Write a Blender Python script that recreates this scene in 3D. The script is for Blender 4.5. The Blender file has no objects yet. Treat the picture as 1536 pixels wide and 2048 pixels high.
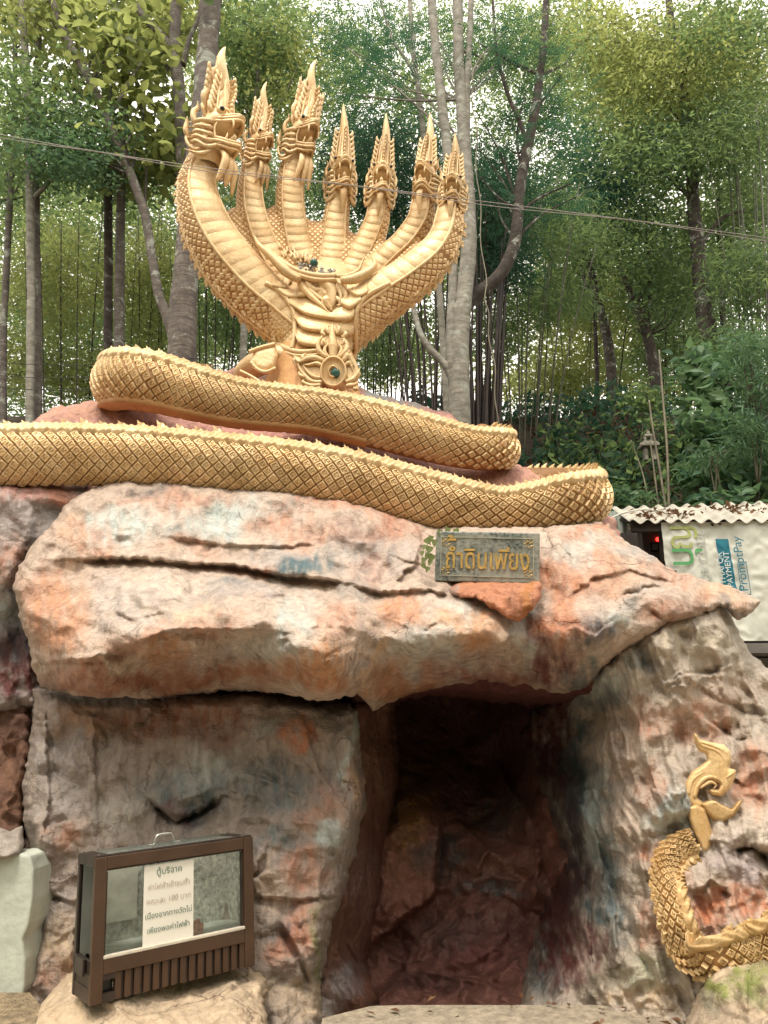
import bpy, math, random
import numpy as np
from mathutils import Vector, Matrix

R = math.radians
rng = np.random.default_rng(7)
random.seed(7)
scene = bpy.context.scene

# ------------------------------------------------------------------ camera
CAM_Z, PITCH, FPX = 1.5, 16.5, 1500.0
cam_d = bpy.data.cameras.new('camera')
cam_d.sensor_fit = 'VERTICAL'
cam_d.sensor_height = 24.0
cam_d.lens = 24.0 * FPX / 2048.0
cam_d.clip_start, cam_d.clip_end = 0.05, 2000.0
cam = bpy.data.objects.new('camera', cam_d)
scene.collection.objects.link(cam)
cam.location = (0, 0, CAM_Z)
cam.rotation_euler = (R(90 + PITCH), 0, 0)
scene.camera = cam

# ------------------------------------------------------------------ sky and sun
SUN_EL, SUN_AZ = 66.0, 200.0          # azimuth clockwise from +Y (view direction)
world = bpy.data.worlds.new('World')
scene.world = world
world.use_nodes = True
wt = world.node_tree
for n in list(wt.nodes):
    wt.nodes.remove(n)
w_out = wt.nodes.new('ShaderNodeOutputWorld')
w_bg = wt.nodes.new('ShaderNodeBackground')
w_sky = wt.nodes.new('ShaderNodeTexSky')
w_sky.sky_type = 'NISHITA'
w_sky.sun_disc = False
w_sky.sun_elevation = R(SUN_EL)
w_sky.sun_rotation = R(SUN_AZ)
w_sky.dust_density = 4.0
w_sky.air_density = 1.0
w_mix = wt.nodes.new('ShaderNodeMix')
w_mix.data_type = 'RGBA'
w_mix.inputs['Factor'].default_value = 0.80
w_mix.inputs['B'].default_value = (9.5, 8.85, 7.7, 1.0)      # the even white of a thin cloud cover
wt.links.new(w_sky.outputs[0], w_mix.inputs['A'])
wt.links.new(w_mix.outputs['Result'], w_bg.inputs['Color'])
w_bg.inputs['Strength'].default_value = 0.15
wt.links.new(w_bg.outputs[0], w_out.inputs['Surface'])

sun_d = bpy.data.lights.new('sun', 'SUN')
sun_d.energy = 1.25
sun_d.angle = R(12)
sun_d.color = (1.0, 0.93, 0.80)
sun = bpy.data.objects.new('sun', sun_d)
scene.collection.objects.link(sun)
_az, _el = R(SUN_AZ), R(SUN_EL)
_sd = Vector((math.sin(_az) * math.cos(_el), math.cos(_az) * math.cos(_el), math.sin(_el)))
sun.rotation_euler = _sd.to_track_quat('Z', 'Y').to_euler()
sun.location = (-4, -6, 12)

scene.view_settings.view_transform = 'Standard'
scene.view_settings.look = 'None'
scene.view_settings.gamma = 1.0
scene.view_settings.exposure = 0.95
scene.view_settings.use_curve_mapping = False
scene.render.engine = 'CYCLES'
cy = scene.cycles
cy.use_denoising = True
cy.sample_clamp_indirect = 4.0
cy.blur_glossy = 1.0
cy.max_bounces = 6
cy.diffuse_bounces = 4
cy.glossy_bounces = 2
cy.transmission_bounces = 4
cy.transparent_max_bounces = 6
cy.caustics_reflective = False
cy.caustics_refractive = False

# ------------------------------------------------------------------ geometry helpers
_cp, _sp = math.cos(R(PITCH)), math.sin(R(PITCH))


def PN(u, v, y):
    """world points at plane distance y on the lines of sight u, v (arrays)"""
    u, v, y = np.broadcast_arrays(np.asarray(u, float), np.asarray(v, float), np.asarray(y, float))
    a = (u - 768.0) / FPX
    b = (1024.0 - v) / FPX
    dy = _cp - b * _sp
    dz = _sp + b * _cp
    t = y / dy
    return np.stack([a * t, y, CAM_Z + dz * t], -1)


def P(u, v, y):
    return Vector(PN(u, v, y).tolist())


def PX(u, v, y):
    """metres per photo pixel there"""
    z = float(PN(u, v, y)[2])
    return (y * _cp + (z - CAM_Z) * _sp) / FPX


def empty(name, loc=(0, 0, 0)):
    o = bpy.data.objects.new(name, None)
    o.empty_display_size = 0.2
    scene.collection.objects.link(o)
    o.location = loc
    return o


def tag(o, label=None, cat=None, group=None, kind=None):
    if label:
        o['label'] = label
    if cat:
        o['category'] = cat
    if group:
        o['group'] = group
    if kind:
        o['kind'] = kind
    return o


def root_loc(o):
    while o.parent is not None:
        o = o.parent
    return np.array(o.location)


def fresh_mesh(name, V, F, mats=(), smooth=True):
    me = bpy.data.meshes.new(name)
    V = np.asarray(V, np.float32)
    if isinstance(F, np.ndarray):
        nf, k = F.shape
        me.vertices.add(len(V))
        me.vertices.foreach_set('co', V.ravel())
        me.loops.add(nf * k)
        me.loops.foreach_set('vertex_index', F.astype(np.int32).ravel())
        me.polygons.add(nf)
        me.polygons.foreach_set('loop_start', np.arange(0, nf * k, k, dtype=np.int32))
        me.update(calc_edges=True)
        me.validate(verbose=False)
    else:
        me.from_pydata(V.tolist(), [], F)
        me.update()
    if smooth and len(me.polygons):
        me.polygons.foreach_set('use_smooth', np.ones(len(me.polygons), bool))
    for m in (mats if isinstance(mats, (list, tuple)) else [mats]):
        me.materials.append(m)
    return me


def obj(name, V, F, mats, parent=None, smooth=True):
    """one mesh object; V in world coordinates"""
    V = np.asarray(V, float)
    if parent is not None:
        V = V - root_loc(parent)
    o = bpy.data.objects.new(name, fresh_mesh(name, V, F, mats, smooth))
    scene.collection.objects.link(o)
    if parent is not None:
        o.parent = parent
    return o


def place(name, me, M, parent):
    """an object that shares mesh me, standing at world matrix M under parent (whose chain is unrotated, root at root_loc)"""
    o = bpy.data.objects.new(name, me)
    scene.collection.objects.link(o)
    o.parent = parent
    o.matrix_local = Matrix.Translation(-Vector(root_loc(parent))) @ M
    return o


class MB:
    """collects shapes into one mesh"""

    def __init__(self):
        self.V, self.F, self.n = [], [], 0

    def add(self, V, F):
        V = np.asarray(V, float)
        self.V.append(V)
        n = self.n
        if isinstance(F, np.ndarray):
            F = F.tolist()
        self.F.extend([[i + n for i in f] for f in F])
        self.n += len(V)
        return self

    def build(self, name, mat, parent=None, smooth=True):
        return obj(name, np.concatenate(self.V), self.F, mat, parent, smooth)


def spline(pts, n):
    """Catmull-Rom through rows of any width, n samples"""
    p = np.asarray(pts, float)
    if len(p) == 2:
        t = np.linspace(0, 1, n)[:, None]
        return p[0] * (1 - t) + p[1] * t
    p = np.vstack([2 * p[0] - p[1], p, 2 * p[-1] - p[-2]])
    m = len(p) - 3
    t = np.linspace(0, m, n)
    i = np.minimum(t.astype(int), m - 1)
    f = (t - i)[:, None]
    a, b, c, d = p[i], p[i + 1], p[i + 2], p[i + 3]
    return 0.5 * (2 * b + (c - a) * f + (2 * a - 5 * b + 4 * c - d) * f * f + (3 * b - 3 * c + d - a) * f ** 3)


def norm(a):
    return a / np.maximum(np.linalg.norm(a, axis=-1, keepdims=True), 1e-9)


def frames(C, face=(0, -1, 0)):
    """tangent, face direction and side for each point of a path"""
    T = norm(np.gradient(C, axis=0))
    Fd = np.broadcast_to(np.asarray(face, float), C.shape)
    Fd = norm(Fd - (Fd * T).sum(-1, keepdims=True) * T)
    S = np.cross(T, Fd)
    return T, Fd, S


def tube(C, ra, rb=None, sides=8, face=(0, -1, 0), caps=True):
    """sweep: ra = radius along side, rb = radius along face"""
    C = np.asarray(C, float)
    n = len(C)
    ra = np.broadcast_to(np.asarray(ra, float), (n,))
    rb = ra if rb is None else np.broadcast_to(np.asarray(rb, float), (n,))
    T, Fd, S = frames(C, face)
    ph = np.linspace(0, 2 * np.pi, sides, endpoint=False)
    V = (C[:, None] + Fd[:, None] * (np.cos(ph)[None, :, None] * rb[:, None, None])
         + S[:, None] * (np.sin(ph)[None, :, None] * ra[:, None, None])).reshape(-1, 3)
    F = []
    for i in range(n - 1):
        for j in range(sides):
            k = (j + 1) % sides
            F.append([i * sides + j, i * sides + k, (i + 1) * sides + k, (i + 1) * sides + j])
    if caps:
        F.append(list(range(sides))[::-1])
        F.append([(n - 1) * sides + j for j in range(sides)])
    return V, F


def grid_faces(nr, nc, wrap=False):
    i, j = np.meshgrid(np.arange(nr - 1), np.arange(nc if wrap else nc - 1), indexing='ij')
    k = (j + 1) % nc
    return np.stack([i * nc + j, i * nc + k, (i + 1) * nc + k, (i + 1) * nc + j], -1).reshape(-1, 4)


def box(c, s, M=None):
    """box centred c with sizes s; optional matrix M applied to the points"""
    V = np.array([[x, y, z] for x in (-.5, .5) for y in (-.5, .5) for z in (-.5, .5)]) * np.asarray(s, float) + np.asarray(c, float)
    F = [[0, 1, 3, 2], [4, 6, 7, 5], [0, 4, 5, 1], [2, 3, 7, 6], [0, 2, 6, 4], [1, 5, 7, 3]]
    if M is not None:
        V = xf(M, V)
    return V, F


def xf(M, V):
    M = np.array(M)
    V = np.asarray(V, float)
    return V @ M[:3, :3].T + M[:3, 3]


# ------------------------------------------------------------------ noise (numpy)
_perm = np.random.default_rng(3).permutation(4096).astype(np.int64)
_grad = norm(np.random.default_rng(5).normal(size=(4096, 3)))


def _h(ix, iy, iz):
    return _perm[(ix + _perm[(iy + _perm[iz & 4095]) & 4095]) & 4095]


def pn(p):
    """Perlin noise of N x 3 points"""
    p = np.asarray(p, float)
    i = np.floor(p).astype(np.int64)
    f = p - i
    w = f * f * f * (f * (f * 6 - 15) + 10)
    out = 0
    for dx in (0, 1):
        for dy in (0, 1):
            for dz in (0, 1):
                g = _grad[_h(i[:, 0] + dx, i[:, 1] + dy, i[:, 2] + dz)]
                d = ((f - (dx, dy, dz)) * g).sum(-1)
                out = out + d * (w[:, 0] if dx else 1 - w[:, 0]) * (w[:, 1] if dy else 1 - w[:, 1]) * (w[:, 2] if dz else 1 - w[:, 2])
    return out * 1.6


def fbm(p, octaves=4, gain=0.5):
    a, s, o = 1.0, 0.0, 0.0
    p = np.asarray(p, float)
    for k in range(octaves):
        o = o + a * pn(p + 17.3 * k)
        s += a
        a *= gain
        p = p * 2.03
    return o / s


def facet(a, b, cell, seed=0, tilt=1.0, k=1.1):
    """piecewise tilted planes with sharp creases, about 0..1"""
    r = np.random.default_rng(100 + seed)
    tab = r.random((1024, 5))
    x, y = a / cell, b / cell
    ix, iy = np.floor(x).astype(int), np.floor(y).astype(int)
    best = np.full(x.shape, -9.0)
    for dx in (-1, 0, 1):
        for dy in (-1, 0, 1):
            cx, cyy = ix + dx, iy + dy
            t = tab[(cx * 73 + cyy * 179 + seed * 31) & 1023]
            px, py = x - cx - t[..., 0], y - cyy - t[..., 1]
            v = t[..., 2] * 0.6 + tilt * ((t[..., 3] - .5) * px + (t[..., 4] - .5) * py) - k * (px * px + py * py) * 0.5
            best = np.maximum(best, v)
    return best


def seg_dist(u, v, poly, closed=False):
    """distance to a polyline, plus signed side of the nearest segment"""
    d = np.full(u.shape, 1e9)
    side = np.zeros(u.shape)
    par = np.zeros(u.shape)
    m = len(poly)
    for i in range(m if closed else m - 1):
        ax, ay = poly[i]
        bx, by = poly[(i + 1) % m]
        ex, ey = bx - ax, by - ay
        L = ex * ex + ey * ey + 1e-9
        t = np.clip(((u - ax) * ex + (v - ay) * ey) / L, 0, 1)
        qx, qy = u - ax - t * ex, v - ay - t * ey
        q = np.hypot(qx, qy)
        m_ = q < d
        d = np.where(m_, q, d)
        side = np.where(m_, np.sign(ex * qy - ey * qx), side)
        par = np.where(m_, (i + t) / max(1, m - 1), par)
    return d, side, par


def inside(u, v, poly):
    c = np.zeros(u.shape, bool)
    m = len(poly)
    for i in range(m):
        x0, y0 = poly[i]
        x1, y1 = poly[(i + 1) % m]
        if y0 == y1:
            continue
        h = (y0 > v) != (y1 > v)
        c ^= h & (u < (x1 - x0) * (v - y0) / (y1 - y0) + x0)
    return c


def rbf(ctrl):
    c = np.asarray(ctrl, float)
    n = len(c)
    X = c[:, :2] / 500.0
    K = np.linalg.norm(X[:, None] - X[None], axis=-1)
    A = np.zeros((n + 3, n + 3))
    A[:n, :n] = K
    A[:n, n], A[:n, n + 1:] = 1, X
    A[n, :n], A[n + 1:, :n] = 1, X.T
    w = np.linalg.lstsq(A, np.concatenate([c[:, 2], np.zeros(3)]), rcond=None)[0]

    def f(u, v):
        x, y = np.asarray(u) / 500.0, np.asarray(v) / 500.0
        o = w[n] + w[n + 1] * x + w[n + 2] * y
        for i in range(n):
            o = o + w[i] * np.sqrt((x - X[i, 0]) ** 2 + (y - X[i, 1]) ** 2 + 0.0006)
        return o
    return f


# ------------------------------------------------------------------ materials
def new_mat(name):
    m = bpy.data.materials.new(name)
    m.use_nodes = True
    nt = m.node_tree
    b = nt.nodes['Principled BSDF']
    return m, nt, b


def nd(nt, t, **kw):
    n = nt.nodes.new(t)
    for k, v in kw.items():
        if k in n.inputs:
            n.inputs[k].default_value = v
        else:
            setattr(n, k, v)
    return n


def ramp(nt, fac, stops):
    r = nt.nodes.new('ShaderNodeValToRGB')
    el = r.color_ramp.elements
    while len(el) < len(stops):
        el.new(0.5)
    for e, (p, c) in zip(el, stops):
        e.position = p
        e.color = (*c, 1) if len(c) == 3 else c
    nt.links.new(fac, r.inputs[0])
    return r.outputs[0]


def mix(nt, a, b, fac, mode='MIX'):
    m = nt.nodes.new('ShaderNodeMix')
    m.data_type = 'RGBA'
    m.blend_type = mode
    for s, x in (('A', a), ('B', b), ('Factor', fac)):
        i = m.inputs[s]
        if hasattr(x, 'links'):
            nt.links.new(x, i)
        else:
            i.default_value = (*x, 1) if isinstance(x, tuple) and len(x) == 3 else x
    return m.outputs['Result']


def bump(nt, h, strength=0.3, dist=0.02, prev=None):
    b = nt.nodes.new('ShaderNodeBump')
    b.inputs['Strength'].default_value = strength
    b.inputs['Distance'].default_value = dist
    nt.links.new(h, b.inputs['Height'])
    if prev is not None:
        nt.links.new(prev, b.inputs['Normal'])
    return b.outputs[0]


def simple_mat(name, col, rough=0.6, metal=0.0, var=0.15, scale=12.0, bmp=0.15, bd=0.01, spec=None):
    m, nt, b = new_mat(name)
    tc = nd(nt, 'ShaderNodeTexCoord')
    n = nd(nt, 'ShaderNodeTexNoise', Scale=scale, Detail=6.0, Roughness=0.6)
    nt.links.new(tc.outputs['Object'], n.inputs['Vector'])
    dark = tuple(c * (1 - var * 2) for c in col)
    lite = tuple(min(1, c * (1 + var)) for c in col)
    c = ramp(nt, n.outputs['Fac'], [(0.3, dark), (0.7, lite)])
    nt.links.new(c, b.inputs['Base Color'])
    b.inputs['Roughness'].default_value = rough
    b.inputs['Metallic'].default_value = metal
    if spec is not None:
        b.inputs['Specular IOR Level'].default_value = spec
    if bmp:
        n2 = nd(nt, 'ShaderNodeTexNoise', Scale=scale * 4, Detail=4.0)
        nt.links.new(tc.outputs['Object'], n2.inputs['Vector'])
        nt.links.new(bump(nt, n2.outputs['Fac'], bmp, bd), b.inputs['Normal'])
    return m


def rock_material():
    m, nt, b = new_mat('painted_cement_rock')
    L = nt.links.new
    at = nd(nt, 'ShaderNodeAttribute', attribute_name='paint')
    geo = nd(nt, 'ShaderNodeNewGeometry')
    pos = geo.outputs['Position']
    # mottling
    n1 = nd(nt, 'ShaderNodeTexNoise', Scale=7.0, Detail=8.0, Roughness=0.68, Distortion=0.6)
    L(pos, n1.inputs['Vector'])
    c = mix(nt, at.outputs['Color'], ramp(nt, n1.outputs['Fac'], [(0.28, (0.40, 0.34, 0.33)), (0.46, (1, 1, 1)), (0.72, (1.3, 1.26, 1.22))]), 0.38, 'MULTIPLY')
    # brushed vertical streaks of thin paint
    mp = nd(nt, 'ShaderNodeMapping')
    mp.inputs['Scale'].default_value = (17, 17, 1.8)
    mp.inputs['Rotation'].default_value = (0.1, 0.12, 0.3)
    L(pos, mp.inputs['Vector'])
    n2 = nd(nt, 'ShaderNodeTexNoise', Scale=1.0, Detail=5.0, Roughness=0.6, Distortion=0.8)
    L(mp.outputs[0], n2.inputs['Vector'])
    c = mix(nt, c, ramp(nt, n2.outputs['Fac'], [(0.36, (0.50, 0.49, 0.50)), (0.50, (1, 1, 1)), (0.66, (1.4, 1.4, 1.38))]), 0.5, 'MULTIPLY')
    # spray speckle and pale scuffs
    n3 = nd(nt, 'ShaderNodeTexNoise', Scale=160.0, Detail=2.0)
    L(pos, n3.inputs['Vector'])
    c = mix(nt, c, ramp(nt, n3.outputs['Fac'], [(0.3, (0.72, 0.7, 0.7)), (0.5, (1, 1, 1)), (0.75, (1.2, 1.2, 1.2))]), 0.45, 'MULTIPLY')
    n4 = nd(nt, 'ShaderNodeTexNoise', Scale=3.3, Detail=10.0, Roughness=0.75, Distortion=1.5)
    L(pos, n4.inputs['Vector'])
    sc = ramp(nt, n4.outputs['Fac'], [(0.62, (0, 0, 0)), (0.72, (.55, .55, .55))])
    c = mix(nt, c, (0.47, 0.43, 0.38), sc)
    c2 = mix(nt, at.outputs['Color'], c, 0.86)
    # hairline cracks
    nw = nd(nt, 'ShaderNodeTexNoise', Scale=2.5, Detail=5.0, Roughness=0.7)
    L(pos, nw.inputs['Vector'])
    wv = mix(nt, pos, nw.outputs['Color'], 0.28, 'ADD')
    vo = nd(nt, 'ShaderNodeTexVoronoi', Scale=1.7)
    vo.feature = 'DISTANCE_TO_EDGE'
    L(wv, vo.inputs['Vector'])
    cr = ramp(nt, vo.outputs['Distance'], [(0.0, (0, 0, 0)), (0.010, (1, 1, 1))])
    nm = nd(nt, 'ShaderNodeTexNoise', Scale=1.6, Detail=2.0)
    L(pos, nm.inputs['Vector'])
    crm = ramp(nt, nm.outputs['Fac'], [(0.54, (1, 1, 1)), (0.64, (0, 0, 0))])
    cr2 = mix(nt, cr, (1, 1, 1), crm)
    c2 = mix(nt, c2, mix(nt, (0.14, 0.09, 0.07), c2, cr2), 0.7)
    L(c2, b.inputs['Base Color'])
    b.inputs['Roughness'].default_value = 0.62
    b.inputs['Specular IOR Level'].default_value = 0.35
    # relief
    nb1 = nd(nt, 'ShaderNodeTexNoise', Scale=11.0, Detail=9.0, Roughness=0.62, Distortion=0.9)
    L(pos, nb1.inputs['Vector'])
    nb2 = nd(nt, 'ShaderNodeTexVoronoi', Scale=14.0)
    L(wv, nb2.inputs['Vector'])
    mp2 = nd(nt, 'ShaderNodeMapping')
    mp2.inputs['Scale'].default_value = (9, 14, 60)
    mp2.inputs['Rotation'].default_value = (0.5, 0.9, 0.2)
    L(pos, mp2.inputs['Vector'])
    n5 = nd(nt, 'ShaderNodeTexNoise', Scale=1.0, Detail=7.0, Roughness=0.7, Distortion=1.2)
    L(mp2.outputs[0], n5.inputs['Vector'])
    n6 = nd(nt, 'ShaderNodeTexNoise', Scale=55.0, Detail=6.0, Roughness=0.75)
    L(pos, n6.inputs['Vector'])
    # pressed creases where the trowel folded the cement
    mp3 = nd(nt, 'ShaderNodeMapping')
    mp3.inputs['Scale'].default_value = (1.0, 1.0, 0.55)
    mp3.inputs['Rotation'].default_value = (0.2, 0.5, 0.1)
    L(wv, mp3.inputs['Vector'])
    v3 = nd(nt, 'ShaderNodeTexVoronoi', Scale=6.5)
    v3.feature = 'DISTANCE_TO_EDGE'
    L(mp3.outputs[0], v3.inputs['Vector'])
    v4 = nd(nt, 'ShaderNodeTexVoronoi', Scale=4.2)
    L(mp3.outputs[0], v4.inputs['Vector'])
    e3 = ramp(nt, v3.outputs['Distance'], [(0.0, (0, 0, 0)), (0.16, (1, 1, 1))])
    nor = bump(nt, e3, 0.28, 0.02)
    nor = bump(nt, v4.outputs['Distance'], 0.5, 0.06, nor)
    nor = bump(nt, nb1.outputs['Fac'], 0.5, 0.05, nor)
    nor = bump(nt, n5.outputs['Fac'], 0.45, 0.02, nor)
    nor = bump(nt, n6.outputs['Fac'], 0.3, 0.010, nor)
    nor = bump(nt, nb2.outputs['Distance'], 0.22, 0.02, nor)
    nor = bump(nt, n3.outputs['Fac'], 0.3, 0.004, nor)
    nor = bump(nt, n2.outputs['Fac'], 0.3, 0.012, nor)
    nor = bump(nt, cr2, 0.6, 0.012, nor)
    L(nor, b.inputs['Normal'])
    return m


M_ROCK = rock_material()
# ------------------------------------------------------------------ the cement rock of the grotto
SALMON, ORANGE, CREAM, GREY, DGREY, TEAL, PTEAL, BROWN, MAROON, TAN, PINK, RUST, MOSS = (
    (0.48, 0.25, 0.17), (0.48, 0.195, 0.105), (0.50, 0.39, 0.315), (0.36, 0.32, 0.30), (0.10, 0.10, 0.11), (0.09, 0.14, 0.155),
    (0.47, 0.51, 0.48), (0.27, 0.12, 0.07), (0.13, 0.045, 0.04), (0.56, 0.43, 0.30), (0.52, 0.27, 0.22), (0.47, 0.20, 0.11), (0.22, 0.24, 0.07))

grotto = empty('cave_grotto', (0.2, 4.9, 0))
tag(grotto, 'painted cement rock grotto with a dark cave opening, under the golden naga', 'grotto')


def rock_part(name, poly, ctrl, rim=(60, 0.5), base=CREAM, paint=(), steps=(), cracks=(), blobs=(), step=3.0,
              warp=7.0, rough=1.0, seed=0, root=None, rim_pow=2.0, fac=(0.15, 0.10, 0.042, 0.009), mat=None, flow=None, open_px=()):
    """a sheet of modelled cement: outline in sight lines, depth from control points, rolled rim, folds, cracks"""
    poly = [tuple(p) for p in poly]
    pu, pv = [p[0] for p in poly], [p[1] for p in poly]
    us = np.arange(min(pu) - 12, max(pu) + 12, step)
    vs = np.arange(min(pv) - 12, max(pv) + 12, step)
    U, W = np.meshgrid(us, vs)
    u, v = U.ravel(), W.ravel()
    q = np.stack([u / 500, v / 500, np.full(u.shape, seed * 3.7)], -1)
    d, _, _ = seg_dist(u, v, poly, True)
    sd = np.where(inside(u, v, poly), d, -d)
    sd = sd + warp * fbm(q * 12, 4) + warp * 0.5 * pn(q * 40)
    f = rbf(ctrl)
    wu = u + 34 * fbm(q * 3.1 + 5, 3)
    wv = v + 34 * fbm(q * 3.1 + 9, 3)
    y = f(u, v)
    t = np.clip(1 - sd / rim[0], 0, 1)
    y = y + rim[1] * (1 - np.sqrt(np.clip(1 - t ** rim_pow, 0, 1)))
    # folded planes of hand-troweled cement
    y = y - rough * fac[0] * (facet(wu, wv * 1.25, 150, seed) - 0.3)
    y = y - rough * fac[1] * (facet(wu + 0.4 * wv, wv - 0.3 * wu, 62, seed + 3) - 0.3)
    y = y - rough * fac[2] * (facet(wu - 0.5 * wv, wv, 27, seed + 5) - 0.3)
    y = y - rough * fac[3] * (facet(wu + 0.7 * wv, wv * 1.2, 12, seed + 7) - 0.3)
    if flow is not None:                      # long folds running down the face
        an, am, cell = flow
        fx = (wu * math.cos(an) + wv * math.sin(an)) / cell
        fy = (-wu * math.sin(an) + wv * math.cos(an)) / (cell * 5)
        y = y - am * (1 - 2.2 * np.abs(pn(np.stack([fx, fy, q[:, 2]], -1)))) - am * .5 * (1 - 2.2 * np.abs(pn(np.stack([fx * 2.3, fy * 2, q[:, 2] + 4], -1))))
    y = y - rough * 0.05 * fbm(q * 5.5 + 3, 5, 0.55) - rough * 0.03 * (1 - np.abs(pn(q * 9 + 2)) * 2.4)
    for (bu, bv, ru, rv, amp) in blobs:
        g = np.exp(-(((u - bu) / ru) ** 2 + ((v - bv) / rv) ** 2))
        y = y - amp * g
    wq = 5 * pn(q * 30 + 1)
    for (pl, amp, width) in steps:            # a slab edge: proud on the right-hand side of the line, fading over width
        dd, side, par = seg_dist(u + wq, v + wq, pl)
        bl_ = 0.5 + 0.5 * np.tanh(dd * side / 2.2)
        prof = bl_ * np.exp(-dd / width) - (1 - bl_) * 0.35 * np.exp(-dd / (width * 0.25))
        y = y - 1.15 * amp * prof * np.clip(np.minimum(par, 1 - par) * 8, 0.15, 1)
    for (pl, amp, width) in cracks:
        dd, side, par = seg_dist(u + wq, v + wq, pl)
        y = y + amp * np.exp(-(dd / width) ** 2) * np.clip(np.minimum(par, 1 - par) * 8, 0.2, 1)
    # trim the outline to the contour
    ok = (sd > -step * 1.2).reshape(U.shape)
    gd = sd.reshape(U.shape)
    gy, gx = np.gradient(gd, step)
    gl = np.maximum(np.hypot(gx, gy), 0.3)
    neg = np.clip(-gd, 0, step * 1.5)
    Uc = (U + gx / gl ** 2 * neg).ravel()
    Vc = (W + gy / gl ** 2 * neg).ravel()
    pos = PN(Uc, Vc, y)
    F = grid_faces(*U.shape)
    okf = ok.ravel()[F].all(1) & (sd[F].max(1) > 0)
    F = F[okf]
    used = np.unique(F)
    rem = np.full(len(pos), -1)
    rem[used] = np.arange(len(used))
    # pigments
    col = np.zeros((len(used), 3)) + np.array(base)
    uu, vv = u[used], v[used]
    qq = q[used]
    w1 = fbm(qq * 6 + 20, 4) * 60
    w2 = fbm(qq * 6 + 40, 4) * 60
    fine = fbm(qq * np.array([90, 40, 1]) + 60, 3)
    for (bu, bv, ru, rv, c, s) in paint:
        g = ((uu + w1 - bu) / ru) ** 2 + ((vv + w2 - bv) / rv) ** 2
        g = 1 / (1 + np.exp((np.sqrt(g) - 0.85) * 7.0)) * s
        g = np.clip(g * (1 + 1.5 * fbm(qq * np.array([34, 14, 1]) + bu * .013, 4) + .5 * fine), 0, 1)[:, None]
        col = col * (1 - g) + np.array(c) * g
    o = obj(name, pos[used], rem[F], mat or M_ROCK, root or grotto)
    ca = o.data.color_attributes.new('paint', 'FLOAT_COLOR', 'POINT')
    buf = np.ones((len(used), 4), np.float32)
    buf[:, :3] = np.clip(col, 0, 1)
    ca.data.foreach_set('color', buf.ravel())
    return o


# rear sloping top the serpent lies on
rock_part('rock_top', [(-200, 860), (60, 845), (110, 815), (200, 800), (330, 790), (430, 745), (470, 736), (600, 742), (700, 765), (760, 790),
                       (905, 828), (925, 850), (1030, 930), (1075, 943), (1120, 960), (1230, 1040), (1250, 1110), (1100, 1130), (600, 1080), (-200, 1060)],
          [(-200, 840, 6.2), (-200, 1060, 5.3), (300, 1060, 5.3), (300, 800, 6.2), (550, 745, 7.0), (620, 800, 6.2), (900, 830, 6.5), (900, 1060, 5.3),
           (1080, 950, 6.0), (1240, 1090, 5.5)], rim=(16, 0.5), base=PINK, rough=0.5, seed=1,
          paint=[(140, 820, 120, 30, SALMON, .9), (560, 755, 150, 30, SALMON, .8), (800, 800, 140, 22, GREY, .9), (1000, 965, 160, 40, SALMON, .9),
                 (300, 860, 160, 40, PINK, .8), (760, 780, 40, 30, PTEAL, .8)])

# left shoulder in the shade behind the big ledge
rock_part('left_shoulder', [(-220, 960), (60, 965), (180, 965), (200, 1010), (140, 1080), (60, 1110), (45, 1180), (80, 1300), (95, 1420), (30, 1430), (-220, 1440)],
          [(-200, 960, 5.2), (180, 960, 5.3), (110, 1020, 5.15), (0, 1080, 4.95), (-200, 1080, 4.8), (0, 1250, 5.2), (60, 1400, 5.2), (-200, 1400, 5.0)],
          rim=(40, 0.4), base=GREY, seed=2, blobs=[(100, 1030, 50, 35, -0.18)],
          paint=[(60, 980, 130, 40, PINK, .8), (30, 1110, 60, 60, SALMON, .7), (20, 1230, 40, 60, PTEAL, .6), (20, 1330, 90, 70, MAROON, .9), (40, 1290, 60, 30, DGREY, .6),
                 (150, 985, 50, 25, ORANGE, .5)])

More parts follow.
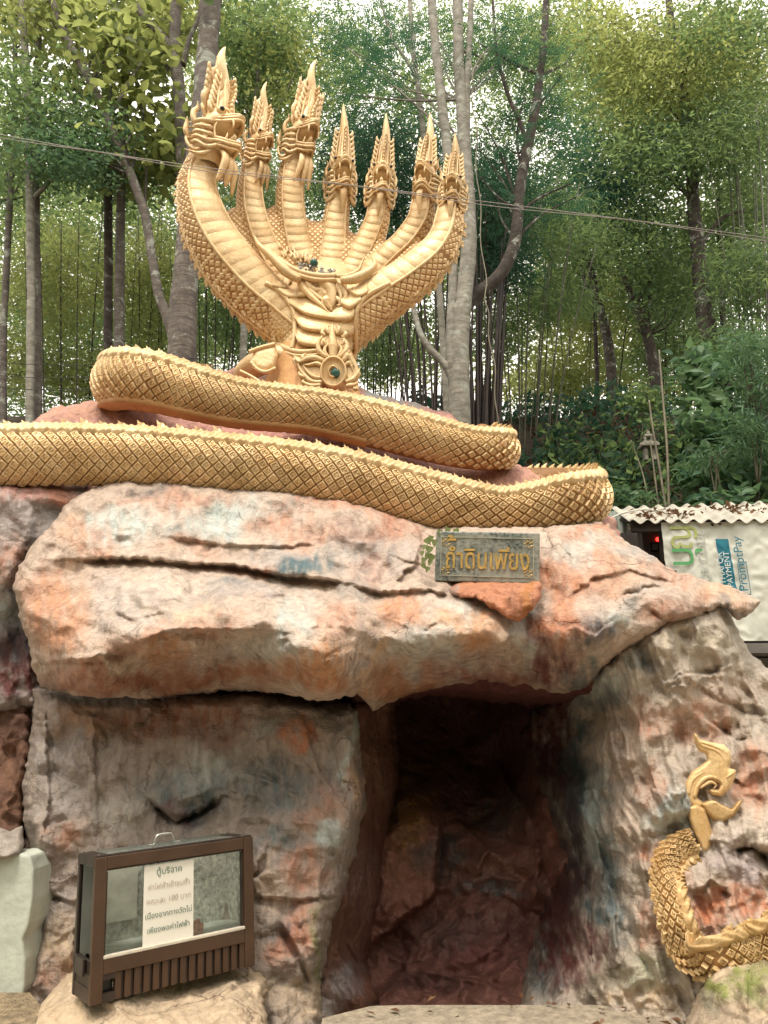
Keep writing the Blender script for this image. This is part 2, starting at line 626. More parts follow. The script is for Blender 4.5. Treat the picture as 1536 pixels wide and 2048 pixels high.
# the roof slab over the cave: one modelled mass from the left shoulder to the point at right
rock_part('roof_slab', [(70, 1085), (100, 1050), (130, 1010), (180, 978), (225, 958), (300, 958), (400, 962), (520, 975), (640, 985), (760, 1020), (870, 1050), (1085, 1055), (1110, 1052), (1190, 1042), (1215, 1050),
                        (1260, 1088), (1300, 1110), (1350, 1140), (1400, 1158), (1450, 1170), (1500, 1188), (1520, 1203), (1508, 1222), (1472, 1243), (1455, 1225), (1440, 1212), (1400, 1235), (1340, 1250), (1290, 1275),
                        (1240, 1310), (1200, 1345), (1180, 1372), (1130, 1388), (1060, 1380), (1040, 1374), (960, 1362), (880, 1374), (820, 1388), (775, 1408), (744, 1424), (733, 1402), (715, 1388), (655, 1402), (610, 1398),
                        (560, 1386), (480, 1382), (400, 1386), (300, 1396), (200, 1398), (110, 1385), (78, 1372), (62, 1330), (58, 1280), (36, 1220), (22, 1170), (45, 1120)],
          [(100, 1080, 4.75), (230, 965, 5.12), (450, 965, 5.15), (640, 990, 5.15), (860, 1060, 5.2), (150, 1135, 4.62), (300, 1105, 4.60), (450, 1060, 4.75), (480, 1140, 4.58), (600, 1140, 4.50), (700, 1060, 4.75),
           (680, 1165, 4.45), (820, 1150, 4.55), (50, 1170, 4.5), (75, 1300, 4.4), (90, 1380, 4.7), (200, 1150, 4.52), (200, 1210, 4.25), (130, 1290, 4.10), (190, 1345, 4.02), (180, 1390, 4.4),
           (300, 1270, 3.95), (300, 1330, 4.25), (300, 1392, 4.75), (400, 1190, 4.4), (400, 1258, 3.95), (400, 1320, 4.25), (400, 1385, 4.75), (500, 1240, 4.0), (500, 1330, 4.3), (520, 1382, 4.75), (585, 1285, 3.86),
           (600, 1200, 4.25), (680, 1230, 4.08), (660, 1320, 3.90), (650, 1398, 4.25), (725, 1300, 4.2), (720, 1384, 4.4), (560, 1360, 4.4),
           (750, 1200, 4.42), (750, 1300, 4.36), (752, 1410, 4.75), (820, 1210, 4.32), (820, 1290, 4.12), (810, 1385, 4.8), (900, 1200, 4.35), (900, 1275, 4.02), (900, 1325, 4.35), (900, 1372, 4.8), (980, 1250, 4.06),
           (1015, 1275, 4.14), (980, 1320, 4.4), (980, 1360, 4.8), (1052, 1250, 4.44), (1055, 1330, 4.45), (1000, 1190, 4.5), (1048, 1372, 4.85),
           (1080, 1075, 4.78), (1200, 1055, 5.1), (1100, 1180, 4.48), (1200, 1120, 4.65), (1300, 1125, 4.75), (1280, 1180, 4.32), (1180, 1220, 4.12), (1105, 1280, 4.12), (1160, 1310, 4.15), (1110, 1375, 4.7),
           (1180, 1352, 4.55), (1260, 1260, 4.2), (1360, 1195, 4.26), (1340, 1240, 4.25), (1420, 1175, 4.5), (1430, 1210, 4.3), (1510, 1203, 4.5), (1470, 1230, 4.35), (960, 1100, 4.7)],
          rim=(24, 0.30), base=CREAM, seed=4, rough=.95, fac=(0.22, 0.11, 0.040, 0.009),
          steps=[([(150, 1120), (270, 1118), (380, 1128), (470, 1132), (560, 1152), (640, 1158), (690, 1165)], -0.17, 34),
                 ([(640, 1085), (560, 1095), (450, 1090), (330, 1075)], 0.05, 30), ([(830, 1040), (845, 1090), (830, 1130), (790, 1165)], 0.09, 30),
                 ([(700, 1170), (760, 1185), (860, 1180), (900, 1190)], -0.07, 26), ([(130, 1010), (160, 1060), (200, 1120)], 0.05, 40),
                 ([(660, 1040), (700, 1080), (780, 1085), (830, 1060)], 0.05, 25),
                 ([(90, 1325), (190, 1318), (280, 1285), (340, 1262), (450, 1262), (560, 1265)], -0.11, 55),
                 ([(570, 1268), (590, 1300), (606, 1360), (622, 1392)], -0.07, 34), ([(300, 1180), (400, 1200), (480, 1195)], 0.03, 30),
                 ([(500, 1200), (620, 1198)], 0.03, 14), ([(240, 1240), (330, 1225)], -0.02, 16),
                 ([(790, 1240), (850, 1262), (900, 1250), (960, 1255)], 0.04, 26), ([(1030, 1265), (990, 1300), (960, 1340)], 0.05, 30), ([(830, 1330), (790, 1370), (755, 1420)], 0.05, 20),
                 ([(1130, 1200), (1180, 1160), (1260, 1140), (1290, 1150), (1360, 1165), (1370, 1155)], -0.05, 30), ([(1240, 1195), (1290, 1180), (1330, 1178), (1365, 1155)], 0.06, 20),
                 ([(1420, 1180), (1410, 1230)], -0.04, 14), ([(1300, 1220), (1345, 1252)], -0.03, 12), ([(1110, 1260), (1150, 1250), (1190, 1270), (1230, 1240)], 0.05, 26),
                 ([(1180, 1090), (1250, 1100), (1290, 1125)], 0.04, 20)],
          cracks=[([(160, 1122), (300, 1118), (440, 1132), (560, 1152), (640, 1158)], 0.06, 5), ([(210, 1045), (230, 1060), (280, 1062)], 0.02, 5),
                  ([(230, 1228), (260, 1240), (275, 1250)], 0.03, 4), ([(500, 1196), (560, 1196), (630, 1199)], 0.03, 4), ([(620, 1258), (670, 1256)], 0.03, 4),
                  ([(570, 1290), (600, 1360), (640, 1390)], 0.03, 5), ([(640, 1320), (700, 1290)], 0.02, 5), ([(180, 1270), (225, 1266)], 0.02, 4),
                  ([(790, 1250), (850, 1262), (880, 1245)], 0.025, 4), ([(1020, 1270), (1040, 1340), (1030, 1365)], 0.05, 6),
                  ([(1240, 1196), (1290, 1178), (1335, 1176), (1365, 1152)], 0.05, 4), ([(1300, 1220), (1345, 1252)], 0.03, 4), ([(1180, 1082), (1230, 1095), (1250, 1100)], 0.03, 4)],
          blobs=[(590, 1125, 70, 26, 0.06), (440, 1035, 50, 30, -0.08), (170, 1090, 50, 40, 0.06), (480, 1115, 60, 16, -.05), (585, 1292, 22, 18, 0.05), (330, 1350, 90, 26, -0.07), (480, 1330, 60, 30, -0.05), (150, 1340, 26, 30, 0.06)],
          paint=[(240, 1050, 90, 45, PTEAL, .75), (450, 1040, 60, 40, PTEAL, .8), (530, 1010, 90, 30, PTEAL, .5), (350, 1000, 130, 25, SALMON, .55), (690, 1000, 160, 26, SALMON, .7),
                 (560, 1110, 90, 20, GREY, .7), (600, 1135, 75, 26, TEAL, .75), (490, 1130, 60, 14, BROWN, .7), (720, 1060, 60, 30, MAROON, .35), (770, 1070, 60, 30, BROWN, .5),
                 (800, 1040, 60, 30, SALMON, .7), (640, 1075, 90, 25, SALMON, .5), (190, 1080, 40, 40, ORANGE, .45), (700, 1110, 60, 40, GREY, .6), (780, 1110, 60, 40, GREY, .5),
                 (720, 1175, 60, 20, TEAL, .35), (1000, 1160, 120, 40, CREAM, .7), (290, 975, 50, 18, DGREY, .45), (380, 1100, 60, 20, SALMON, .4),
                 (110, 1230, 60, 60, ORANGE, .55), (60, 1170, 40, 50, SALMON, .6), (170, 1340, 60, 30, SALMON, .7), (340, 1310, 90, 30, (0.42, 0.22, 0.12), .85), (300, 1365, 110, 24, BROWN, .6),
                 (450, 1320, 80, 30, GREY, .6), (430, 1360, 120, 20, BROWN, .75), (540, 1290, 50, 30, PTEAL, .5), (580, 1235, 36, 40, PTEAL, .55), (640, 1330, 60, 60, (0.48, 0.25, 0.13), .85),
                 (680, 1240, 50, 50, SALMON, .6), (730, 1320, 18, 60, DGREY, .5), (400, 1250, 110, 18, SALMON, .6), (120, 1370, 50, 18, DGREY, .6), (480, 1175, 70, 16, GREY, .6),
                 (460, 1160, 60, 10, TEAL, .4), (250, 1190, 60, 40, GREY, .45), (260, 1280, 70, 20, SALMON, .5), (360, 1220, 90, 30, TAN, .5),
                 (800, 1250, 40, 30, SALMON, .7), (930, 1250, 80, 36, (0.56, 0.33, 0.2), .8), (860, 1310, 120, 40, PTEAL, .45), (800, 1380, 60, 40, (0.42, 0.24, 0.13), .7), (920, 1340, 110, 30, GREY, .7),
                 (960, 1300, 50, 30, BROWN, .45), (1050, 1270, 24, 70, PTEAL, .7), (1075, 1290, 10, 80, MAROON, .6), (1000, 1355, 60, 18, BROWN, .4), (740, 1320, 16, 60, (0.6, .42, .28), .6), (960, 1215, 60, 20, PTEAL, .5),
                 (1110, 1140, 60, 40, ORANGE, .4), (1180, 1150, 70, 50, SALMON, .55), (1120, 1250, 70, 50, (0.42, 0.18, 0.10), .85), (1100, 1330, 70, 50, MAROON, .8), (1180, 1270, 50, 50, DGREY, .65),
                 (1240, 1240, 40, 30, PTEAL, .7), (1260, 1100, 50, 16, GREY, .7), (1180, 1065, 60, 16, ORANGE, .6), (1430, 1190, 70, 26, (0.58, .36, .24), .8), (1370, 1210, 60, 26, BROWN, .6),
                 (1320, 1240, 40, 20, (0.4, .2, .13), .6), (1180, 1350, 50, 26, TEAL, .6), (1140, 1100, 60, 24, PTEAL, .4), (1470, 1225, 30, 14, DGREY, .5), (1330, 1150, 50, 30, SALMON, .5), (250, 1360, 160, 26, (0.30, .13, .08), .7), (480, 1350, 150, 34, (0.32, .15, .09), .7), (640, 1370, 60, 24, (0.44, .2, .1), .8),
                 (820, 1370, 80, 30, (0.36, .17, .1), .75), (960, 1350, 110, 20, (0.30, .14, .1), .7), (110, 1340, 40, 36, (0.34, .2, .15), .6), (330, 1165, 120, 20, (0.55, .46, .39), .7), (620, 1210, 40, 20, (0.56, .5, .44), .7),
                 (890, 1215, 80, 24, (0.56, .48, .41), .6), (300, 1020, 90, 20, (0.54, .49, .44), .6), (980, 1130, 130, 50, (0.50, .33, .24), .5), (1250, 1160, 60, 30, (0.52, .34, .24), .6), (740, 1140, 40, 30, (0.40, .25, .2), .6), (120, 1210, 70, 90, (0.52, .27, .16), .7), (260, 1220, 90, 50, (0.47, .40, .36), .6), (430, 1195, 70, 20, (0.36, .31, .29), .6), (530, 1180, 80, 20, (0.40, .34, .31), .6),
                 (800, 1230, 50, 40, (0.52, .26, .15), .7), (960, 1270, 50, 30, (0.5, .26, .14), .7), (850, 1270, 70, 30, (0.44, .43, .39), .6), (1120, 1180, 50, 60, (0.5, .24, .14), .7), (1210, 1150, 60, 30, (0.5, .27, .17), .6),
                 (1290, 1110, 60, 16, (0.38, .34, .31), .6), (1270, 1200, 60, 26, (0.38, .35, .32), .6), (560, 1045, 70, 30, (0.48, .27, .19), .6), (150, 1060, 40, 40, (0.5, .3, .2), .6), (380, 1060, 60, 24, (0.42, .43, .40), .6)])

# rusty lump under the plaque
rock_part('plaque_rest', [(885, 1176), (920, 1163), (1000, 1163), (1050, 1166), (1078, 1160), (1086, 1172), (1082, 1192), (1062, 1222), (1042, 1244), (1015, 1236), (985, 1218), (950, 1196), (905, 1192)],
          [(885, 1178, 4.45), (950, 1165, 4.38), (950, 1192, 4.12), (1050, 1165, 4.30), (1060, 1190, 4.0), (1035, 1235, 4.15), (1080, 1185, 4.15)],
          rim=(14, 0.12), base=RUST, seed=8, step=2.4, warp=5, paint=[(900, 1180, 26, 20, GREY, .8), (1020, 1190, 20, 16, BROWN, .5), (1060, 1200, 20, 30, (0.42, .17, .05), .7)],
          steps=[([(930, 1188), (970, 1200), (990, 1190), (1030, 1195)], 0.04, 10)])

# right flank down to the ground
rock_part('right_flank', [(1185, 1340), (1225, 1285), (1290, 1240), (1340, 1222), (1400, 1205), (1440, 1198), (1458, 1224), (1475, 1260), (1500, 1305), (1536, 1335), (1600, 1370), (1760, 1500), (1760, 2200),
                          (1200, 2200), (1030, 2030), (1045, 1960), (1058, 1880), (1075, 1820), (1082, 1740), (1070, 1660), (1078, 1600), (1062, 1540), (1040, 1470), (1060, 1420), (1120, 1390)],
          [(1200, 1350, 4.62), (1300, 1270, 4.42), (1440, 1215, 4.55), (1240, 1290, 4.5), (1400, 1215, 4.5), (1500, 1310, 4.7), (1600, 1400, 4.85), (1760, 1600, 4.7), (1300, 1400, 4.42), (1420, 1400, 4.38), (1250, 1550, 4.5), (1400, 1650, 4.22),
           (1536, 1700, 4.05), (1300, 1800, 4.25), (1300, 1990, 4.25), (1450, 1900, 3.95), (1150, 1480, 5.35), (1080, 1500, 6.3), (1140, 1650, 5.25), (1090, 1700, 6.2), (1150, 1850, 5.0), (1075, 1850, 5.7),
           (1180, 1990, 4.45), (1050, 2000, 4.9), (1210, 1650, 4.55), (1760, 2150, 3.6), (1300, 2150, 4.1), (1080, 1430, 6.2), (1200, 1420, 5.0)],
          rim=(30, 0.5), base=(0.47, 0.40, 0.33), seed=12, rough=1.15, flow=(-0.35, 0.045, 38),
          steps=[([(1060, 1420), (1100, 1500), (1160, 1600), (1200, 1700), (1230, 1800), (1240, 1990)], 0.05, 26), ([(1110, 1430), (1150, 1500), (1190, 1600), (1215, 1690), (1220, 1800)], -0.06, 24),
                 ([(1080, 1620), (1110, 1690), (1140, 1740), (1170, 1730)], 0.10, 20), ([(1180, 1560), (1215, 1600), (1225, 1660), (1205, 1760)], -0.07, 16),
                 ([(1080, 1560), (1130, 1640), (1170, 1760), (1190, 1990)], 0.07, 22), ([(1075, 1840), (1110, 1900), (1130, 2000)], 0.06, 16),
                 ([(1300, 1370), (1360, 1345), (1420, 1350), (1470, 1320)], 0.05, 22), ([(1330, 1380), (1420, 1350)], 0.03, 10),
                 ([(1260, 1560), (1340, 1590), (1370, 1570), (1380, 1590)], 0.06, 22), ([(1400, 1430), (1470, 1480), (1536, 1500)], 0.04, 26),
                 ([(1380, 1360), (1440, 1400), (1536, 1420)], -0.03, 20), ([(1470, 1700), (1500, 1690), (1560, 1730)], -0.09, 26), ([(1240, 1640), (1280, 1700), (1300, 1780)], 0.04, 26),
                 ([(1390, 1790), (1420, 1760), (1460, 1790), (1440, 1850)], -0.05, 18)],
          cracks=[([(1420, 1440), (1470, 1480), (1500, 1478)], 0.03, 4), ([(1440, 1395), (1490, 1425), (1536, 1430)], 0.03, 4), ([(1470, 1700), (1500, 1692), (1540, 1715)], 0.06, 7),
                  ([(1300, 1370), (1380, 1345), (1440, 1340)], 0.03, 4)],
          blobs=[(1340, 1600, 50, 60, 0.05), (1150, 1460, 30, 40, 0.06), (1290, 1320, 36, 18, -0.05), (1240, 1500, 50, 60, 0.06)],
          paint=[(1380, 1290, 110, 40, (0.50, .43, .34), .7), (1290, 1320, 50, 18, TEAL, .6), (1400, 1430, 60, 50, RUST, .5), (1300, 1440, 60, 60, SALMON, .55), (1460, 1380, 80, 50, CREAM, .8),
                 (1240, 1560, 36, 240, CREAM, .75), (1340, 1620, 50, 50, PTEAL, .7), (1290, 1700, 36, 40, SALMON, .6), (1350, 1730, 40, 50, RUST, .6), (1500, 1560, 60, 70, RUST, .6),
                 (1420, 1830, 60, 60, RUST, .8), (1500, 1800, 40, 60, ORANGE, .75), (1470, 1720, 60, 50, (0.40, .33, .31), .8), (1130, 1480, 40, 60, PTEAL, .6), (1170, 1600, 50, 90, TEAL, .75),
                 (1120, 1560, 30, 80, DGREY, .8), (1200, 1690, 30, 60, PTEAL, .75), (1130, 1780, 40, 90, MAROON, .85), (1220, 1800, 40, 100, TEAL, .45), (1160, 1900, 60, 90, MAROON, .65),
                 (1090, 1700, 24, 90, DGREY, .8), (1090, 1930, 40, 90, TEAL, .7), (1210, 1950, 40, 60, (0.2, .17, .12), .7), (1300, 1940, 60, 60, (0.42, .42, .30), .7), (1310, 1850, 40, 60, SALMON, .55),
                 (1290, 2010, 90, 30, TAN, .6), (1115, 1500, 50, 110, MAROON, .95), (1160, 1560, 30, 130, TEAL, .8), (1140, 1720, 44, 150, (0.10, .08, .085), .85), (1110, 1860, 50, 130, MAROON, .9), (1195, 1620, 20, 110, PTEAL, .9), (1210, 1760, 24, 110, TEAL, .6), (1060, 1450, 30, 60, MAROON, .9), (1110, 1400, 60, 26, MAROON, .8), (1200, 1400, 60, 36, TEAL, .6), (1240, 1370, 60, 40, PTEAL, .6), (1300, 1570, 30, 40, SALMON, .5)])

# left wall under the ledge
rock_part('left_wall', [(64, 1376), (200, 1385), (420, 1385), (600, 1390), (700, 1408), (716, 1420), (722, 1480), (730, 1560), (734, 1610), (722, 1650), (715, 1700), (690, 1780), (668, 1840), (655, 1900),
                        (652, 1980), (655, 2120), (30, 2120), (46, 1990), (50, 1920), (66, 1840), (66, 1720), (45, 1650), (40, 1570), (56, 1500), (66, 1430)],
          [(75, 1400, 4.85), (70, 1600, 4.75), (80, 1900, 4.6), (80, 2100, 4.4), (250, 1400, 4.85), (250, 1600, 4.7), (350, 1560, 4.75), (340, 1630, 4.72), (400, 1700, 4.62), (560, 1450, 4.8), (560, 1650, 4.62), (690, 1430, 4.8),
           (710, 1580, 4.7), (640, 1700, 4.5), (600, 1850, 4.42), (590, 1990, 4.45), (640, 1950, 4.5), (700, 1700, 4.75), (300, 1900, 4.6), (600, 2110, 4.35), (300, 2100, 4.35)],
          rim=(34, 0.5), base=(0.33, 0.27, 0.23), seed=15, rough=0.9, flow=(-0.08, 0.012, 40),
          steps=[([(90, 1400), (100, 1600), (80, 1700)], 0.04, 40), ([(190, 1420), (192, 1520), (195, 1640)], 0.03, 40), ([(300, 1600), (350, 1642), (380, 1630), (450, 1592)], -0.09, 24),
                 ([(490, 1545), (540, 1560), (595, 1590)], 0.05, 26), ([(455, 1540), (540, 1440)], 0.03, 20), ([(600, 1420), (640, 1540), (680, 1600)], 0.03, 30),
                 ([(60, 1700), (100, 1650), (150, 1640)], 0.04, 30), ([(60, 1770), (130, 1800)], -0.06, 14), ([(590, 1500), (650, 1570)], -0.03, 16), ([(520, 1750), (470, 1790), (600, 1800), (680, 1790)], -0.05, 24),
                 ([(560, 1840), (600, 1910), (625, 1980)], -0.05, 18), ([(540, 1680), (500, 1760), (580, 1720)], 0.05, 24), ([(650, 1640), (670, 1700), (660, 1720)], -0.04, 16),
                 ([(580, 1930), (612, 1890), (640, 1892)], 0.03, 12), ([(100, 1880), (150, 1850), (140, 1950)], 0.05, 20)],
          cracks=[([(300, 1605), (340, 1640), (380, 1638), (450, 1595)], 0.07, 6), ([(455, 1545), (500, 1490), (540, 1450)], 0.025, 4), ([(600, 1805), (605, 1860), (612, 1920)], 0.02, 3),
                  ([(190, 1440), (215, 1470), (218, 1500)], 0.03, 4), ([(560, 1860), (590, 1910), (625, 1970)], 0.04, 6), ([(595, 1530), (595, 1560)], 0.02, 4), ([(60, 1770), (130, 1803)], 0.04, 4),
                  ([(100, 1470), (112, 1560)], 0.015, 4)],
          blobs=[(350, 1590, 60, 30, 0.05), (100, 1690, 40, 36, 0.06), (560, 1640, 50, 40, 0.05), (670, 1680, 30, 36, 0.05)],
          paint=[(350, 1440, 240, 50, BROWN, .65), (160, 1450, 50, 60, (0.40, .24, .15), .6), (520, 1450, 60, 36, PTEAL, .4), (590, 1475, 40, 30, ORANGE, .7), (370, 1590, 110, 50, TEAL, .6),
                 (430, 1540, 80, 50, PTEAL, .4), (550, 1580, 90, 50, TEAL, .5), (340, 1615, 50, 26, MAROON, .45), (120, 1520, 70, 110, GREY, .7), (240, 1620, 80, 60, (0.42, .38, .33), .7),
                 (130, 1660, 40, 36, SALMON, .7), (700, 1480, 14, 120, PTEAL, .8), (670, 1500, 16, 100, GREY, .7), (640, 1620, 50, 60, SALMON, .5), (715, 1570, 14, 60, (0.55, .38, .26), .7),
                 (560, 1700, 60, 40, TEAL, .6), (610, 1740, 50, 50, SALMON, .65), (530, 1760, 40, 60, CREAM, .7), (660, 1670, 30, 40, PTEAL, .8), (600, 1860, 50, 60, SALMON, .75),
                 (560, 1880, 30, 40, ORANGE, .45), (560, 1990, 50, 50, (0.40, .31, .22), .7), (620, 1990, 40, 50, TAN, .7), (645, 1900, 12, 90, MOSS, .5), (120, 1900, 50, 70, TAN, .6),
                 (80, 1800, 50, 50, GREY, .8), (120, 1960, 50, 50, SALMON, .4), (540, 1850, 40, 40, DGREY, .5), (690, 1700, 20, 70, GREY, .6)])

# the inner jamb left of the opening, and the walls of the cave
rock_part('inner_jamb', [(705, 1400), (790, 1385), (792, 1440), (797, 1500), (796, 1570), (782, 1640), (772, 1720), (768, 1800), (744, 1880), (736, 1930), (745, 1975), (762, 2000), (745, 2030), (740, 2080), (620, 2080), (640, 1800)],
          [(720, 1400, 5.25), (785, 1400, 5.8), (740, 1500, 5.25), (790, 1500, 5.8), (720, 1700, 5.2), (770, 1700, 5.7), (700, 1850, 5.1), (735, 1930, 5.4), (660, 1900, 4.9), (700, 1950, 4.85),
           (755, 1990, 5.0), (700, 2020, 4.8), (650, 2080, 4.7)],
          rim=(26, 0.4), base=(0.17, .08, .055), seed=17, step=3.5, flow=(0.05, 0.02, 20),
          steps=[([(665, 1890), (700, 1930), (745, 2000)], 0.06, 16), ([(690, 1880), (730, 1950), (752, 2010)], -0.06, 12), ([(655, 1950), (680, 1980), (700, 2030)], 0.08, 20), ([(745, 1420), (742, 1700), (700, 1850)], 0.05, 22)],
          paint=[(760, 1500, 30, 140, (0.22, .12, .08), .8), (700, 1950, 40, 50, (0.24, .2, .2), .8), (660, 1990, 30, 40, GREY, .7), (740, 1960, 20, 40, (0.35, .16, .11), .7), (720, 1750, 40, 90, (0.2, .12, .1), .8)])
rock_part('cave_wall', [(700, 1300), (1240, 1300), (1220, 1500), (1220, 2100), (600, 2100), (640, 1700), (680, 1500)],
          [(780, 1400, 7.6), (800, 1560, 6.4), (850, 1640, 5.9), (790, 1720, 5.8), (740, 1850, 5.6), (860, 1740, 6.0), (885, 1560, 6.9), (920, 1480, 8.0), (930, 1620, 6.8), (1000, 1520, 7.6), (1050, 1450, 6.6),
           (1080, 1600, 5.9), (960, 1700, 6.1), (870, 1800, 6.0), (1040, 1760, 5.9), (950, 1850, 5.95), (1060, 1900, 5.8), (900, 1950, 5.65), (1000, 1990, 5.40), (760, 1960, 5.8), (720, 2090, 4.9), (1080, 2090, 4.85),
           (800, 2020, 5.28), (900, 2020, 5.25), (1040, 2020, 5.2), (860, 1420, 8.3), (960, 1400, 8.3), (1100, 1380, 6.2)],
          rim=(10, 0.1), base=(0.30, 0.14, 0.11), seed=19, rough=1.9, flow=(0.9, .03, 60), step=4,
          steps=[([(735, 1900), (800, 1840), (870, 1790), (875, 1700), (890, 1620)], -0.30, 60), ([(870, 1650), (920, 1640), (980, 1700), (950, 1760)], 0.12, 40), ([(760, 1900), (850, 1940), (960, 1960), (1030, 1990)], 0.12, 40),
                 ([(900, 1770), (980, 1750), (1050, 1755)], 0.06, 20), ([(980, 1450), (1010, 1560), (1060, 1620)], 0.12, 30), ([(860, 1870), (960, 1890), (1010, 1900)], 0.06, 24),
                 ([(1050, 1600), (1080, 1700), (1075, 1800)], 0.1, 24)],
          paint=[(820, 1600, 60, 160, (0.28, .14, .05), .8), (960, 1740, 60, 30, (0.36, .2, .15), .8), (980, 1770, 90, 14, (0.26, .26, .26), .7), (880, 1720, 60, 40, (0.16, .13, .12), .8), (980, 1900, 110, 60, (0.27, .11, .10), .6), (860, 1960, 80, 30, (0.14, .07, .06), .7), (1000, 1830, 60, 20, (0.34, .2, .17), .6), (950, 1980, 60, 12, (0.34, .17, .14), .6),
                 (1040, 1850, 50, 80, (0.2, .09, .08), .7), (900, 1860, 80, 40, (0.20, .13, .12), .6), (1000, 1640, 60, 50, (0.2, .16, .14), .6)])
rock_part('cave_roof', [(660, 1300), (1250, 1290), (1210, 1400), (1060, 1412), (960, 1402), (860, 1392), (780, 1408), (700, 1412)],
          [(720, 1400, 4.9), (780, 1400, 5.0), (900, 1390, 5.2), (1000, 1400, 5.3), (1150, 1395, 4.9), (720, 1330, 4.85), (1000, 1330, 4.85), (1200, 1340, 4.75)],
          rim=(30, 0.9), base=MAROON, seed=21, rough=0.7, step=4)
# pitch-dark shaft behind: the rock goes on back, so no light comes in from behind
mb = MB()
for c_, s_ in (((0.3, 9.0, 1.2), (3.6, 0.2, 2.8)), ((-1.4, 7.1, 1.2), (.2, 3.9, 2.8)), ((1.95, 7.1, 1.2), (.2, 3.9, 2.8)), ((0.3, 7.2, 2.52), (3.2, 3.5, .2))):
    mb.add(*box(c_, s_))
mb.build('rock_core', simple_mat('rock_core_cement', (.16, .10, .08), rough=.9, var=.3, scale=3, bmp=.5, bd=.05), grotto, smooth=False)

# low stony apron under the donation box
apron = tag(empty('sandstone_boulder', (-1.4, 3.8, 0)), 'low tan boulder at the foot of the left wall, under the donation box', 'boulder')
rock_part('boulder_face', [(86, 2005), (130, 1950), (180, 1915), (330, 1925), (430, 1915), (505, 1900), (530, 1910), (536, 1960), (530, 2010), (540, 2140), (0, 2160), (40, 2080)],
          [(100, 2010, 4.05), (180, 1930, 4.35), (350, 1935, 4.45), (520, 1915, 4.5), (200, 2016, 3.90), (350, 1985, 4.15), (500, 1960, 4.28), (528, 1960, 4.3), (480, 2010, 4.0), (300, 2060, 3.8), (520, 2080, 3.8), (60, 2100, 3.8)],
          rim=(22, 0.25), base=TAN, seed=23, rough=0.7, step=3, root=apron, blobs=[(230, 1995, 60, 18, 0.06), (480, 1960, 30, 40, .04)],
          steps=[([(200, 2010), (300, 1975), (330, 1950), (400, 1960)], 0.06, 24), ([(420, 1990), (470, 1960), (500, 1990)], 0.04, 20)],
          cracks=[([(330, 1998), (370, 1975), (385, 1950)], 0.04, 7), ([(440, 2010), (470, 1975), (495, 1955)], 0.03, 5)],
          paint=[(240, 1985, 70, 24, (0.55, .5, .42), .7), (470, 1970, 40, 40, (0.40, .33, .25), .5), (120, 2030, 60, 40, (0.60, .45, .30), .6)])
moss = tag(empty('mossy_boulder', (2.0, 3.9, 0)), 'low boulder with green moss in the lower right corner, under the golden tail', 'boulder')
rock_part('boulder_face', [(1372, 2040), (1395, 1990), (1410, 1955), (1440, 1925), (1490, 1905), (1560, 1900), (1740, 1900), (1740, 2160), (1360, 2160)],
          [(1390, 2010, 3.85), (1440, 1930, 3.85), (1560, 1905, 3.85), (1450, 1990, 3.6), (1540, 1960, 3.55), (1460, 2060, 3.5), (1700, 1920, 3.8), (1700, 2100, 3.4)],
          rim=(16, 0.2), base=(0.42, .33, .24), seed=25, rough=0.7, step=3, root=moss,
          paint=[(1470, 1965, 70, 36, MOSS, .95), (1540, 1940, 60, 26, (0.26, .27, .10), .9), (1420, 2000, 24, 30, (0.3, .28, .2), .7), (1500, 2020, 40, 20, TAN, .8), (1440, 1930, 60, 12, TAN, .8), (1520, 2000, 60, 20, (0.28, .28, .14), .5)])
# ------------------------------------------------------------------ the golden naga
from mathutils.bvhtree import BVHTree


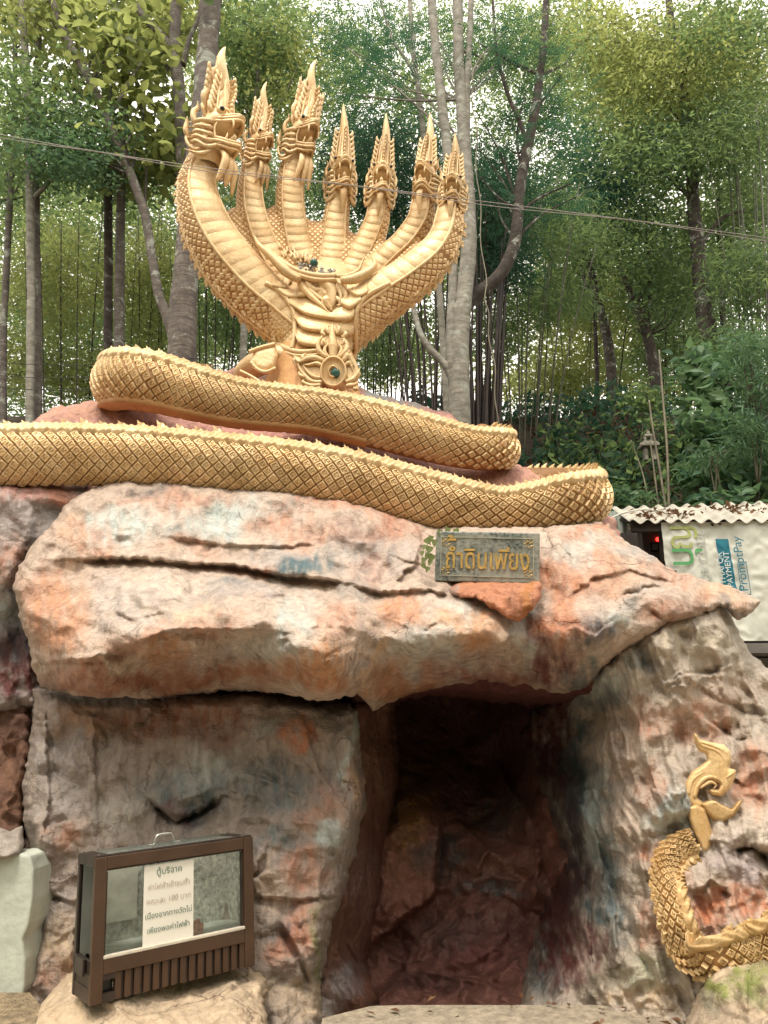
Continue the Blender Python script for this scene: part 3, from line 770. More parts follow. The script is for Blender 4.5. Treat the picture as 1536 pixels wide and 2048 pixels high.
def gold_material(name, lo, hi, metal=0.55, rough=0.36, dirt=(0.30, 0.13, 0.04), ds=0.5):
    m, nt, b = new_mat(name)
    L = nt.links.new
    geo = nd(nt, 'ShaderNodeNewGeometry')
    pos = geo.outputs['Position']
    n1 = nd(nt, 'ShaderNodeTexNoise', Scale=5.0, Detail=8.0, Roughness=0.7)
    L(pos, n1.inputs['Vector'])
    c = ramp(nt, n1.outputs['Fac'], [(0.3, lo), (0.68, hi)])
    mp = nd(nt, 'ShaderNodeMapping')
    mp.inputs['Scale'].default_value = (30, 30, 5)
    L(pos, mp.inputs['Vector'])
    n2 = nd(nt, 'ShaderNodeTexNoise', Scale=1.0, Detail=6.0, Roughness=0.7)
    L(mp.outputs[0], n2.inputs['Vector'])
    c = mix(nt, c, dirt, ramp(nt, n2.outputs['Fac'], [(0.56, (0, 0, 0)), (0.80, (ds, ds, ds))]))
    n7 = nd(nt, 'ShaderNodeTexNoise', Scale=1.7, Detail=5.0, Roughness=.65)
    L(pos, n7.inputs['Vector'])
    c = mix(nt, c, tuple(x * .72 for x in lo), ramp(nt, n7.outputs['Fac'], [(0.46, (0, 0, 0)), (0.72, (.7, .7, .7))]))
    n3 = nd(nt, 'ShaderNodeTexNoise', Scale=90.0, Detail=3.0)
    L(pos, n3.inputs['Vector'])
    c = mix(nt, c, ramp(nt, n3.outputs['Fac'], [(0.3, (0.7, 0.65, 0.6)), (0.6, (1.08, 1.08, 1.08))]), 0.5, 'MULTIPLY')
    oi = nd(nt, 'ShaderNodeObjectInfo')
    c = mix(nt, c, ramp(nt, oi.outputs['Random'], [(0.0, (0.74, 0.70, 0.64)), (0.6, (1, 1, 1)), (1.0, (1.12, 1.12, 1.14))]), .8, 'MULTIPLY')
    L(c, b.inputs['Base Color'])
    b.inputs['Metallic'].default_value = metal
    r = ramp(nt, n2.outputs['Fac'], [(0.3, (rough - .06,) * 3), (0.8, (rough + .22,) * 3)])
    L(r, b.inputs['Roughness'])
    n4 = nd(nt, 'ShaderNodeTexNoise', Scale=38.0, Detail=5.0)
    L(pos, n4.inputs['Vector'])
    L(bump(nt, n3.outputs['Fac'], 0.15, 0.004, bump(nt, n4.outputs['Fac'], 0.35, 0.012)), b.inputs['Normal'])
    return m


M_GOLD = gold_material('gold_paint_coil', (0.66, 0.43, 0.19), (0.88, 0.70, 0.42), metal=.28, rough=.46)
M_GOLDP = gold_material('gold_paint_neck', (0.76, 0.50, 0.24), (0.88, 0.69, 0.41), metal=.22, rough=.44, ds=0.4)
M_ORNG = gold_material('gold_paint_orange', (0.56, 0.29, 0.11), (0.76, 0.46, 0.20), metal=0.15, rough=0.55)
M_GROOVE = gold_material('gold_groove_shade', (0.30, 0.15, 0.05), (0.52, 0.30, 0.12), metal=.2, rough=.5)  # darker gold under the coil scales, groove shade put into the colour
M_GROOVE_SHADEP = gold_material('neck_groove_shade', (0.40, 0.20, 0.07), (0.56, 0.31, 0.13), metal=.25, rough=.5)  # same for necks and hood, shade between scales painted in
M_GEM = simple_mat('green_glass_gem', (0.05, 0.14, 0.11), rough=0.15, var=0.35, scale=60, bmp=0.1)
M_BLACK = simple_mat('black_paint', (0.012, 0.012, 0.012), rough=0.25, bmp=0)
M_WHITE = simple_mat('white_paint', (0.75, 0.70, 0.6), rough=0.4, bmp=0)
M_CHIP = simple_mat('mirror_chips', (0.55, 0.57, 0.55), rough=0.3, metal=0.3, var=0.4, scale=80, bmp=0.4)

naga = empty('naga_statue', (0.6, 5.8, 3.6))
tag(naga, 'golden seven-headed naga rearing from two scaly coils on the rock', 'naga statue')


def coil_path(rows, n):
    rows = np.asarray(rows, float)
    s = spline(rows, n)
    C = PN(s[:, 0], s[:, 1], s[:, 2])
    zc = C[:, 1] * _cp + (C[:, 2] - CAM_Z) * _sp
    r = s[:, 3] * zc / FPX
    T = norm(np.gradient(C, axis=0))
    Fd = np.cross(T, np.array([0, 0, 1.0]))
    Fd = norm(Fd)
    U = np.cross(Fd, T)
    U = norm(U) * np.sign(U[:, 2:3])
    L = np.concatenate([[0], np.cumsum(np.linalg.norm(np.diff(C, axis=0), axis=1))])
    return dict(C=C, r=r, T=T, F=Fd, U=U, L=L)


def on_coil(cp, s, phi, off=0.0, flat=0.9):
    """position, tangent, up-along-skin, normal at arc length s and angle phi from the back"""
    out = []
    for k in ('C', 'T', 'F', 'U'):
        a = cp[k]
        out.append(np.stack([np.interp(s, cp['L'], a[:, i]) for i in range(3)], -1))
    C, T, Fd, U = out
    r = np.interp(s, cp['L'], cp['r'])
    c, sn = np.cos(phi)[..., None], np.sin(phi)[..., None]
    Nn = norm(U * c + Fd * sn)
    p = C + U * c * r[..., None] + Fd * sn * (r * flat)[..., None] + Nn * np.asarray(off)[..., None]
    V = norm(U * sn - Fd * c)
    return p, norm(T), V, Nn


# one scale: a lozenge with a rim, a groove and a raised hook, drawn as nested steps
def scale_mesh(name, mat, hook=True):
    V, F = [], []

    def ring(k, cx, cy, z0, tx, ty):
        for (x, y) in ((-1, 0), (0, -1), (1, 0), (0, 1)):
            X, Y = cx + x * k, cy + y * k
            V.append((X, Y, z0 + tx * X + ty * Y))
    ring(.96, 0, 0, -.3, 0, 0)
    ring(.86, 0, 0, .42, -.20, .16)
    ring(.62, 0, 0, .46, -.20, .16)
    ring(.54, .02, -.02, .08, 0, 0)
    for i in range(3):
        for j in range(4):
            F.append([i * 4 + j, i * 4 + (j + 1) % 4, i * 4 + 4 + (j + 1) % 4, i * 4 + 4 + j])
    F.append([12, 13, 14, 15])
    n = len(V)
    # the hook: a bar from the right corner that turns down inside the frame
    V += [(-.05, .12, .05), (.10, -.06, .05), (.50, .02, .05), (.10, .42, .05), (-.04, .12, .50), (.10, -.02, .46), (.46, .03, .40), (.10, .36, .55)]
    for j in range(4):
        F.append([n + j, n + (j + 1) % 4, n + 4 + (j + 1) % 4, n + 4 + j])
    F.append([n + 4, n + 5, n + 6, n + 7])
    n = len(V)
    V += [(-.46, -.02, .05), (-.26, -.22, .05), (-.05, -.30, .05), (-.28, .10, .05), (-.42, -.02, .62), (-.26, -.18, .58), (-.10, -.24, .40), (-.28, .06, .60)]
    for j in range(4):
        F.append([n + j, n + (j + 1) % 4, n + 4 + (j + 1) % 4, n + 4 + j])
    F.append([n + 4, n + 5, n + 6, n + 7])
    return fresh_mesh(name, V, F, [mat], smooth=False)


def spike_mesh(name, mat):
    """a crest tooth: two flame points leaning back over a block"""
    V, F = [], []

    def slab(pts, t0, t1):
        n = len(V)
        m = len(pts)
        for (x, z, k) in pts:
            V.append((x, -t0 * k, z))
        for (x, z, k) in pts:
            V.append((x, t1 * k, z))
        F.append([n + i for i in range(m)])
        F.append([n + m + i for i in range(m)][::-1])
        for i in range(m):
            j = (i + 1) % m
            F.append([n + i, n + m + i, n + m + j, n + j])
    slab([(-.5, 0, 1), (.52, 0, 1), (.50, .30, .9), (.34, .56, .8), (.10, .56, .8), (-.06, .78, .7), (-.30, .76, .6), (-.62, 1.0, .25), (-.52, .62, .8), (-.48, .3, 1)], .16, .16)
    slab([(-.25, .05, 1), (.42, .05, 1), (.40, .34, .9), (.20, .52, .6), (-.06, .78, .2), (-.08, .42, .9)], .30, .24)
    slab([(-.40, .05, 1), (.10, .05, 1), (.08, .24, .9), (-.14, .40, .5), (-.32, .56, .2), (-.34, .26, .9)], .36, .26)
    return fresh_mesh(name, V, F, [mat], smooth=False)


ME_SCALE = scale_mesh('scale', M_GOLD)
ME_SPIKE = spike_mesh('crest_spike', M_GOLD)


def basis(X, Y, Z, p, sx, sy, sz):
    M = Matrix.Identity(4)
    for i in range(3):
        M[i][0], M[i][1], M[i][2], M[i][3] = X[i] * sx, Y[i] * sy, Z[i] * sz, p[i]
    return M


scale_budget = [300]


def coil(name, rows, root, first_s, last_s, scale_w, phi0, phi1, nrow, spike_w, band=True, belly=None, n=260, keep=None, me_scale=None, me_spike=None, flat=0.9, mat=None, spike_h=0.080, band_phi=(0.42, 0.92)):
    mat = mat or M_GOLD
    cp = coil_path(rows, n)
    Ltot = cp['L'][-1]
    ns, nph = 300, 34
    S, PH = np.meshgrid(np.linspace(0, Ltot, ns), np.linspace(0, 2 * np.pi, nph, endpoint=False), indexing='ij')
    p, _, _, _ = on_coil(cp, S, PH, -0.004 + 0.0 * S, flat)
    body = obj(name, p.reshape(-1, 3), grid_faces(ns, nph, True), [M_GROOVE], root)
    # scales
    items = []
    m = int((last_s - first_s) / scale_w)
    dphi = (phi1 - phi0) / nrow
    for k in range(nrow + 1):
        for i in range(m):
            s = first_s + (i + 0.5 * (k % 2)) * scale_w
            items.append((s, phi0 + k * dphi))
    items = np.array(items)
    pos, T, Vv, N = on_coil(cp, items[:, 0], items[:, 1], np.zeros(len(items)), flat)
    rr = np.interp(items[:, 0], cp['L'], cp['r'])
    sx = scale_w * 0.455
    order = np.argsort(np.linalg.norm(pos - np.array([0, 0, 1.5]), axis=1))
    jit = rng.normal(0, 0.06, (len(items), 4))
    rest = MB()
    tv = np.array([v.co[:] for v in (me_scale or ME_SCALE).vertices])
    tf = [list(q.vertices) for q in (me_scale or ME_SCALE).polygons]
    single = set()
    for i in order:
        if scale_budget[0] <= 0:
            break
        # only where the photo shows it
        if keep is None or keep(pos[i]):
            single.add(int(i))
            scale_budget[0] -= 1
    for i in range(len(items)):
        sy = dphi * rr[i] * 0.97
        X = T[i] + Vv[i] * jit[i, 0]
        Y = Vv[i] - T[i] * jit[i, 0]
        Nn = N[i] + T[i] * jit[i, 1] * 1.6 + Vv[i] * jit[i, 2] * 1.6
        Mx = basis(X * (1 + jit[i, 3] * .6), Y, Nn, pos[i] + N[i] * 0.004, sx, sy * .93, 0.026)
        if i in single:
            place('scale', me_scale or ME_SCALE, Mx, body)
        else:
            rest.add(xf(Mx, tv), tf)
    if rest.n:
        o = rest.build('scale_field', [mat], body, smooth=False)
        o['kind'] = 'stuff'
    # ribbon along the back with slanted ribs and a scalloped hem
    if band:
        nb = int((Ltot) / 0.007)
        sb = np.linspace(0.01, Ltot - 0.01, nb)
        cols = np.linspace(0, 1, 9)
        SS, CC = np.meshgrid(sb, cols, indexing='ij')
        b0, b1 = band_phi
        wav = 0.06 * np.sin(SS * 2 * np.pi / 0.11) * CC ** 3 + 0.02 * np.sin(SS * 23.0)
        PHs = b0 + (b1 - b0) * CC + wav
        saw = ((SS + 0.06 * CC) / 0.050) % 1.0
        off = 0.034 + 0.022 * np.sin(np.pi * np.clip(saw * 1.3, 0, 1)) * np.sin(np.pi * np.clip(CC * 1.1, 0, 1)) + 0.014 * np.exp(-((CC - 0.12) / 0.07) ** 2)
        off = np.where(CC > 0.97, -0.01, off)
        off = np.where(CC < 0.02, -0.01, off)
        pb, _, _, _ = on_coil(cp, SS, PHs, off, flat)
        obj('back_ribbon', pb.reshape(-1, 3), grid_faces(nb, 9), [mat], body)
    # crest teeth
    if spike_w:
        s = first_s * 0 + 0.05
        tall = spike_h
        while s < Ltot - 0.03:
            w = spike_w(s / Ltot)
            pq, Tq, Vq, Nq = on_coil(cp, np.array([s]), np.array([band_phi[0] - 0.02]), np.array([0.008]), flat)
            h = tall * random.uniform(0.8, 1.15) * (0.62 + 0.38 * w / 0.13)
            X = Tq[0]
            Zd = norm(np.array([0, 0, 1.0]) * 0.8 + Nq[0] * 0.5)
            Yd = np.cross(Zd, X)
            Mx = basis(X, Yd, Zd, pq[0], w * 0.60, 0.085, h)
            place('crest_spike', me_spike or ME_SPIKE, Mx, body)
            s += w
    if belly is not None:
        b0, b1, s0, s1 = belly
        nb = int((s1 - s0) / 0.02)
        sb = np.linspace(s0, s1, nb)
        cols = np.linspace(0, 1, 8)
        SS, CC = np.meshgrid(sb, cols, indexing='ij')
        PHs = b0 + (b1 - b0) * CC
        gro = np.exp(-((((SS / 0.17) % 1.0) - 0.5) / 0.05) ** 2)
        off = 0.035 + 0.022 * np.exp(-((CC - 0.15) / 0.10) ** 2) - 0.010 * gro * (CC > 0.3) - 0.02 * CC
        off = np.where(CC < 0.01, 0, off)
        pb, _, _, _ = on_coil(cp, SS, PHs, off, flat)
        obj('belly_strip', pb.reshape(-1, 3), grid_faces(nb, 8), [M_ORNG], body)
    return body, cp


in_frame = lambda p: abs(p[0]) < 0.52 * p[1] + 0.1
coil('lower_coil', [(-330, 925, 5.25, 56), (-160, 922, 5.25, 56), (0, 918, 5.25, 57), (125, 915, 5.25, 57), (291, 920, 5.25, 56), (416, 930, 5.25, 55), (520, 940, 5.25, 55), (640, 956, 5.25, 55),
                    (729, 974, 5.25, 55), (858, 1005, 5.25, 53), (943, 1022, 5.22, 48), (1008, 1028, 5.2, 43), (1072, 1020, 5.2, 46), (1137, 1006, 5.25, 50), (1172, 998, 5.45, 50),
                    (1170, 985, 5.85, 46), (1120, 974, 6.15, 40), (1040, 968, 6.35, 34)],
     naga, 0.75, 6.25, 0.090, 1.0, 2.98, 9, lambda t: 0.14 if t < .42 else (0.10 if t < 0.6 else 0.065), keep=in_frame, n=320)
coil('upper_coil', [(420, 772, 6.75, 44), (330, 768, 6.70, 50), (262, 766, 6.45, 54), (238, 764, 6.10, 56), (262, 762, 5.85, 56), (312, 770, 5.75, 55), (375, 787, 5.75, 51), (437, 803, 5.75, 47), (500, 815, 5.75, 44),
                    (570, 822, 5.75, 42), (640, 830, 5.75, 42), (729, 849, 5.75, 44), (815, 871, 5.75, 44), (879, 888, 5.75, 42), (944, 902, 5.75, 39), (992, 903, 5.85, 38), (1002, 898, 6.1, 36), (960, 880, 6.4, 34)],
     naga, 0.35, 5.1, 0.086, 1.0, 2.75, 8, lambda t: 0.105 if t < .55 else 0.07, belly=(2.45, 3.25, 0.9, 3.7), keep=in_frame, spike_h=0.074, n=320)

# ------------------------------------------------------------------ trunk, hood and necks
NV, NF, _nn = [], [], [0]


def collect(V, F):
    NV.append(np.asarray(V))
    NF.extend([[i + _nn[0] for i in f] for f in (F.tolist() if isinstance(F, np.ndarray) else F)])
    _nn[0] += len(V)


def px_tube(rows, n, sides, flat=0.8, **kw):
    s = spline(rows, n)
    C = PN(s[:, 0], s[:, 1], s[:, 2])
    r = 0.94 * s[:, 3] * (C[:, 1] * _cp + (C[:, 2] - CAM_Z) * _sp) / FPX
    return C, r, tube(C, r, r * flat, sides, **kw)


TRUNK = [(628, 800, 6.42, 84), (630, 760, 6.42, 80), (631, 715, 6.42, 78), (632, 670, 6.45, 80), (640, 630, 6.5, 84), (652, 600, 6.56, 86), (656, 575, 6.66, 78), (657, 555, 6.74, 60), (657, 540, 6.78, 40)]
NECKS = [
    ([(604, 668, 6.42, 54), (560, 632, 6.36, 58), (508, 588, 6.28, 60), (458, 532, 6.20, 58), (424, 480, 6.14, 53), (404, 432, 6.10, 47), (394, 385, 6.08, 40), (398, 345, 6.08, 34), (408, 318, 6.08, 30)], 0.62),
    ([(610, 640, 6.58, 34), (566, 570, 6.54, 36), (530, 510, 6.48, 34), (508, 450, 6.42, 31), (500, 400, 6.38, 28), (502, 355, 6.36, 24), (506, 335, 6.36, 22)], 0.45),
    ([(640, 630, 6.60, 40), (616, 560, 6.60, 38), (594, 500, 6.56, 34), (583, 440, 6.50, 31), (580, 390, 6.46, 29), (584, 345, 6.44, 27), (588, 325, 6.44, 25)], 0.30),
    ([(655, 620, 6.62, 42), (662, 550, 6.62, 38), (668, 490, 6.60, 32), (672, 440, 6.56, 27), (677, 405, 6.54, 24), (680, 390, 6.54, 22)], 0.06),
    ([(688, 600, 6.60, 38), (712, 540, 6.60, 34), (736, 490, 6.56, 30), (752, 450, 6.52, 26), (758, 415, 6.50, 23), (759, 398, 6.50, 21)], -0.22),
    ([(716, 590, 6.56, 36), (768, 532, 6.52, 33), (810, 492, 6.46, 31), (838, 450, 6.40, 28), (846, 415, 6.36, 25), (847, 398, 6.36, 22)], -0.35),
    ([(668, 672, 6.42, 54), (716, 632, 6.36, 56), (768, 594, 6.28, 52), (820, 558, 6.22, 47), (866, 518, 6.18, 40), (892, 475, 6.16, 32), (900, 435, 6.16, 27), (903, 415, 6.16, 24)], -0.62)]

C, r, (V, F) = px_tube(TRUNK, 50, 40, 0.75)
trunk = obj('trunk', V, F, [M_GOLDP], naga)
collect(V, F)

# hood webbing: a pillow between the necks
HOOD = [(575, 705), (552, 640), (520, 600), (470, 545), (440, 480), (446, 428), (460, 418), (480, 410), (520, 410), (533, 420), (548, 410), (600, 420), (616, 438), (634, 444), (650, 436), (690, 446), (700, 462), (712, 469),
        (728, 462), (768, 470), (773, 487), (788, 492), (806, 480), (850, 478), (858, 488), (874, 478), (884, 520), (830, 570), (770, 615), (715, 655), (712, 705)]
us, vs = np.arange(430, 892, 4.0), np.arange(400, 712, 4.0)
U_, W_ = np.meshgrid(us, vs)
d_, _, _ = seg_dist(U_.ravel(), W_.ravel(), HOOD, True)
sd_ = np.where(inside(U_.ravel(), W_.ravel(), HOOD), d_, -d_)
yf = rbf([(460, 420, 6.38), (533, 420, 6.52), (634, 444, 6.60), (712, 469, 6.60), (788, 492, 6.52), (858, 488, 6.36), (650, 600, 6.62), (520, 560, 6.45), (800, 560, 6.42), (650, 700, 6.6)])
thk = 0.10 * np.sqrt(np.clip(1 - (1 - np.clip(sd_ / 26, 0, 1)) ** 2, 0, 1))
gy_, gx_ = np.gradient(sd_.reshape(U_.shape), 4.0)
gl_ = np.maximum(np.hypot(gx_, gy_), 0.5)
neg_ = np.clip(-sd_.reshape(U_.shape), 0, 6)
Uc_, Vc_ = (U_ + gx_ / gl_ * neg_).ravel(), (W_ + gy_ / gl_ * neg_).ravel()
F_ = grid_faces(*U_.shape)
F_ = F_[(sd_[F_] > -5.5).all(1) & (sd_[F_].max(1) > 0)]
used = np.unique(F_)
rem = np.zeros(len(sd_), int)
rem[used] = np.arange(len(used))
front = PN(Uc_, Vc_, yf(U_.ravel(), W_.ravel()) - thk)[used]
back = PN(Uc_, Vc_, yf(U_.ravel(), W_.ravel()) + thk)[used]
V = np.concatenate([front, back])
F = np.concatenate([rem[F_], rem[F_][:, ::-1] + len(used)])
hood = obj('hood', V, F, [M_GROOVE_SHADEP], naga)
collect(front, rem[F_])

neck_objs, neck_paths = [], []
for rows, ph in NECKS:
    C, r, (V, F) = px_tube(rows, 60, 28, 0.85)
    nk = obj('neck', V, F, [M_GROOVE_SHADEP], naga)
    collect(V, F)
    neck_objs.append(nk)
    neck_paths.append((C, r, ph))

BV = BVHTree.FromPolygons([tuple(x) for x in np.concatenate(NV)], NF)
CAMV = Vector((0, 0, CAM_Z))


def drape(u, v, off=0.0, dflt=6.45):
    d = (P(u, v, 1.0) - CAMV).normalized()
    h = BV.ray_cast(CAMV, d)
    if h[0] is None:
        return np.array(P(u, v, dflt)), np.array([0, -1.0, 0]), False
    n = np.array(h[1])
    if np.dot(n, np.array(d)) > 0:
        n = -n
    return np.array(h[0]) + n * off, n, True


def smooth_drape(pts, n, off):
    s = spline(np.array(pts, float), n)
    q = np.array([drape(a[0], a[1])[0] for a in s])
    nn = np.array([drape(a[0], a[1])[1] for a in s])
    # keep the depth from jumping over the edge of a neck
    for _ in range(3):
        q[1:-1] = (q[:-2] + 2 * q[1:-1] + q[2:]) / 4
    return q + norm(nn * .5 + np.array([0, -.5, 0])) * off


def rib(pts, rpx, n=24, off=0.0, flat=1.0, name='rib', parent=None, mat=None, taper=False, y=None):
    if y is None:
        C = smooth_drape(pts, n, off)
    else:
        s = spline(np.array(pts, float), n)
        C = PN(s[:, 0], s[:, 1], y)
    k = PX(pts[0][0], pts[0][1], 6.3)
    rr = np.full(n, rpx * k)
    if taper:
        rr = rr * np.interp(np.linspace(0, 1, n), [0, .35, .8, 1], [0.55, 1, .55, 0.08])
    return tube(C, rr, rr * flat, 8)


# belly plates of each neck, edged by two ribs; small scales over the flanks
plate_v = []


def neck_point(C, r, T, Fd, S, i, phi, off):
    nrm = Fd[i] * math.cos(phi) + S[i] * math.sin(phi)
    return C[i] + Fd[i] * math.cos(phi) * (r[i] * .85) + S[i] * math.sin(phi) * r[i] + nrm * off, nrm


tvs = np.array([(-1, 0, -.1), (0, -1, -.1), (1, 0, -.1), (0, 1, -.1), (-.55, 0, .6), (0, -.55, .6), (.55, 0, .6), (0, .55, .6)])
tfs = [[0, 1, 5, 4], [1, 2, 6, 5], [2, 3, 7, 6], [3, 0, 4, 7], [4, 5, 6, 7]]
for ni, (nk, (C, r, ph0)) in enumerate(zip(neck_objs, neck_paths)):
    T, Fd, S = frames(C)
    # S points to the viewer's left or right depending on the path; make positive phi mean right
    sgn = np.sign(S[len(C) // 2, 0]) or 1
    n = len(C)
    half = 0.80 if ni in (0, 6) else 0.72
    i0 = 0
    L = np.concatenate([[0], np.cumsum(np.linalg.norm(np.diff(C, axis=0), axis=1))])
    sp = 0.115 if ni in (0, 6) else 0.085
    # plates
    nplate = int(L[-1] / sp)
    for k in range(nplate):
        a, b_ = L[-1] * k / nplate, L[-1] * (k + 1) / nplate
        m = 5
        ss = np.linspace(a, b_ + 0.006, m)
        phs = np.linspace(-half, half, 11)
        Vp = []
        for si, s_ in enumerate(ss):
            for ph in phs:
                sag = 0.030 * (1 - (ph / half) ** 2)      # plates sag to a crescent
                st = min(max(s_ - sag, 0), L[-1])
                Cc = np.array([np.interp(st, L, C[:, q]) for q in range(3)])
                ft = norm(np.array([np.interp(st, L, Fd[:, q]) for q in range(3)]))
                sd2 = norm(np.array([np.interp(st, L, S[:, q]) for q in range(3)]))
                rr = np.interp(st, L, r)
                pp = (ph0 + ph) * sgn
                nrm = ft * math.cos(pp) + sd2 * math.sin(pp)
                lift = 0.014 - 0.007 * (si / (m - 1)) if si > 0 else 0.004
                Vp.append(Cc + ft * math.cos(pp) * rr * .85 + sd2 * math.sin(pp) * rr + nrm * lift)
        pl = obj('belly_plate', np.array(Vp), grid_faces(m, 11), [M_GOLDP], nk)
    # ribs
    for sgn2 in (-1, 1):
        pts, rad = [], []
        for i in range(0, n):
            q, _ = neck_point(C, r, T, Fd, S, i, (ph0 + sgn2 * (half + 0.03)) * sgn, 0.008)
            pts.append(q)
        V, F = tube(np.array(pts), 0.016 if ni in (0, 6) else 0.012, sides=8)
        obj('rib', V, F, [M_GOLDP], nk)
    # small flank scales
    mb = MB()
    w = 0.070 if ni in (0, 6) else 0.052
    m = int(L[-1] / w)
    rm = float(np.mean(r))
    dph = w * 0.52 / rm
    kk = 0
    ph = half + 0.12
    while ph < 2.6:
        for side in (-1, 1):
            for i in range(m):
                s_ = (i + 0.5 * (kk % 2) + .2) * w
                if s_ > L[-1] - 0.02:
                    continue
                idx = min(int(np.interp(s_, L, np.arange(n))), n - 1)
                q, nrm = neck_point(C, r, T, Fd, S, idx, (ph0 + side * ph) * sgn, 0.0)
                Y = np.cross(nrm, T[idx])
                Mx = basis(T[idx], Y, nrm, q, w * .44, dph * r[idx] * .86, 0.013)
                mb.add(xf(Mx, tvs), tfs)
        ph += dph
        kk += 1
    o = mb.build('flank_scales', [M_GOLDP], nk, smooth=False)
    o['kind'] = 'stuff'

# scales of the hood between the necks
mb = MB()
k = PX(650, 480, 6.5)
for j, v in enumerate(np.arange(412, 640, 5.2)):
    for u in np.arange(440 + (j % 2) * 5.6, 885, 11.2):
        if not inside(np.array([u]), np.array([v]), HOOD)[0]:
            continue
        d = (P(u, v, 1.0) - CAMV).normalized()
        h = BV.ray_cast(CAMV, d)
        if h[0] is None or h[2] is None:
            continue
        if abs(h[0].y - float(yf(np.array([u]), np.array([v]))[0])) > 0.125:
            continue
        nrm = np.array(h[1])
        nrm = nrm if nrm[1] < 0 else -nrm
        X = norm(np.cross(np.array([0, 0, 1.0]), nrm)) * -1
        Y = np.cross(nrm, X)
        mb.add(xf(basis(X, Y, nrm, np.array(h[0]), 5.2 * k, 5.0 * k, 0.012), tvs), tfs)
if mb.n:
    o = mb.build('hood_scales', [M_GOLDP], hood, smooth=False)
    o['kind'] = 'stuff'

# flank scales of the trunk (left side)
mb = MB()
for j, v in enumerate(np.arange(600, 700, 5.4)):
    for u in np.arange(546 + (j % 2) * 5.8, 588, 11.6):
        p_, nrm, ok = drape(u, v)
        if ok:
            X = norm(np.cross(np.array([0, 0, 1.0]), nrm))
            mb.add(xf(basis(X, np.cross(nrm, X), nrm, p_, 5.4 * k, 5.2 * k, 0.013), tvs), tfs)
o = mb.build('flank_scales', [M_GOLDP], trunk, smooth=False)
o['kind'] = 'stuff'

# chest plates: broad crescents with rolled lower rims
for pts in ([(546, 578), (571, 580), (584, 566)], [(559, 587), (579, 598), (611, 594)], [(580, 613), (611, 631), (652, 640), (696, 644), (709, 636)],
            [(590, 643), (608, 661), (644, 667), (673, 670), (701, 674), (709, 668)], [(592, 677), (600, 690), (631, 696), (668, 700), (706, 702)], [(683, 612), (701, 620), (722, 607)], [(694, 584), (717, 597), (735, 591)]):
    # the plate above its rim: a skirt that stands proud at the rim and dies into the body above
    n = 26
    s = spline(np.array(pts, float), n)
    rows_ = []
    for tt, off in ((0, 0.004), (0.0, 0.050), (0.10, 0.058), (0.4, 0.036), (0.75, 0.016), (1.0, 0.002)):
        rows_.append([drape(a[0] , a[1] - 34 * tt)[0] + np.array([0, -1, -.12]) * off for a in s])
    Vp = np.array(rows_).reshape(-1, 3)
    obj('chest_plate', Vp, grid_faces(6, n), [M_GOLDP], trunk)
mb = MB()
for pts in ([(530, 568), (554, 581), (579, 610), (590, 643), (590, 675), (585, 700)], [(780, 568), (733, 594), (714, 623), (711, 659), (709, 721)]):
    V, F = rib(pts, 4.6, 30, 0.02)
    obj('rib', V, F, [M_GOLDP], trunk)
V, F = rib([(548, 676), (556, 688), (585, 703), (610, 706), (640, 703)], 5, 24, 0.02)
obj('belt', V, F, [M_GOLDP], trunk)
V, F = rib([(548, 684), (556, 696), (585, 711), (610, 713), (640, 710)], 3, 24, 0.02)
obj('belt', V, F, [M_GOLDP], trunk)

def pillow(poly, y, thick, step=2.5, rpx=9):
    """a cushion with its own depth between two rounded faces, outline in sight lines"""
    pu, pv = [q_[0] for q_ in poly], [q_[1] for q_ in poly]
    U, W = np.meshgrid(np.arange(min(pu) - 6, max(pu) + 6, step), np.arange(min(pv) - 6, max(pv) + 6, step))
    d, _, _ = seg_dist(U.ravel(), W.ravel(), poly, True)
    sd = np.where(inside(U.ravel(), W.ravel(), poly), d, -d)
    t = thick * np.sqrt(np.clip(1 - (1 - np.clip(sd / rpx, 0, 1)) ** 2, 0, 1))
    gy, gx = np.gradient(sd.reshape(U.shape), step)
    gl = np.maximum(np.hypot(gx, gy), .5)
    ng = np.clip(-sd.reshape(U.shape), 0, step * 1.5)
    Uc, Vc = (U + gx / gl * ng).ravel(), (W + gy / gl * ng).ravel()
    F = grid_faces(*U.shape)
    F = F[(sd[F] > -step * 1.3).all(1) & (sd[F].max(1) > 0)]
    us_ = np.unique(F)
    rm = np.zeros(len(sd), int)
    rm[us_] = np.arange(len(us_))
    V = np.concatenate([PN(Uc, Vc, y - t)[us_], PN(Uc, Vc, y + t)[us_]])
    return V, np.concatenate([rm[F], rm[F][:, ::-1] + len(us_)])


# smooth orange foot on the rock, with a folded lappet to the left
C, r, (V, F) = px_tube([(624, 812, 6.44, 108), (624, 785, 6.44, 102), (626, 755, 6.44, 95), (628, 728, 6.44, 89), (630, 704, 6.44, 83)], 30, 36, 0.72)
V = V + 0.012 * pn(V * 3)[:, None]
foot = obj('foot', V, F, [M_ORNG], naga)
mb = MB()
C, r, (V, F) = px_tube([(478, 760, 6.5, 16), (492, 742, 6.46, 26), (520, 726, 6.42, 32), (552, 716, 6.38, 34), (590, 722, 6.36, 30)], 30, 20, 0.8, face=(0, 0, 1))
mb.add(V, F)
mb.build('shoulder_fold', [M_GOLDP], foot)
mb = MB()
mb.add(*pillow([(508, 700), (530, 692), (552, 690), (556, 712), (550, 734), (530, 744), (512, 738), (500, 722)], 6.16, .05, rpx=12))
for pts, rp in (([(498, 704), (520, 696), (550, 688)], 4), ([(502, 724), (514, 738), (532, 744), (552, 736)], 3.5), ([(480, 742), (500, 752), (520, 764)], 3.5)):
    V, F = rib(pts, rp, 16, y=6.12, flat=1.2)
    mb.add(V, F)
mb.build('lappet', [M_GOLDP], foot)

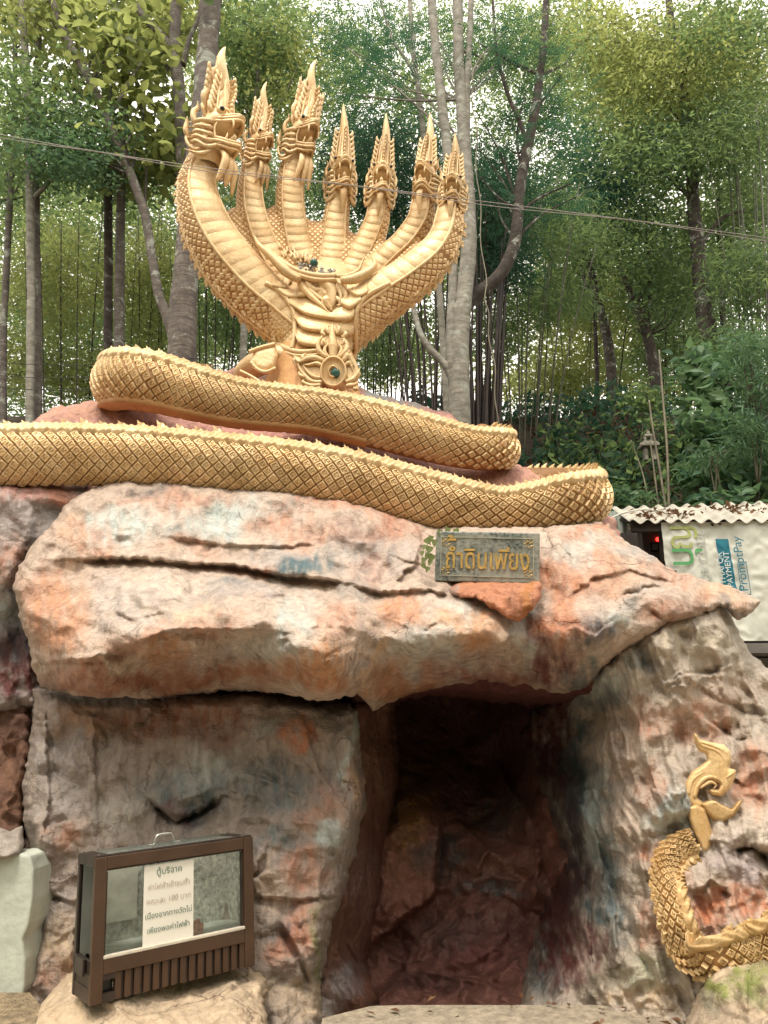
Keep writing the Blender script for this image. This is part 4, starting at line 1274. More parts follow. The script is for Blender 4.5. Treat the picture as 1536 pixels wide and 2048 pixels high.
# ------------------------------------------------------------------ relief ornaments
FY = 6.0


def flame_tube(pts, rpx, y0, n=18, flat=0.6, y1=None, tip=0.06):
    s = spline(np.array(pts, float), n)
    C = PN(s[:, 0], s[:, 1], np.linspace(y0, y0 if y1 is None else y1, n))
    k = PX(pts[0][0], pts[0][1], y0)
    rr = rpx * k * np.interp(np.linspace(0, 1, n), [0, .3, .75, 1], [0.7, 1, .5, tip])
    return tube(C, rr, rr * flat, 7)


medal = empty('medallion', (0, 0, 0))
medal.parent = naga
medal.location = (0, 0, 0)
yM = drape(666, 745)[0][1] - 0.12


def disc(cu, cv, rpx, y, prof, seg=40, squash=1.2, tiltx=0.0):
    """lathe facing the viewer; prof = [(radius fraction, forward metres)]"""
    k = PX(cu, cv, y)
    c = np.array(P(cu, cv, y))
    a = np.linspace(0, 2 * np.pi, seg, endpoint=False)
    V = []
    up = norm(np.array([0, -.25, 1.0]))
    nr = norm(np.array([0, -1.0, -.25]))
    for (rf, fo) in prof:
        for t in a:
            V.append(c + np.array([1, 0, 0]) * math.cos(t) * rf * rpx * k + up * math.sin(t) * rf * rpx * k * squash + nr * fo)
    F = grid_faces(len(prof), seg, True).tolist()
    F.append([(len(prof) - 1) * seg + j for j in range(seg)])
    return np.array(V), F


V, F = disc(667, 745, 27, yM, [(0.95, -.12), (1.0, 0.02), (.97, .05), (.88, .06), (.82, .045), (.80, .025), (.45, .03), (.38, .035), (.36, .055), (.30, .055), (.28, .03), (.05, .03)])
md = obj('disc', V, F, [M_GOLDP], medal)
V, F = disc(671, 746, 9, yM - 0.035, [(1, -.01), (.95, .008), (.7, .016), (.3, .02)])
obj('gem', V, F, [M_GEM], medal)
mb = MB()
yw = yM - 0.01
for pts, rp in (([(648, 722), (630, 716), (612, 718), (598, 724), (588, 712)], 6), ([(646, 764), (624, 764), (610, 752), (600, 738), (594, 722)], 5), ([(650, 735), (634, 727), (616, 730), (606, 728)], 4),
                ([(645, 756), (628, 754), (614, 742), (606, 730)], 4), ([(642, 770), (622, 772), (606, 764), (610, 758)], 5), ([(612, 756), (600, 750), (598, 742)], 4), ([(640, 776), (625, 782), (616, 774)], 5),
                ([(604, 722), (606, 712), (612, 706)], 4), ([(590, 716), (588, 724), (592, 734)], 3),
                ([(686, 722), (696, 712), (702, 720), (710, 734)], 6), ([(690, 764), (704, 760), (714, 748), (720, 736)], 5), ([(690, 730), (700, 726), (706, 742)], 4), ([(692, 772), (708, 770), (718, 762)], 5),
                ([(688, 716), (694, 706), (702, 700)], 4), ([(706, 776), (714, 778), (712, 768)], 4)):
    V, F = flame_tube(pts, rp * 1.25, yw, flat=0.9)
    mb.add(V, F)
mb.add(*pillow([(586, 710), (604, 716), (626, 711), (650, 722), (652, 765), (642, 778), (618, 774), (602, 760), (594, 738)], yw + .055, .04))
mb.add(*pillow([(686, 722), (702, 704), (712, 722), (722, 748), (714, 766), (690, 770)], yw + .055, .04))
mb.build('flame_wing', [M_GOLDP], medal)
# pointed ornament above the disc
mb = MB()
for pts, rp in (([(655, 714), (640, 704), (636, 690), (642, 676), (650, 668)], 5), ([(678, 714), (690, 704), (694, 690), (688, 678), (682, 670)], 5), ([(660, 716), (650, 706), (650, 696), (656, 688), (652, 682)], 4),
                ([(674, 716), (682, 704), (682, 694), (676, 688)], 4), ([(666, 716), (666, 690), (664, 668), (666, 648)], 9), ([(652, 690), (648, 680), (656, 676)], 3), ([(684, 690), (688, 680), (680, 676)], 3),
                ([(650, 672), (644, 664), (650, 658)], 4), ([(658, 668), (654, 656), (660, 650)], 4), ([(674, 668), (678, 656), (672, 652)], 4), ([(686, 676), (692, 666), (686, 662)], 4)):
    V, F = flame_tube(pts, rp * 1.2, yw, flat=0.9)
    mb.add(V, F)
mb.build('crest_ornament', [M_GOLDP], medal)

# breast ornament: lotus boss between two curled leaves, tray with flowers above, horn-like arms
yb = drape(650, 590)[0][1] - 0.05
mb = MB()
for pts, rp in (([(604, 552), (602, 568), (622, 592), (645, 612), (660, 628)], 7), ([(610, 554), (618, 572), (636, 580), (646, 572)], 7), ([(606, 560), (624, 584), (648, 600), (654, 590)], 5),
                ([(672, 562), (684, 574), (692, 592), (684, 608), (672, 610)], 6), ([(664, 562), (676, 576), (682, 594), (674, 600)], 5), ([(656, 558), (668, 572), (672, 590)], 5),
                ([(648, 556), (642, 566), (650, 576), (658, 584)], 6), ([(656, 560), (664, 566), (656, 574)], 5),
                ([(652, 594), (654, 606), (665, 622)], 9), ([(650, 596), (646, 608), (652, 616)], 5), ([(672, 594), (680, 604), (678, 614)], 5), ([(652, 576), (660, 586), (670, 592)], 7), ([(646, 582), (654, 590), (664, 594)], 6),
                ([(640, 560), (660, 575), (665, 600), (660, 622)], 12)):
    V, F = flame_tube(pts, rp * 1.15, yb, flat=0.8)
    mb.add(V, F)
V, F = disc(652, 592, 30, yb + 0.05, [(1.0, -.08), (.9, .02), (.5, .05), (.1, .06)], squash=1.0)
mb.add(V, F)
mb.add(*pillow([(600, 550), (640, 554), (676, 560), (692, 590), (682, 606), (662, 630), (640, 612), (604, 574)], yb + .075, .05))
mb.build('breast_ornament', [M_GOLDP], naga)
mb = MB()
yt = yb - 0.04
for pts, rp in (([(672, 553), (636, 552), (600, 544), (569, 528), (530, 497)], 6.5), ([(672, 560), (636, 560), (602, 552), (575, 538)], 5)):
    s = spline(np.array(pts, float), 24)
    C = PN(s[:, 0], s[:, 1], yt)
    mb.add(*tube(C, rp * PX(640, 550, yt), rp * 1.1 * PX(640, 550, yt), 8))
mb.build('necklace', [M_GOLDP], naga)
for pts, rp in (([(600, 560), (575, 545), (545, 515), (518, 490), (508, 470)], 11), ([(681, 561), (709, 558), (738, 543), (750, 528), (742, 512)], 11), ([(672, 552), (694, 552), (716, 541), (724, 524), (732, 508)], 5)):
    V, F = flame_tube(pts, rp, yt - 0.02, flat=1.0, n=22)
    obj('arm_ornament', V, F, [M_GOLDP], naga)
mb = MB()
r2 = random.Random(4)
for i in range(38):
    t = r2.random()
    u, v = 562 + 70 * t + r2.uniform(-6, 6), 505 + 36 * t + r2.uniform(-12, 8)
    s_ = r2.uniform(5, 10)
    V, F = flame_tube([(u, v), (u + r2.uniform(-3, 3), v - s_), (u + r2.uniform(-7, 7), v - s_ * 1.9)], s_ * .5, yt + r2.uniform(-.02, .06), n=6, flat=1)
    mb.add(V, F)
mb.build('flower_heap', [M_GOLDP], naga)
mb = MB()
for i in range(70):
    t = r2.random()
    c = np.array(P(598 + 72 * t, 530 + 16 * t ** .6 + r2.uniform(-7, 5), yt - 0.01 + r2.uniform(-.02, .03)))
    V, F = box((0, 0, 0), (.02, .012, .014), Matrix.Translation(c) @ Matrix.Rotation(r2.uniform(0, 6), 4, (r2.random(), r2.random(), 1)))
    mb.add(V, F)
o = mb.build('mirror_mosaic', [M_CHIP], naga, smooth=False)
o['kind'] = 'stuff'
V, F = disc(628, 525, 8, yt - 0.03, [(1, -.02), (.95, .01), (.7, .024), (.3, .03)], squash=1.0)
obj('gem', V, F, [M_GEM], naga)

# ------------------------------------------------------------------ heads (built once in head space: x right, y back, z up; chin at 0, tip at 1)
def ht(pts, rad, sides=6, flat=0.7, prof=None, n=None, face=(0, -1, 0)):
    n = n or max(6, 4 * len(pts))
    C = spline(np.array(pts, float), n)
    rr = rad * np.interp(np.linspace(0, 1, n), [0, .3, .75, 1], prof or [.7, 1, .6, .06])
    return tube(C, rr, rr * flat, sides, face=face)


def both(mb, pts, rad, **kw):
    for s, m_ in zip((-1, 1), mb if isinstance(mb, tuple) else (mb, mb)):
        m_.add(*ht([(s * x, y, z) for x, y, z in pts], rad, **kw))


def head_meshes(wavy):
    w = {}
    sw = (lambda z: (0.035 * math.sin((z - .45) * 11) if z > .45 else 0)) if wavy else (lambda z: 0.012 * math.sin((z - .5) * 9) if z > .5 else 0)
    # skull and spire, one loft
    prof = [(-.06, .085, .10, .05), (0.0, .11, .12, .05), (.06, .12, .12, .05), (.12, .115, .10, .06), (.18, .115, .10, .06), (.24, .12, .13, .0), (.29, .115, .13, -.02), (.34, .10, .115, 0.0), (.42, .088, .10, .01),
            (.50, .076, .085, .015), (.58, .062, .07, .02), (.66, .050, .055, .02), (.74, .045, .05, .02), (.82, .036, .04, .02), (.90, .024, .026, .02), (.96, .013, .014, .02), (1.0, .003, .003, .02)]
    pr = spline(np.array([(a, b_, c, d) for a, b_, c, d in prof]), 52)
    V = []
    for (z, rx, ry, yc) in pr:
        for t in np.linspace(0, 2 * np.pi, 16, endpoint=False):
            rx2 = rx * (1 + (0.10 * math.cos(4 * t) if z > .35 else 0))
            V.append((math.sin(t) * rx2 + sw(z), yc - math.cos(t) * ry, z))
    mb = MB()
    mb.add(np.array(V), grid_faces(52, 16, True))
    # snout above the mouth, jaw below
    for (z0, zz, ry, rx) in ((.27, .038, .215, .080), (.06, .032, .175, .070)):
        a = np.linspace(0, 2 * np.pi, 18, endpoint=False)
        b2 = np.linspace(-1.45, 1.45, 9)
        Vs = np.array([(math.cos(q) * math.sin(t) * rx, -.02 - math.cos(q) * math.cos(t) * ry, z0 + math.sin(q) * zz + (0.10 * max(0, math.cos(t)) ** 2 * .3 if z0 > .2 else 0)) for q in b2 for t in a])
        mb.add(Vs, grid_faces(9, 18, True))
    w['head'] = (mb, M_GOLDP)
    # lips: horseshoe ribbons round the mouth
    mb = MB()
    for z, k, rr in ((.245, 1.0, .013), (.272, .98, .013), (.298, .92, .012), (.088, .92, .012), (.060, .98, .012), (.03, .9, .011)):
        pts = [(math.sin(t) * .095 * k, -.03 - math.cos(t) * .185 * k, z + .018 * math.sin(3 * t + (1.5 if z > .2 else 0))) for t in np.linspace(-1.9, 1.9, 15)]
        mb.add(*ht(pts, rr, prof=[.8, 1, 1, .8], flat=1, n=26))
    both(mb, [(.082, -.09, .245), (.095, -.07, .17), (.082, -.08, .09)], .012, prof=[1, .8, .8, 1])
    w['lip'] = (mb, M_GOLDP)
    # dark palate inside the mouth
    V, F = box((0, .01, .16), (.15, .08, .15))
    w['mouth'] = (MB().add(V, F), M_ORNG)
    mb = MB()
    both(mb, [(.055, -.185, .24), (.058, -.195, .20), (.055, -.19, .165)], .013, prof=[1, .8, .5, .05])
    both(mb, [(.055, -.14, .085), (.056, -.152, .115), (.052, -.15, .15)], .012, prof=[1, .8, .5, .05])
    for x in (-.03, -.01, .01, .03):
        mb.add(*ht([(x, -.155, .245), (x, -.16, .215)], .009, prof=[1, 1, .6, .1]))
    w['fang'] = (mb, M_GOLDP)
    mb = MB()
    mb.add(*ht([(0, -.02, .08), (0, -.12, .10), (0, -.17, .14), (0, -.16, .18)], .03, flat=.6, prof=[1, 1, .6, .05]))
    w['tongue'] = (mb, M_GOLDP)
    # beard hanging from the chin
    mb = MB()
    if wavy:
        for dx, ln in ((-.035, .26), (.02, .24), (.065, .26)):
            mb.add(*ht([(dx * .6, -.10, .03), (dx, -.15, -.06), (dx * 1.25, -.14, -.16), (dx * 1.7, -.12, -ln)], .034, prof=[.9, 1, .75, .3]))
    else:
        mb.add(*ht([(0, -.09, .05), (0, -.16, -.03), (0, -.15, -.13), (.0, -.12, -.23)], .042, prof=[.8, 1, .62, .2]))
    w['beard'] = (mb, M_GOLDP)
    # brows, ruffles behind the jaw, ears
    mb = (MB(), MB())
    for k in range(5):
        zz = .02 + .045 * k
        both(mb, [(.07, -.10 + .02 * k, zz + .02), (.12, -.05, zz - .02 + .01 * k), (.15, .02, zz + .02), (.165, .06, zz + .0), (.15 + .012 * (k % 2), .12, zz + .03)], .019, n=18)
    both(mb, [(.10, -.02, .02), (.15, .03, -.03), (.17, .08, .03), (.16, .1, .10), (.13, .09, .12), (.12, .06, .08)], .018, n=20)
    both(mb, [(.09, -.06, -.01), (.13, -.02, -.06), (.16, .04, -.05), (.15, .12, 0)], .018, n=16)
    w['jaw_ruffle'], w['jaw_ruffle2'] = (mb[0], M_GOLDP), (mb[1], M_GOLDP)
    mb = (MB(), MB())
    both(mb, [(.11, .03, .16), (.155, .06, .22), (.165, .07, .29), (.145, .06, .34), (.165, .05, .38)], .026, n=16)
    both(mb, [(.12, .08, .06), (.175, .10, .12), (.18, .10, .19), (.195, .09, .23)], .024, n=14)
    both(mb, [(.10, .02, .28), (.125, .03, .35), (.12, .04, .41), (.145, .03, .45)], .022, n=14)
    w['ear'], w['ear2'] = (mb[0], M_GOLDP), (mb[1], M_GOLDP)
    # brow ridge and crest of flames up the spire
    mb = MB()
    both(mb, [(.012, -.12, .315), (.05, -.125, .345), (.088, -.09, .34), (.115, -.04, .37)], .014, n=14)
    for k, z in enumerate(np.arange(.33, .68, .052)):
        sc = 1 - (z - .3) * .9
        x0 = .095 * sc + .02
        both(mb, [(x0 * .70, -.03, z - .01), (x0 * 1.0, -.025, z + .008), (x0 * 1.12, -.02, z + .04 * sc + .012), (x0 * 1.04, -.02, z + .075 * sc + .012)], .022 * sc + .004, n=10)
    for z in np.arange(.345, .70, .042):
        sc = 1 - (z - .3) * .75
        yy = -.115 * sc - .004 + .02
        mb.add(*ht([(sw(z), yy + .02, z - .012), (sw(z), yy - .022, z + .004), (sw(z), yy - .014, z + .034)], .024 * sc, sides=4, prof=[1, 1, .55, .05], n=6))
    both(mb, [(.050, -.10, .33), (.050, -.085, .45), (.040, -.06, .58), (.022, -.045, .68)], .009, prof=[1, 1, 1, .3], n=20)
    both(mb, [(.085, -.06, .34), (.078, -.045, .46), (.060, -.03, .60), (.040, -.01, .72)], .009, prof=[1, 1, 1, .3], n=20)
    w['crest'] = (mb, M_GOLDP)
    if wavy:
        mb = MB()
        for pts, rr in (([(-.09, .03, .34), (-.13, .03, .44), (-.09, .03, .55), (-.115, .03, .63), (-.07, .03, .72)], .034), ([(.09, .03, .34), (.13, .04, .42), (.10, .04, .52), (.145, .04, .60), (.12, .03, .68)], .040),
                        ([(.06, .03, .5), (.12, .03, .60), (.075, .03, .70), (.10, .03, .80)], .034), ([(-.04, .03, .58), (-.095, .03, .68), (-.045, .03, .78), (-.07, .03, .86)], .028),
                        ([(.03, .0, .36), (.075, -.03, .46), (.04, -.03, .56), (.09, -.02, .64)], .018), ([(-.03, -.02, .40), (-.08, -.03, .5), (-.03, -.03, .6), (-.06, -.03, .68)], .016)):
            mb.add(*ht(pts, rr, n=22, flat=.55))
        for k in range(7):
            z = .36 + k * .055
            mb.add(*ht([(.10, .03, z), (.14, .03, z + .01), (.155, .03, z + .045), (.14, .03, z + .08)], .024, n=9))
            mb.add(*ht([(-.09, .03, z), (-.12, .03, z + .012), (-.13, .03, z + .045), (-.12, .03, z + .07)], .020, n=9))
        w['flame_crest'] = (mb, M_GOLDP)
    out = {}
    for kname, (m_, mt) in w.items():
        out[kname] = fresh_mesh(kname, np.concatenate(m_.V), m_.F, [mt])
    # eyes
    def ball(c, rad, seg=10, rings=6):
        V, F = [], []
        for i in range(rings + 1):
            t = math.pi * i / rings
            for j in range(seg):
                q = 2 * math.pi * j / seg
                V.append((c[0] + rad * math.sin(t) * math.cos(q), c[1] + rad * math.sin(t) * math.sin(q), c[2] + rad * math.cos(t)))
        return np.array(V), grid_faces(rings + 1, seg, True)
    for s, nm in ((-1, 'l'), (1, 'r')):
        V, F = ball((s * .082, -.088, .325), .030)
        V2, F2 = ball((s * .094, -.110, .328), .018)
        me = fresh_mesh('eye', np.vstack([V, V2]), np.vstack([F, F2 + len(V)]), [M_GOLDP, M_BLACK])
        mi = np.zeros(len(me.polygons), np.int32)
        mi[len(F):] = 1
        me.polygons.foreach_set('material_index', mi)
        out['eye' + nm] = me
    return out


HM = {True: head_meshes(True), False: head_meshes(False)}
HEADS = [((424, 318), (457, 94), 6.02, 66, True, 1.12), ((512, 332), (537, 163), 6.32, 52, True, .90), ((594, 322), (637, 118), 6.40, 44, True, 0.88), ((682, 394), (690, 205), 6.48, 14, False, .86),
         ((759, 402), (775, 224), 6.44, 4, False, .88), ((848, 396), (861, 223), 6.30, -22, False, .90), ((903, 414), (912, 264), 6.12, -8, False, 1.04)]
for (b0, t0, y, yaw, wavy, wk) in HEADS:
    pb, pt = P(b0[0], b0[1], y), P(t0[0], t0[1], y - 0.12)
    z = (pt - pb)
    ln = z.length
    z.normalize()
    fwd = Vector((0, -1, 0))
    fwd = (fwd - fwd.dot(z) * z).normalized()
    fwd.rotate(Matrix.Rotation(R(yaw), 3, z))
    yv = -fwd
    xv = yv.cross(z)
    M = basis(xv, yv, z, pb, ln * wk, ln * wk, ln)
    hm = HM[wavy]
    hd = place('head', hm['head'], M, naga)
    for kname, me in hm.items():
        if kname == 'head':
            continue
        nm = 'eye' if kname.startswith('eye') else kname.rstrip('2')
        o = bpy.data.objects.new(nm, me)
        scene.collection.objects.link(o)
        o.parent = hd

# fins down the outer edge of the two outermost necks
ME_FIN = fresh_mesh('fin', np.array(xf(Matrix.Identity(4), np.array([v.co[:] for v in ME_SPIKE.vertices]))), [list(p.vertices) for p in ME_SPIKE.polygons], [M_GOLDP], smooth=False)
for ni, sg in ((0, -1), (6, 1)):
    C, r, ph0 = neck_paths[ni]
    T, Fd, S = frames(C)
    L = np.concatenate([[0], np.cumsum(np.linalg.norm(np.diff(C, axis=0), axis=1))])
    for row, angk in ((0, 1.62), (1, 1.1)):
        s = 0.12
        while s < L[-1] - 0.1:
            i = int(np.interp(s, L, np.arange(len(C))))
            out_ = S[i] * np.sign(S[i, 0]) * sg
            q = C[i] + out_ * r[i] * math.sin(angk) + Fd[i] * r[i] * .85 * math.cos(angk)
            nrm = norm(out_ * math.sin(angk) + Fd[i] * math.cos(angk))
            X = T[i]
            h = 0.055 if row == 0 else 0.03
            Mx = basis(X, np.cross(nrm, X), nrm, q - nrm * .006, 0.062, 0.06, h * random.uniform(.8, 1.2))
            place('fin', ME_FIN, Mx, neck_objs[ni])
            s += 0.085
    C2 = np.array([C[i] + S[i] * np.sign(S[i, 0]) * sg * r[i] * math.sin(1.32) + Fd[i] * r[i] * .85 * math.cos(1.32) for i in range(len(C))])
    obj('rib', *tube(C2, 0.014, sides=6), [M_GOLDP], neck_objs[ni])
# ------------------------------------------------------------------ ground
def ground_z(x, y):
    ys = [-80, 8.2, 9.1, 10.5, 13, 17, 40, 90, 220]
    zs = [-0.12, -0.12, 3.3, 5.0, 7.2, 8.0, 11, 12, 14]
    z = np.interp(y, ys, zs)
    q = np.stack([np.asarray(x) * .35, np.asarray(y) * .35, np.zeros_like(np.asarray(x, float))], -1)
    return z + np.clip((np.asarray(y) - 8.6) * .3, 0, 1) * 0.5 * fbm(q.reshape(-1, 3), 3).reshape(np.shape(x))


M_SOIL = simple_mat('forest_floor', (0.060, 0.040, 0.024), rough=0.95, var=0.4, scale=3.0, bmp=0.8, bd=0.08)
M_YARD = simple_mat('yard_concrete', (0.34, 0.29, 0.23), rough=0.9, var=0.18, scale=2.0, bmp=0.3, bd=0.01)
xs = np.concatenate([np.linspace(-200, -16, 12), np.linspace(-14, 14, 90), np.linspace(16, 200, 12)])
ys = np.concatenate([np.linspace(8.0, 20, 70), np.linspace(21, 220, 25)])
X_, Y_ = np.meshgrid(xs, ys)
Z_ = ground_z(X_.ravel(), Y_.ravel())
o = obj('hillside', np.stack([X_.ravel(), Y_.ravel(), Z_], -1), grid_faces(*X_.shape), [M_SOIL])
tag(o, kind='structure')
hx, hy = np.meshgrid(np.linspace(-120, 120, 50), np.linspace(-14, -120, 30))  # unseen rising slope added behind the viewer, blocks sky near the horizon
hz = -.14 + np.interp(-hy, [14, 22, 60, 120], [0, 3.5, 16, 26]) + 1.5 * fbm(np.stack([hx.ravel() * .06, hy.ravel() * .06, hx.ravel() * 0], -1), 3).reshape(hx.shape)
hz[0] = -.2
o = obj('sky_blocking_slope', np.stack([hx.ravel(), hy.ravel(), hz.ravel()], -1), grid_faces(*hx.shape)[:, ::-1], [M_SOIL])
tag(o, kind='structure')
o = obj('ground', np.array([(-200, -80, -.12), (200, -80, -.12), (200, 8.0, -.12), (-200, 8.0, -.12)]), [[0, 1, 2, 3]], [M_YARD])
tag(o, kind='structure')


# ------------------------------------------------------------------ leaves
def leaf_material(name, dark, mid, lite, back, trans=0.5):
    m, nt, b = new_mat(name)
    L = nt.links.new
    at = nd(nt, 'ShaderNodeAttribute', attribute_name='tint')
    c = ramp(nt, at.outputs['Fac'], [(0.0, dark), (0.5, mid), (1.0, lite)])
    L(c, b.inputs['Base Color'])
    b.inputs['Roughness'].default_value = 0.5
    b.inputs['Specular IOR Level'].default_value = 0.35
    tr = nd(nt, 'ShaderNodeBsdfTranslucent')
    L(mix(nt, c, back, 0.55), tr.inputs['Color'])
    ms = nd(nt, 'ShaderNodeMixShader')
    ms.inputs[0].default_value = trans
    L(b.outputs[0], ms.inputs[1])
    L(tr.outputs[0], ms.inputs[2])
    L(ms.outputs[0], nt.nodes['Material Output'].inputs['Surface'])
    return m


M_LEAF_DARK = leaf_material('leaf_dark', (0.010, 0.036, 0.026), (0.022, 0.070, 0.045), (0.05, 0.12, 0.065), (0.10, 0.24, 0.12), 0.4)
M_LEAF_MID = leaf_material('leaf_mid', (0.020, 0.060, 0.036), (0.048, 0.115, 0.060), (0.14, 0.20, 0.07), (0.38, 0.50, 0.17), 0.58)
M_LEAF_YEL = leaf_material('leaf_yellow', (0.055, 0.10, 0.034), (0.13, 0.17, 0.045), (0.18, 0.22, 0.06), (0.58, 0.62, 0.21), 0.62)
M_LEAF_FRESH = leaf_material('leaf_fresh', (0.04, 0.10, 0.06), (0.08, 0.17, 0.09), (0.14, 0.23, 0.11), (0.25, 0.40, 0.16), 0.4)
M_LEAF_DEAD = leaf_material('leaf_dead', (0.05, 0.022, 0.012), (0.11, 0.05, 0.025), (0.22, 0.12, 0.06), (0.2, 0.1, 0.04), 0.2)


def leaf_cloud(name, blobs, n, length, wr, mat, parent=None, per=24, spread=0.35, mode='oval', seed=0, droop=0.25, flat=0.6, tint=(0.5, 0.22)):
    """blobs: (u, v, y, ru px, rv px, ry m). Twigs of leaves gathered in clusters inside the blobs."""
    r = np.random.default_rng(1000 + seed)
    nc = max(1, n // per)
    area = np.array([b[3] * b[4] for b in blobs], float)
    pick = r.choice(len(blobs), nc, p=area / area.sum())
    B = np.array(blobs, float)[pick]
    a = norm(r.normal(size=(nc, 3))) * (r.random((nc, 1)) ** (1 / 2.6))
    y = B[:, 2] + a[:, 2] * B[:, 5]
    cc = PN(B[:, 0] + a[:, 0] * B[:, 3], B[:, 1] + a[:, 1] * B[:, 4], y)
    ctint = np.clip(r.normal(tint[0], tint[1], nc) + 0.5 * fbm(cc * .55 + seed, 2), 0, 1)
    tot = nc * per
    ci = np.repeat(np.arange(nc), per)
    k = np.tile(np.arange(per), nc)
    if mode == 'pinnate':
        # a feathery frond: leaflets in pairs along a drooping stalk
        d = norm(r.normal(size=(nc, 3)) * np.array([1, 1, .25]))
        up = np.array([0, 0, 1.0])
        side = norm(np.cross(d, up))
        t = (k // 2) / (per / 2)
        sgn = np.where(k % 2 == 0, 1.0, -1.0)
        base = cc[ci] + d[ci] * (t * spread)[:, None] - up * ((t ** 2) * spread * droop)[:, None]
        ax = norm(side[ci] * sgn[:, None] + d[ci] * 0.35 + r.normal(0, .08, (tot, 3)) - up * .12)
        nr = norm(np.cross(ax, d[ci]) * sgn[:, None])
        ln = length * (1 - 0.5 * np.abs(t - .45)) * r.uniform(.9, 1.1, tot)
    else:
        base = cc[ci] + r.normal(0, spread * 0.5, (tot, 3)) * np.array([1, 1, flat])
        ax = norm(r.normal(size=(tot, 3)) * np.array([1, 1, .5]) - np.array([0, 0, droop]))
        if mode == 'bamboo':
            twd = norm(r.normal(size=(nc, 3)) * np.array([1, 1, .3]))
            ax = norm(twd[ci] * .9 + r.normal(0, .45, (tot, 3)) - np.array([0, 0, .55]))
        nr = norm(np.cross(ax, r.normal(size=(tot, 3))) + np.array([0, -.25, .75]))
        nr = norm(nr - (nr * ax).sum(-1, keepdims=True) * ax)
        ln = length * r.uniform(.65, 1.2, tot)
    sd = np.cross(ax, nr)
    w = (ln * wr * .5)[:, None]
    l_ = ln[:, None]
    if length >= .18 and mode == 'oval':        # rounded blade for leaves big enough to show their outline
        V = np.stack([base, base + ax * l_ * .28 + sd * w + nr * w * .3, base + ax * l_ * .66 + sd * w * .8 + nr * w * .2, base + ax * l_ - nr * l_ * .14,
                      base + ax * l_ * .66 - sd * w * .8 + nr * w * .2, base + ax * l_ * .28 - sd * w + nr * w * .3, base + ax * l_ * .5 - nr * w * .1], 1).reshape(-1, 3)
        i4 = np.arange(tot) * 7
        F = np.concatenate([np.stack([i4 + 6, i4 + a_, i4 + b_], -1) for a_, b_ in ((0, 1), (1, 2), (2, 3), (3, 4), (4, 5), (5, 0))])
        per_v = 7
    else:
        V = np.stack([base, base + ax * l_ * .42 + sd * w + nr * w * .25, base + ax * l_ - nr * l_ * .10, base + ax * l_ * .42 - sd * w + nr * w * .25], 1).reshape(-1, 3)
        i4 = np.arange(tot) * 4
        F = np.concatenate([np.stack([i4, i4 + 1, i4 + 2], -1), np.stack([i4, i4 + 2, i4 + 3], -1)])
        per_v = 4
    o = obj(name, V, F, [mat], parent, smooth=False)
    tv = np.clip(ctint[ci] + r.normal(0, .10, tot), 0, 1)
    at = o.data.attributes.new('tint', 'FLOAT', 'POINT')
    at.data.foreach_set('value', np.repeat(tv, per_v).astype(np.float32))
    return o


def bark_material(name, c1, c2, c3, rings=6.0):
    m, nt, b = new_mat(name)
    L = nt.links.new
    pos = nd(nt, 'ShaderNodeNewGeometry').outputs['Position']
    n1 = nd(nt, 'ShaderNodeTexNoise', Scale=9.0, Detail=8.0, Roughness=0.7)
    L(pos, n1.inputs['Vector'])
    c = ramp(nt, n1.outputs['Fac'], [(0.3, c1), (0.5, c2), (0.66, c3)])
    n2 = nd(nt, 'ShaderNodeTexNoise', Scale=4.0, Detail=6.0, Roughness=0.75, Distortion=.6)
    L(pos, n2.inputs['Vector'])
    lich = ramp(nt, n2.outputs['Fac'], [(0.55, (0, 0, 0)), (0.62, (.8, .8, .8))])
    c = mix(nt, c, (0.40, 0.42, 0.36), lich)
    mp = nd(nt, 'ShaderNodeMapping')
    mp.inputs['Scale'].default_value = (2.5, 2.5, rings * 3)
    L(pos, mp.inputs['Vector'])
    n3 = nd(nt, 'ShaderNodeTexNoise', Scale=1.3, Detail=6.0, Roughness=.7)
    L(mp.outputs[0], n3.inputs['Vector'])
    c = mix(nt, c, ramp(nt, n3.outputs['Fac'], [(0.35, (.5, .48, .45)), (.55, (1, 1, 1)), (.7, (1.25, 1.25, 1.2))]), .7, 'MULTIPLY')
    L(c, b.inputs['Base Color'])
    b.inputs['Roughness'].default_value = 0.9
    L(bump(nt, n3.outputs['Fac'], .6, .03, bump(nt, n1.outputs['Fac'], .5, .02)), b.inputs['Normal'])
    return m


M_BARK_PALE = bark_material('bark_pale', (0.17, 0.16, 0.13), (0.27, 0.25, 0.21), (0.36, 0.34, 0.29), 3)
M_BARK_GREY = bark_material('bark_grey', (0.09, 0.075, 0.065), (0.15, 0.125, 0.11), (0.22, 0.19, 0.16), 8)
M_BARK_DARK = bark_material('bark_dark', (0.030, 0.022, 0.018), (0.055, 0.042, 0.034), (0.10, 0.08, 0.065), 3)
M_CULM = simple_mat('bamboo_culm', (0.075, 0.070, 0.035), rough=.5, var=.35, scale=4, bmp=.2)
M_CULM_D = simple_mat('bamboo_culm_dark', (0.040, 0.024, 0.018), rough=.6, var=.35, scale=4, bmp=.2)
M_CULM_P = simple_mat('bamboo_culm_pale', (0.22, 0.19, 0.13), rough=.5, var=.3, scale=4, bmp=.2)


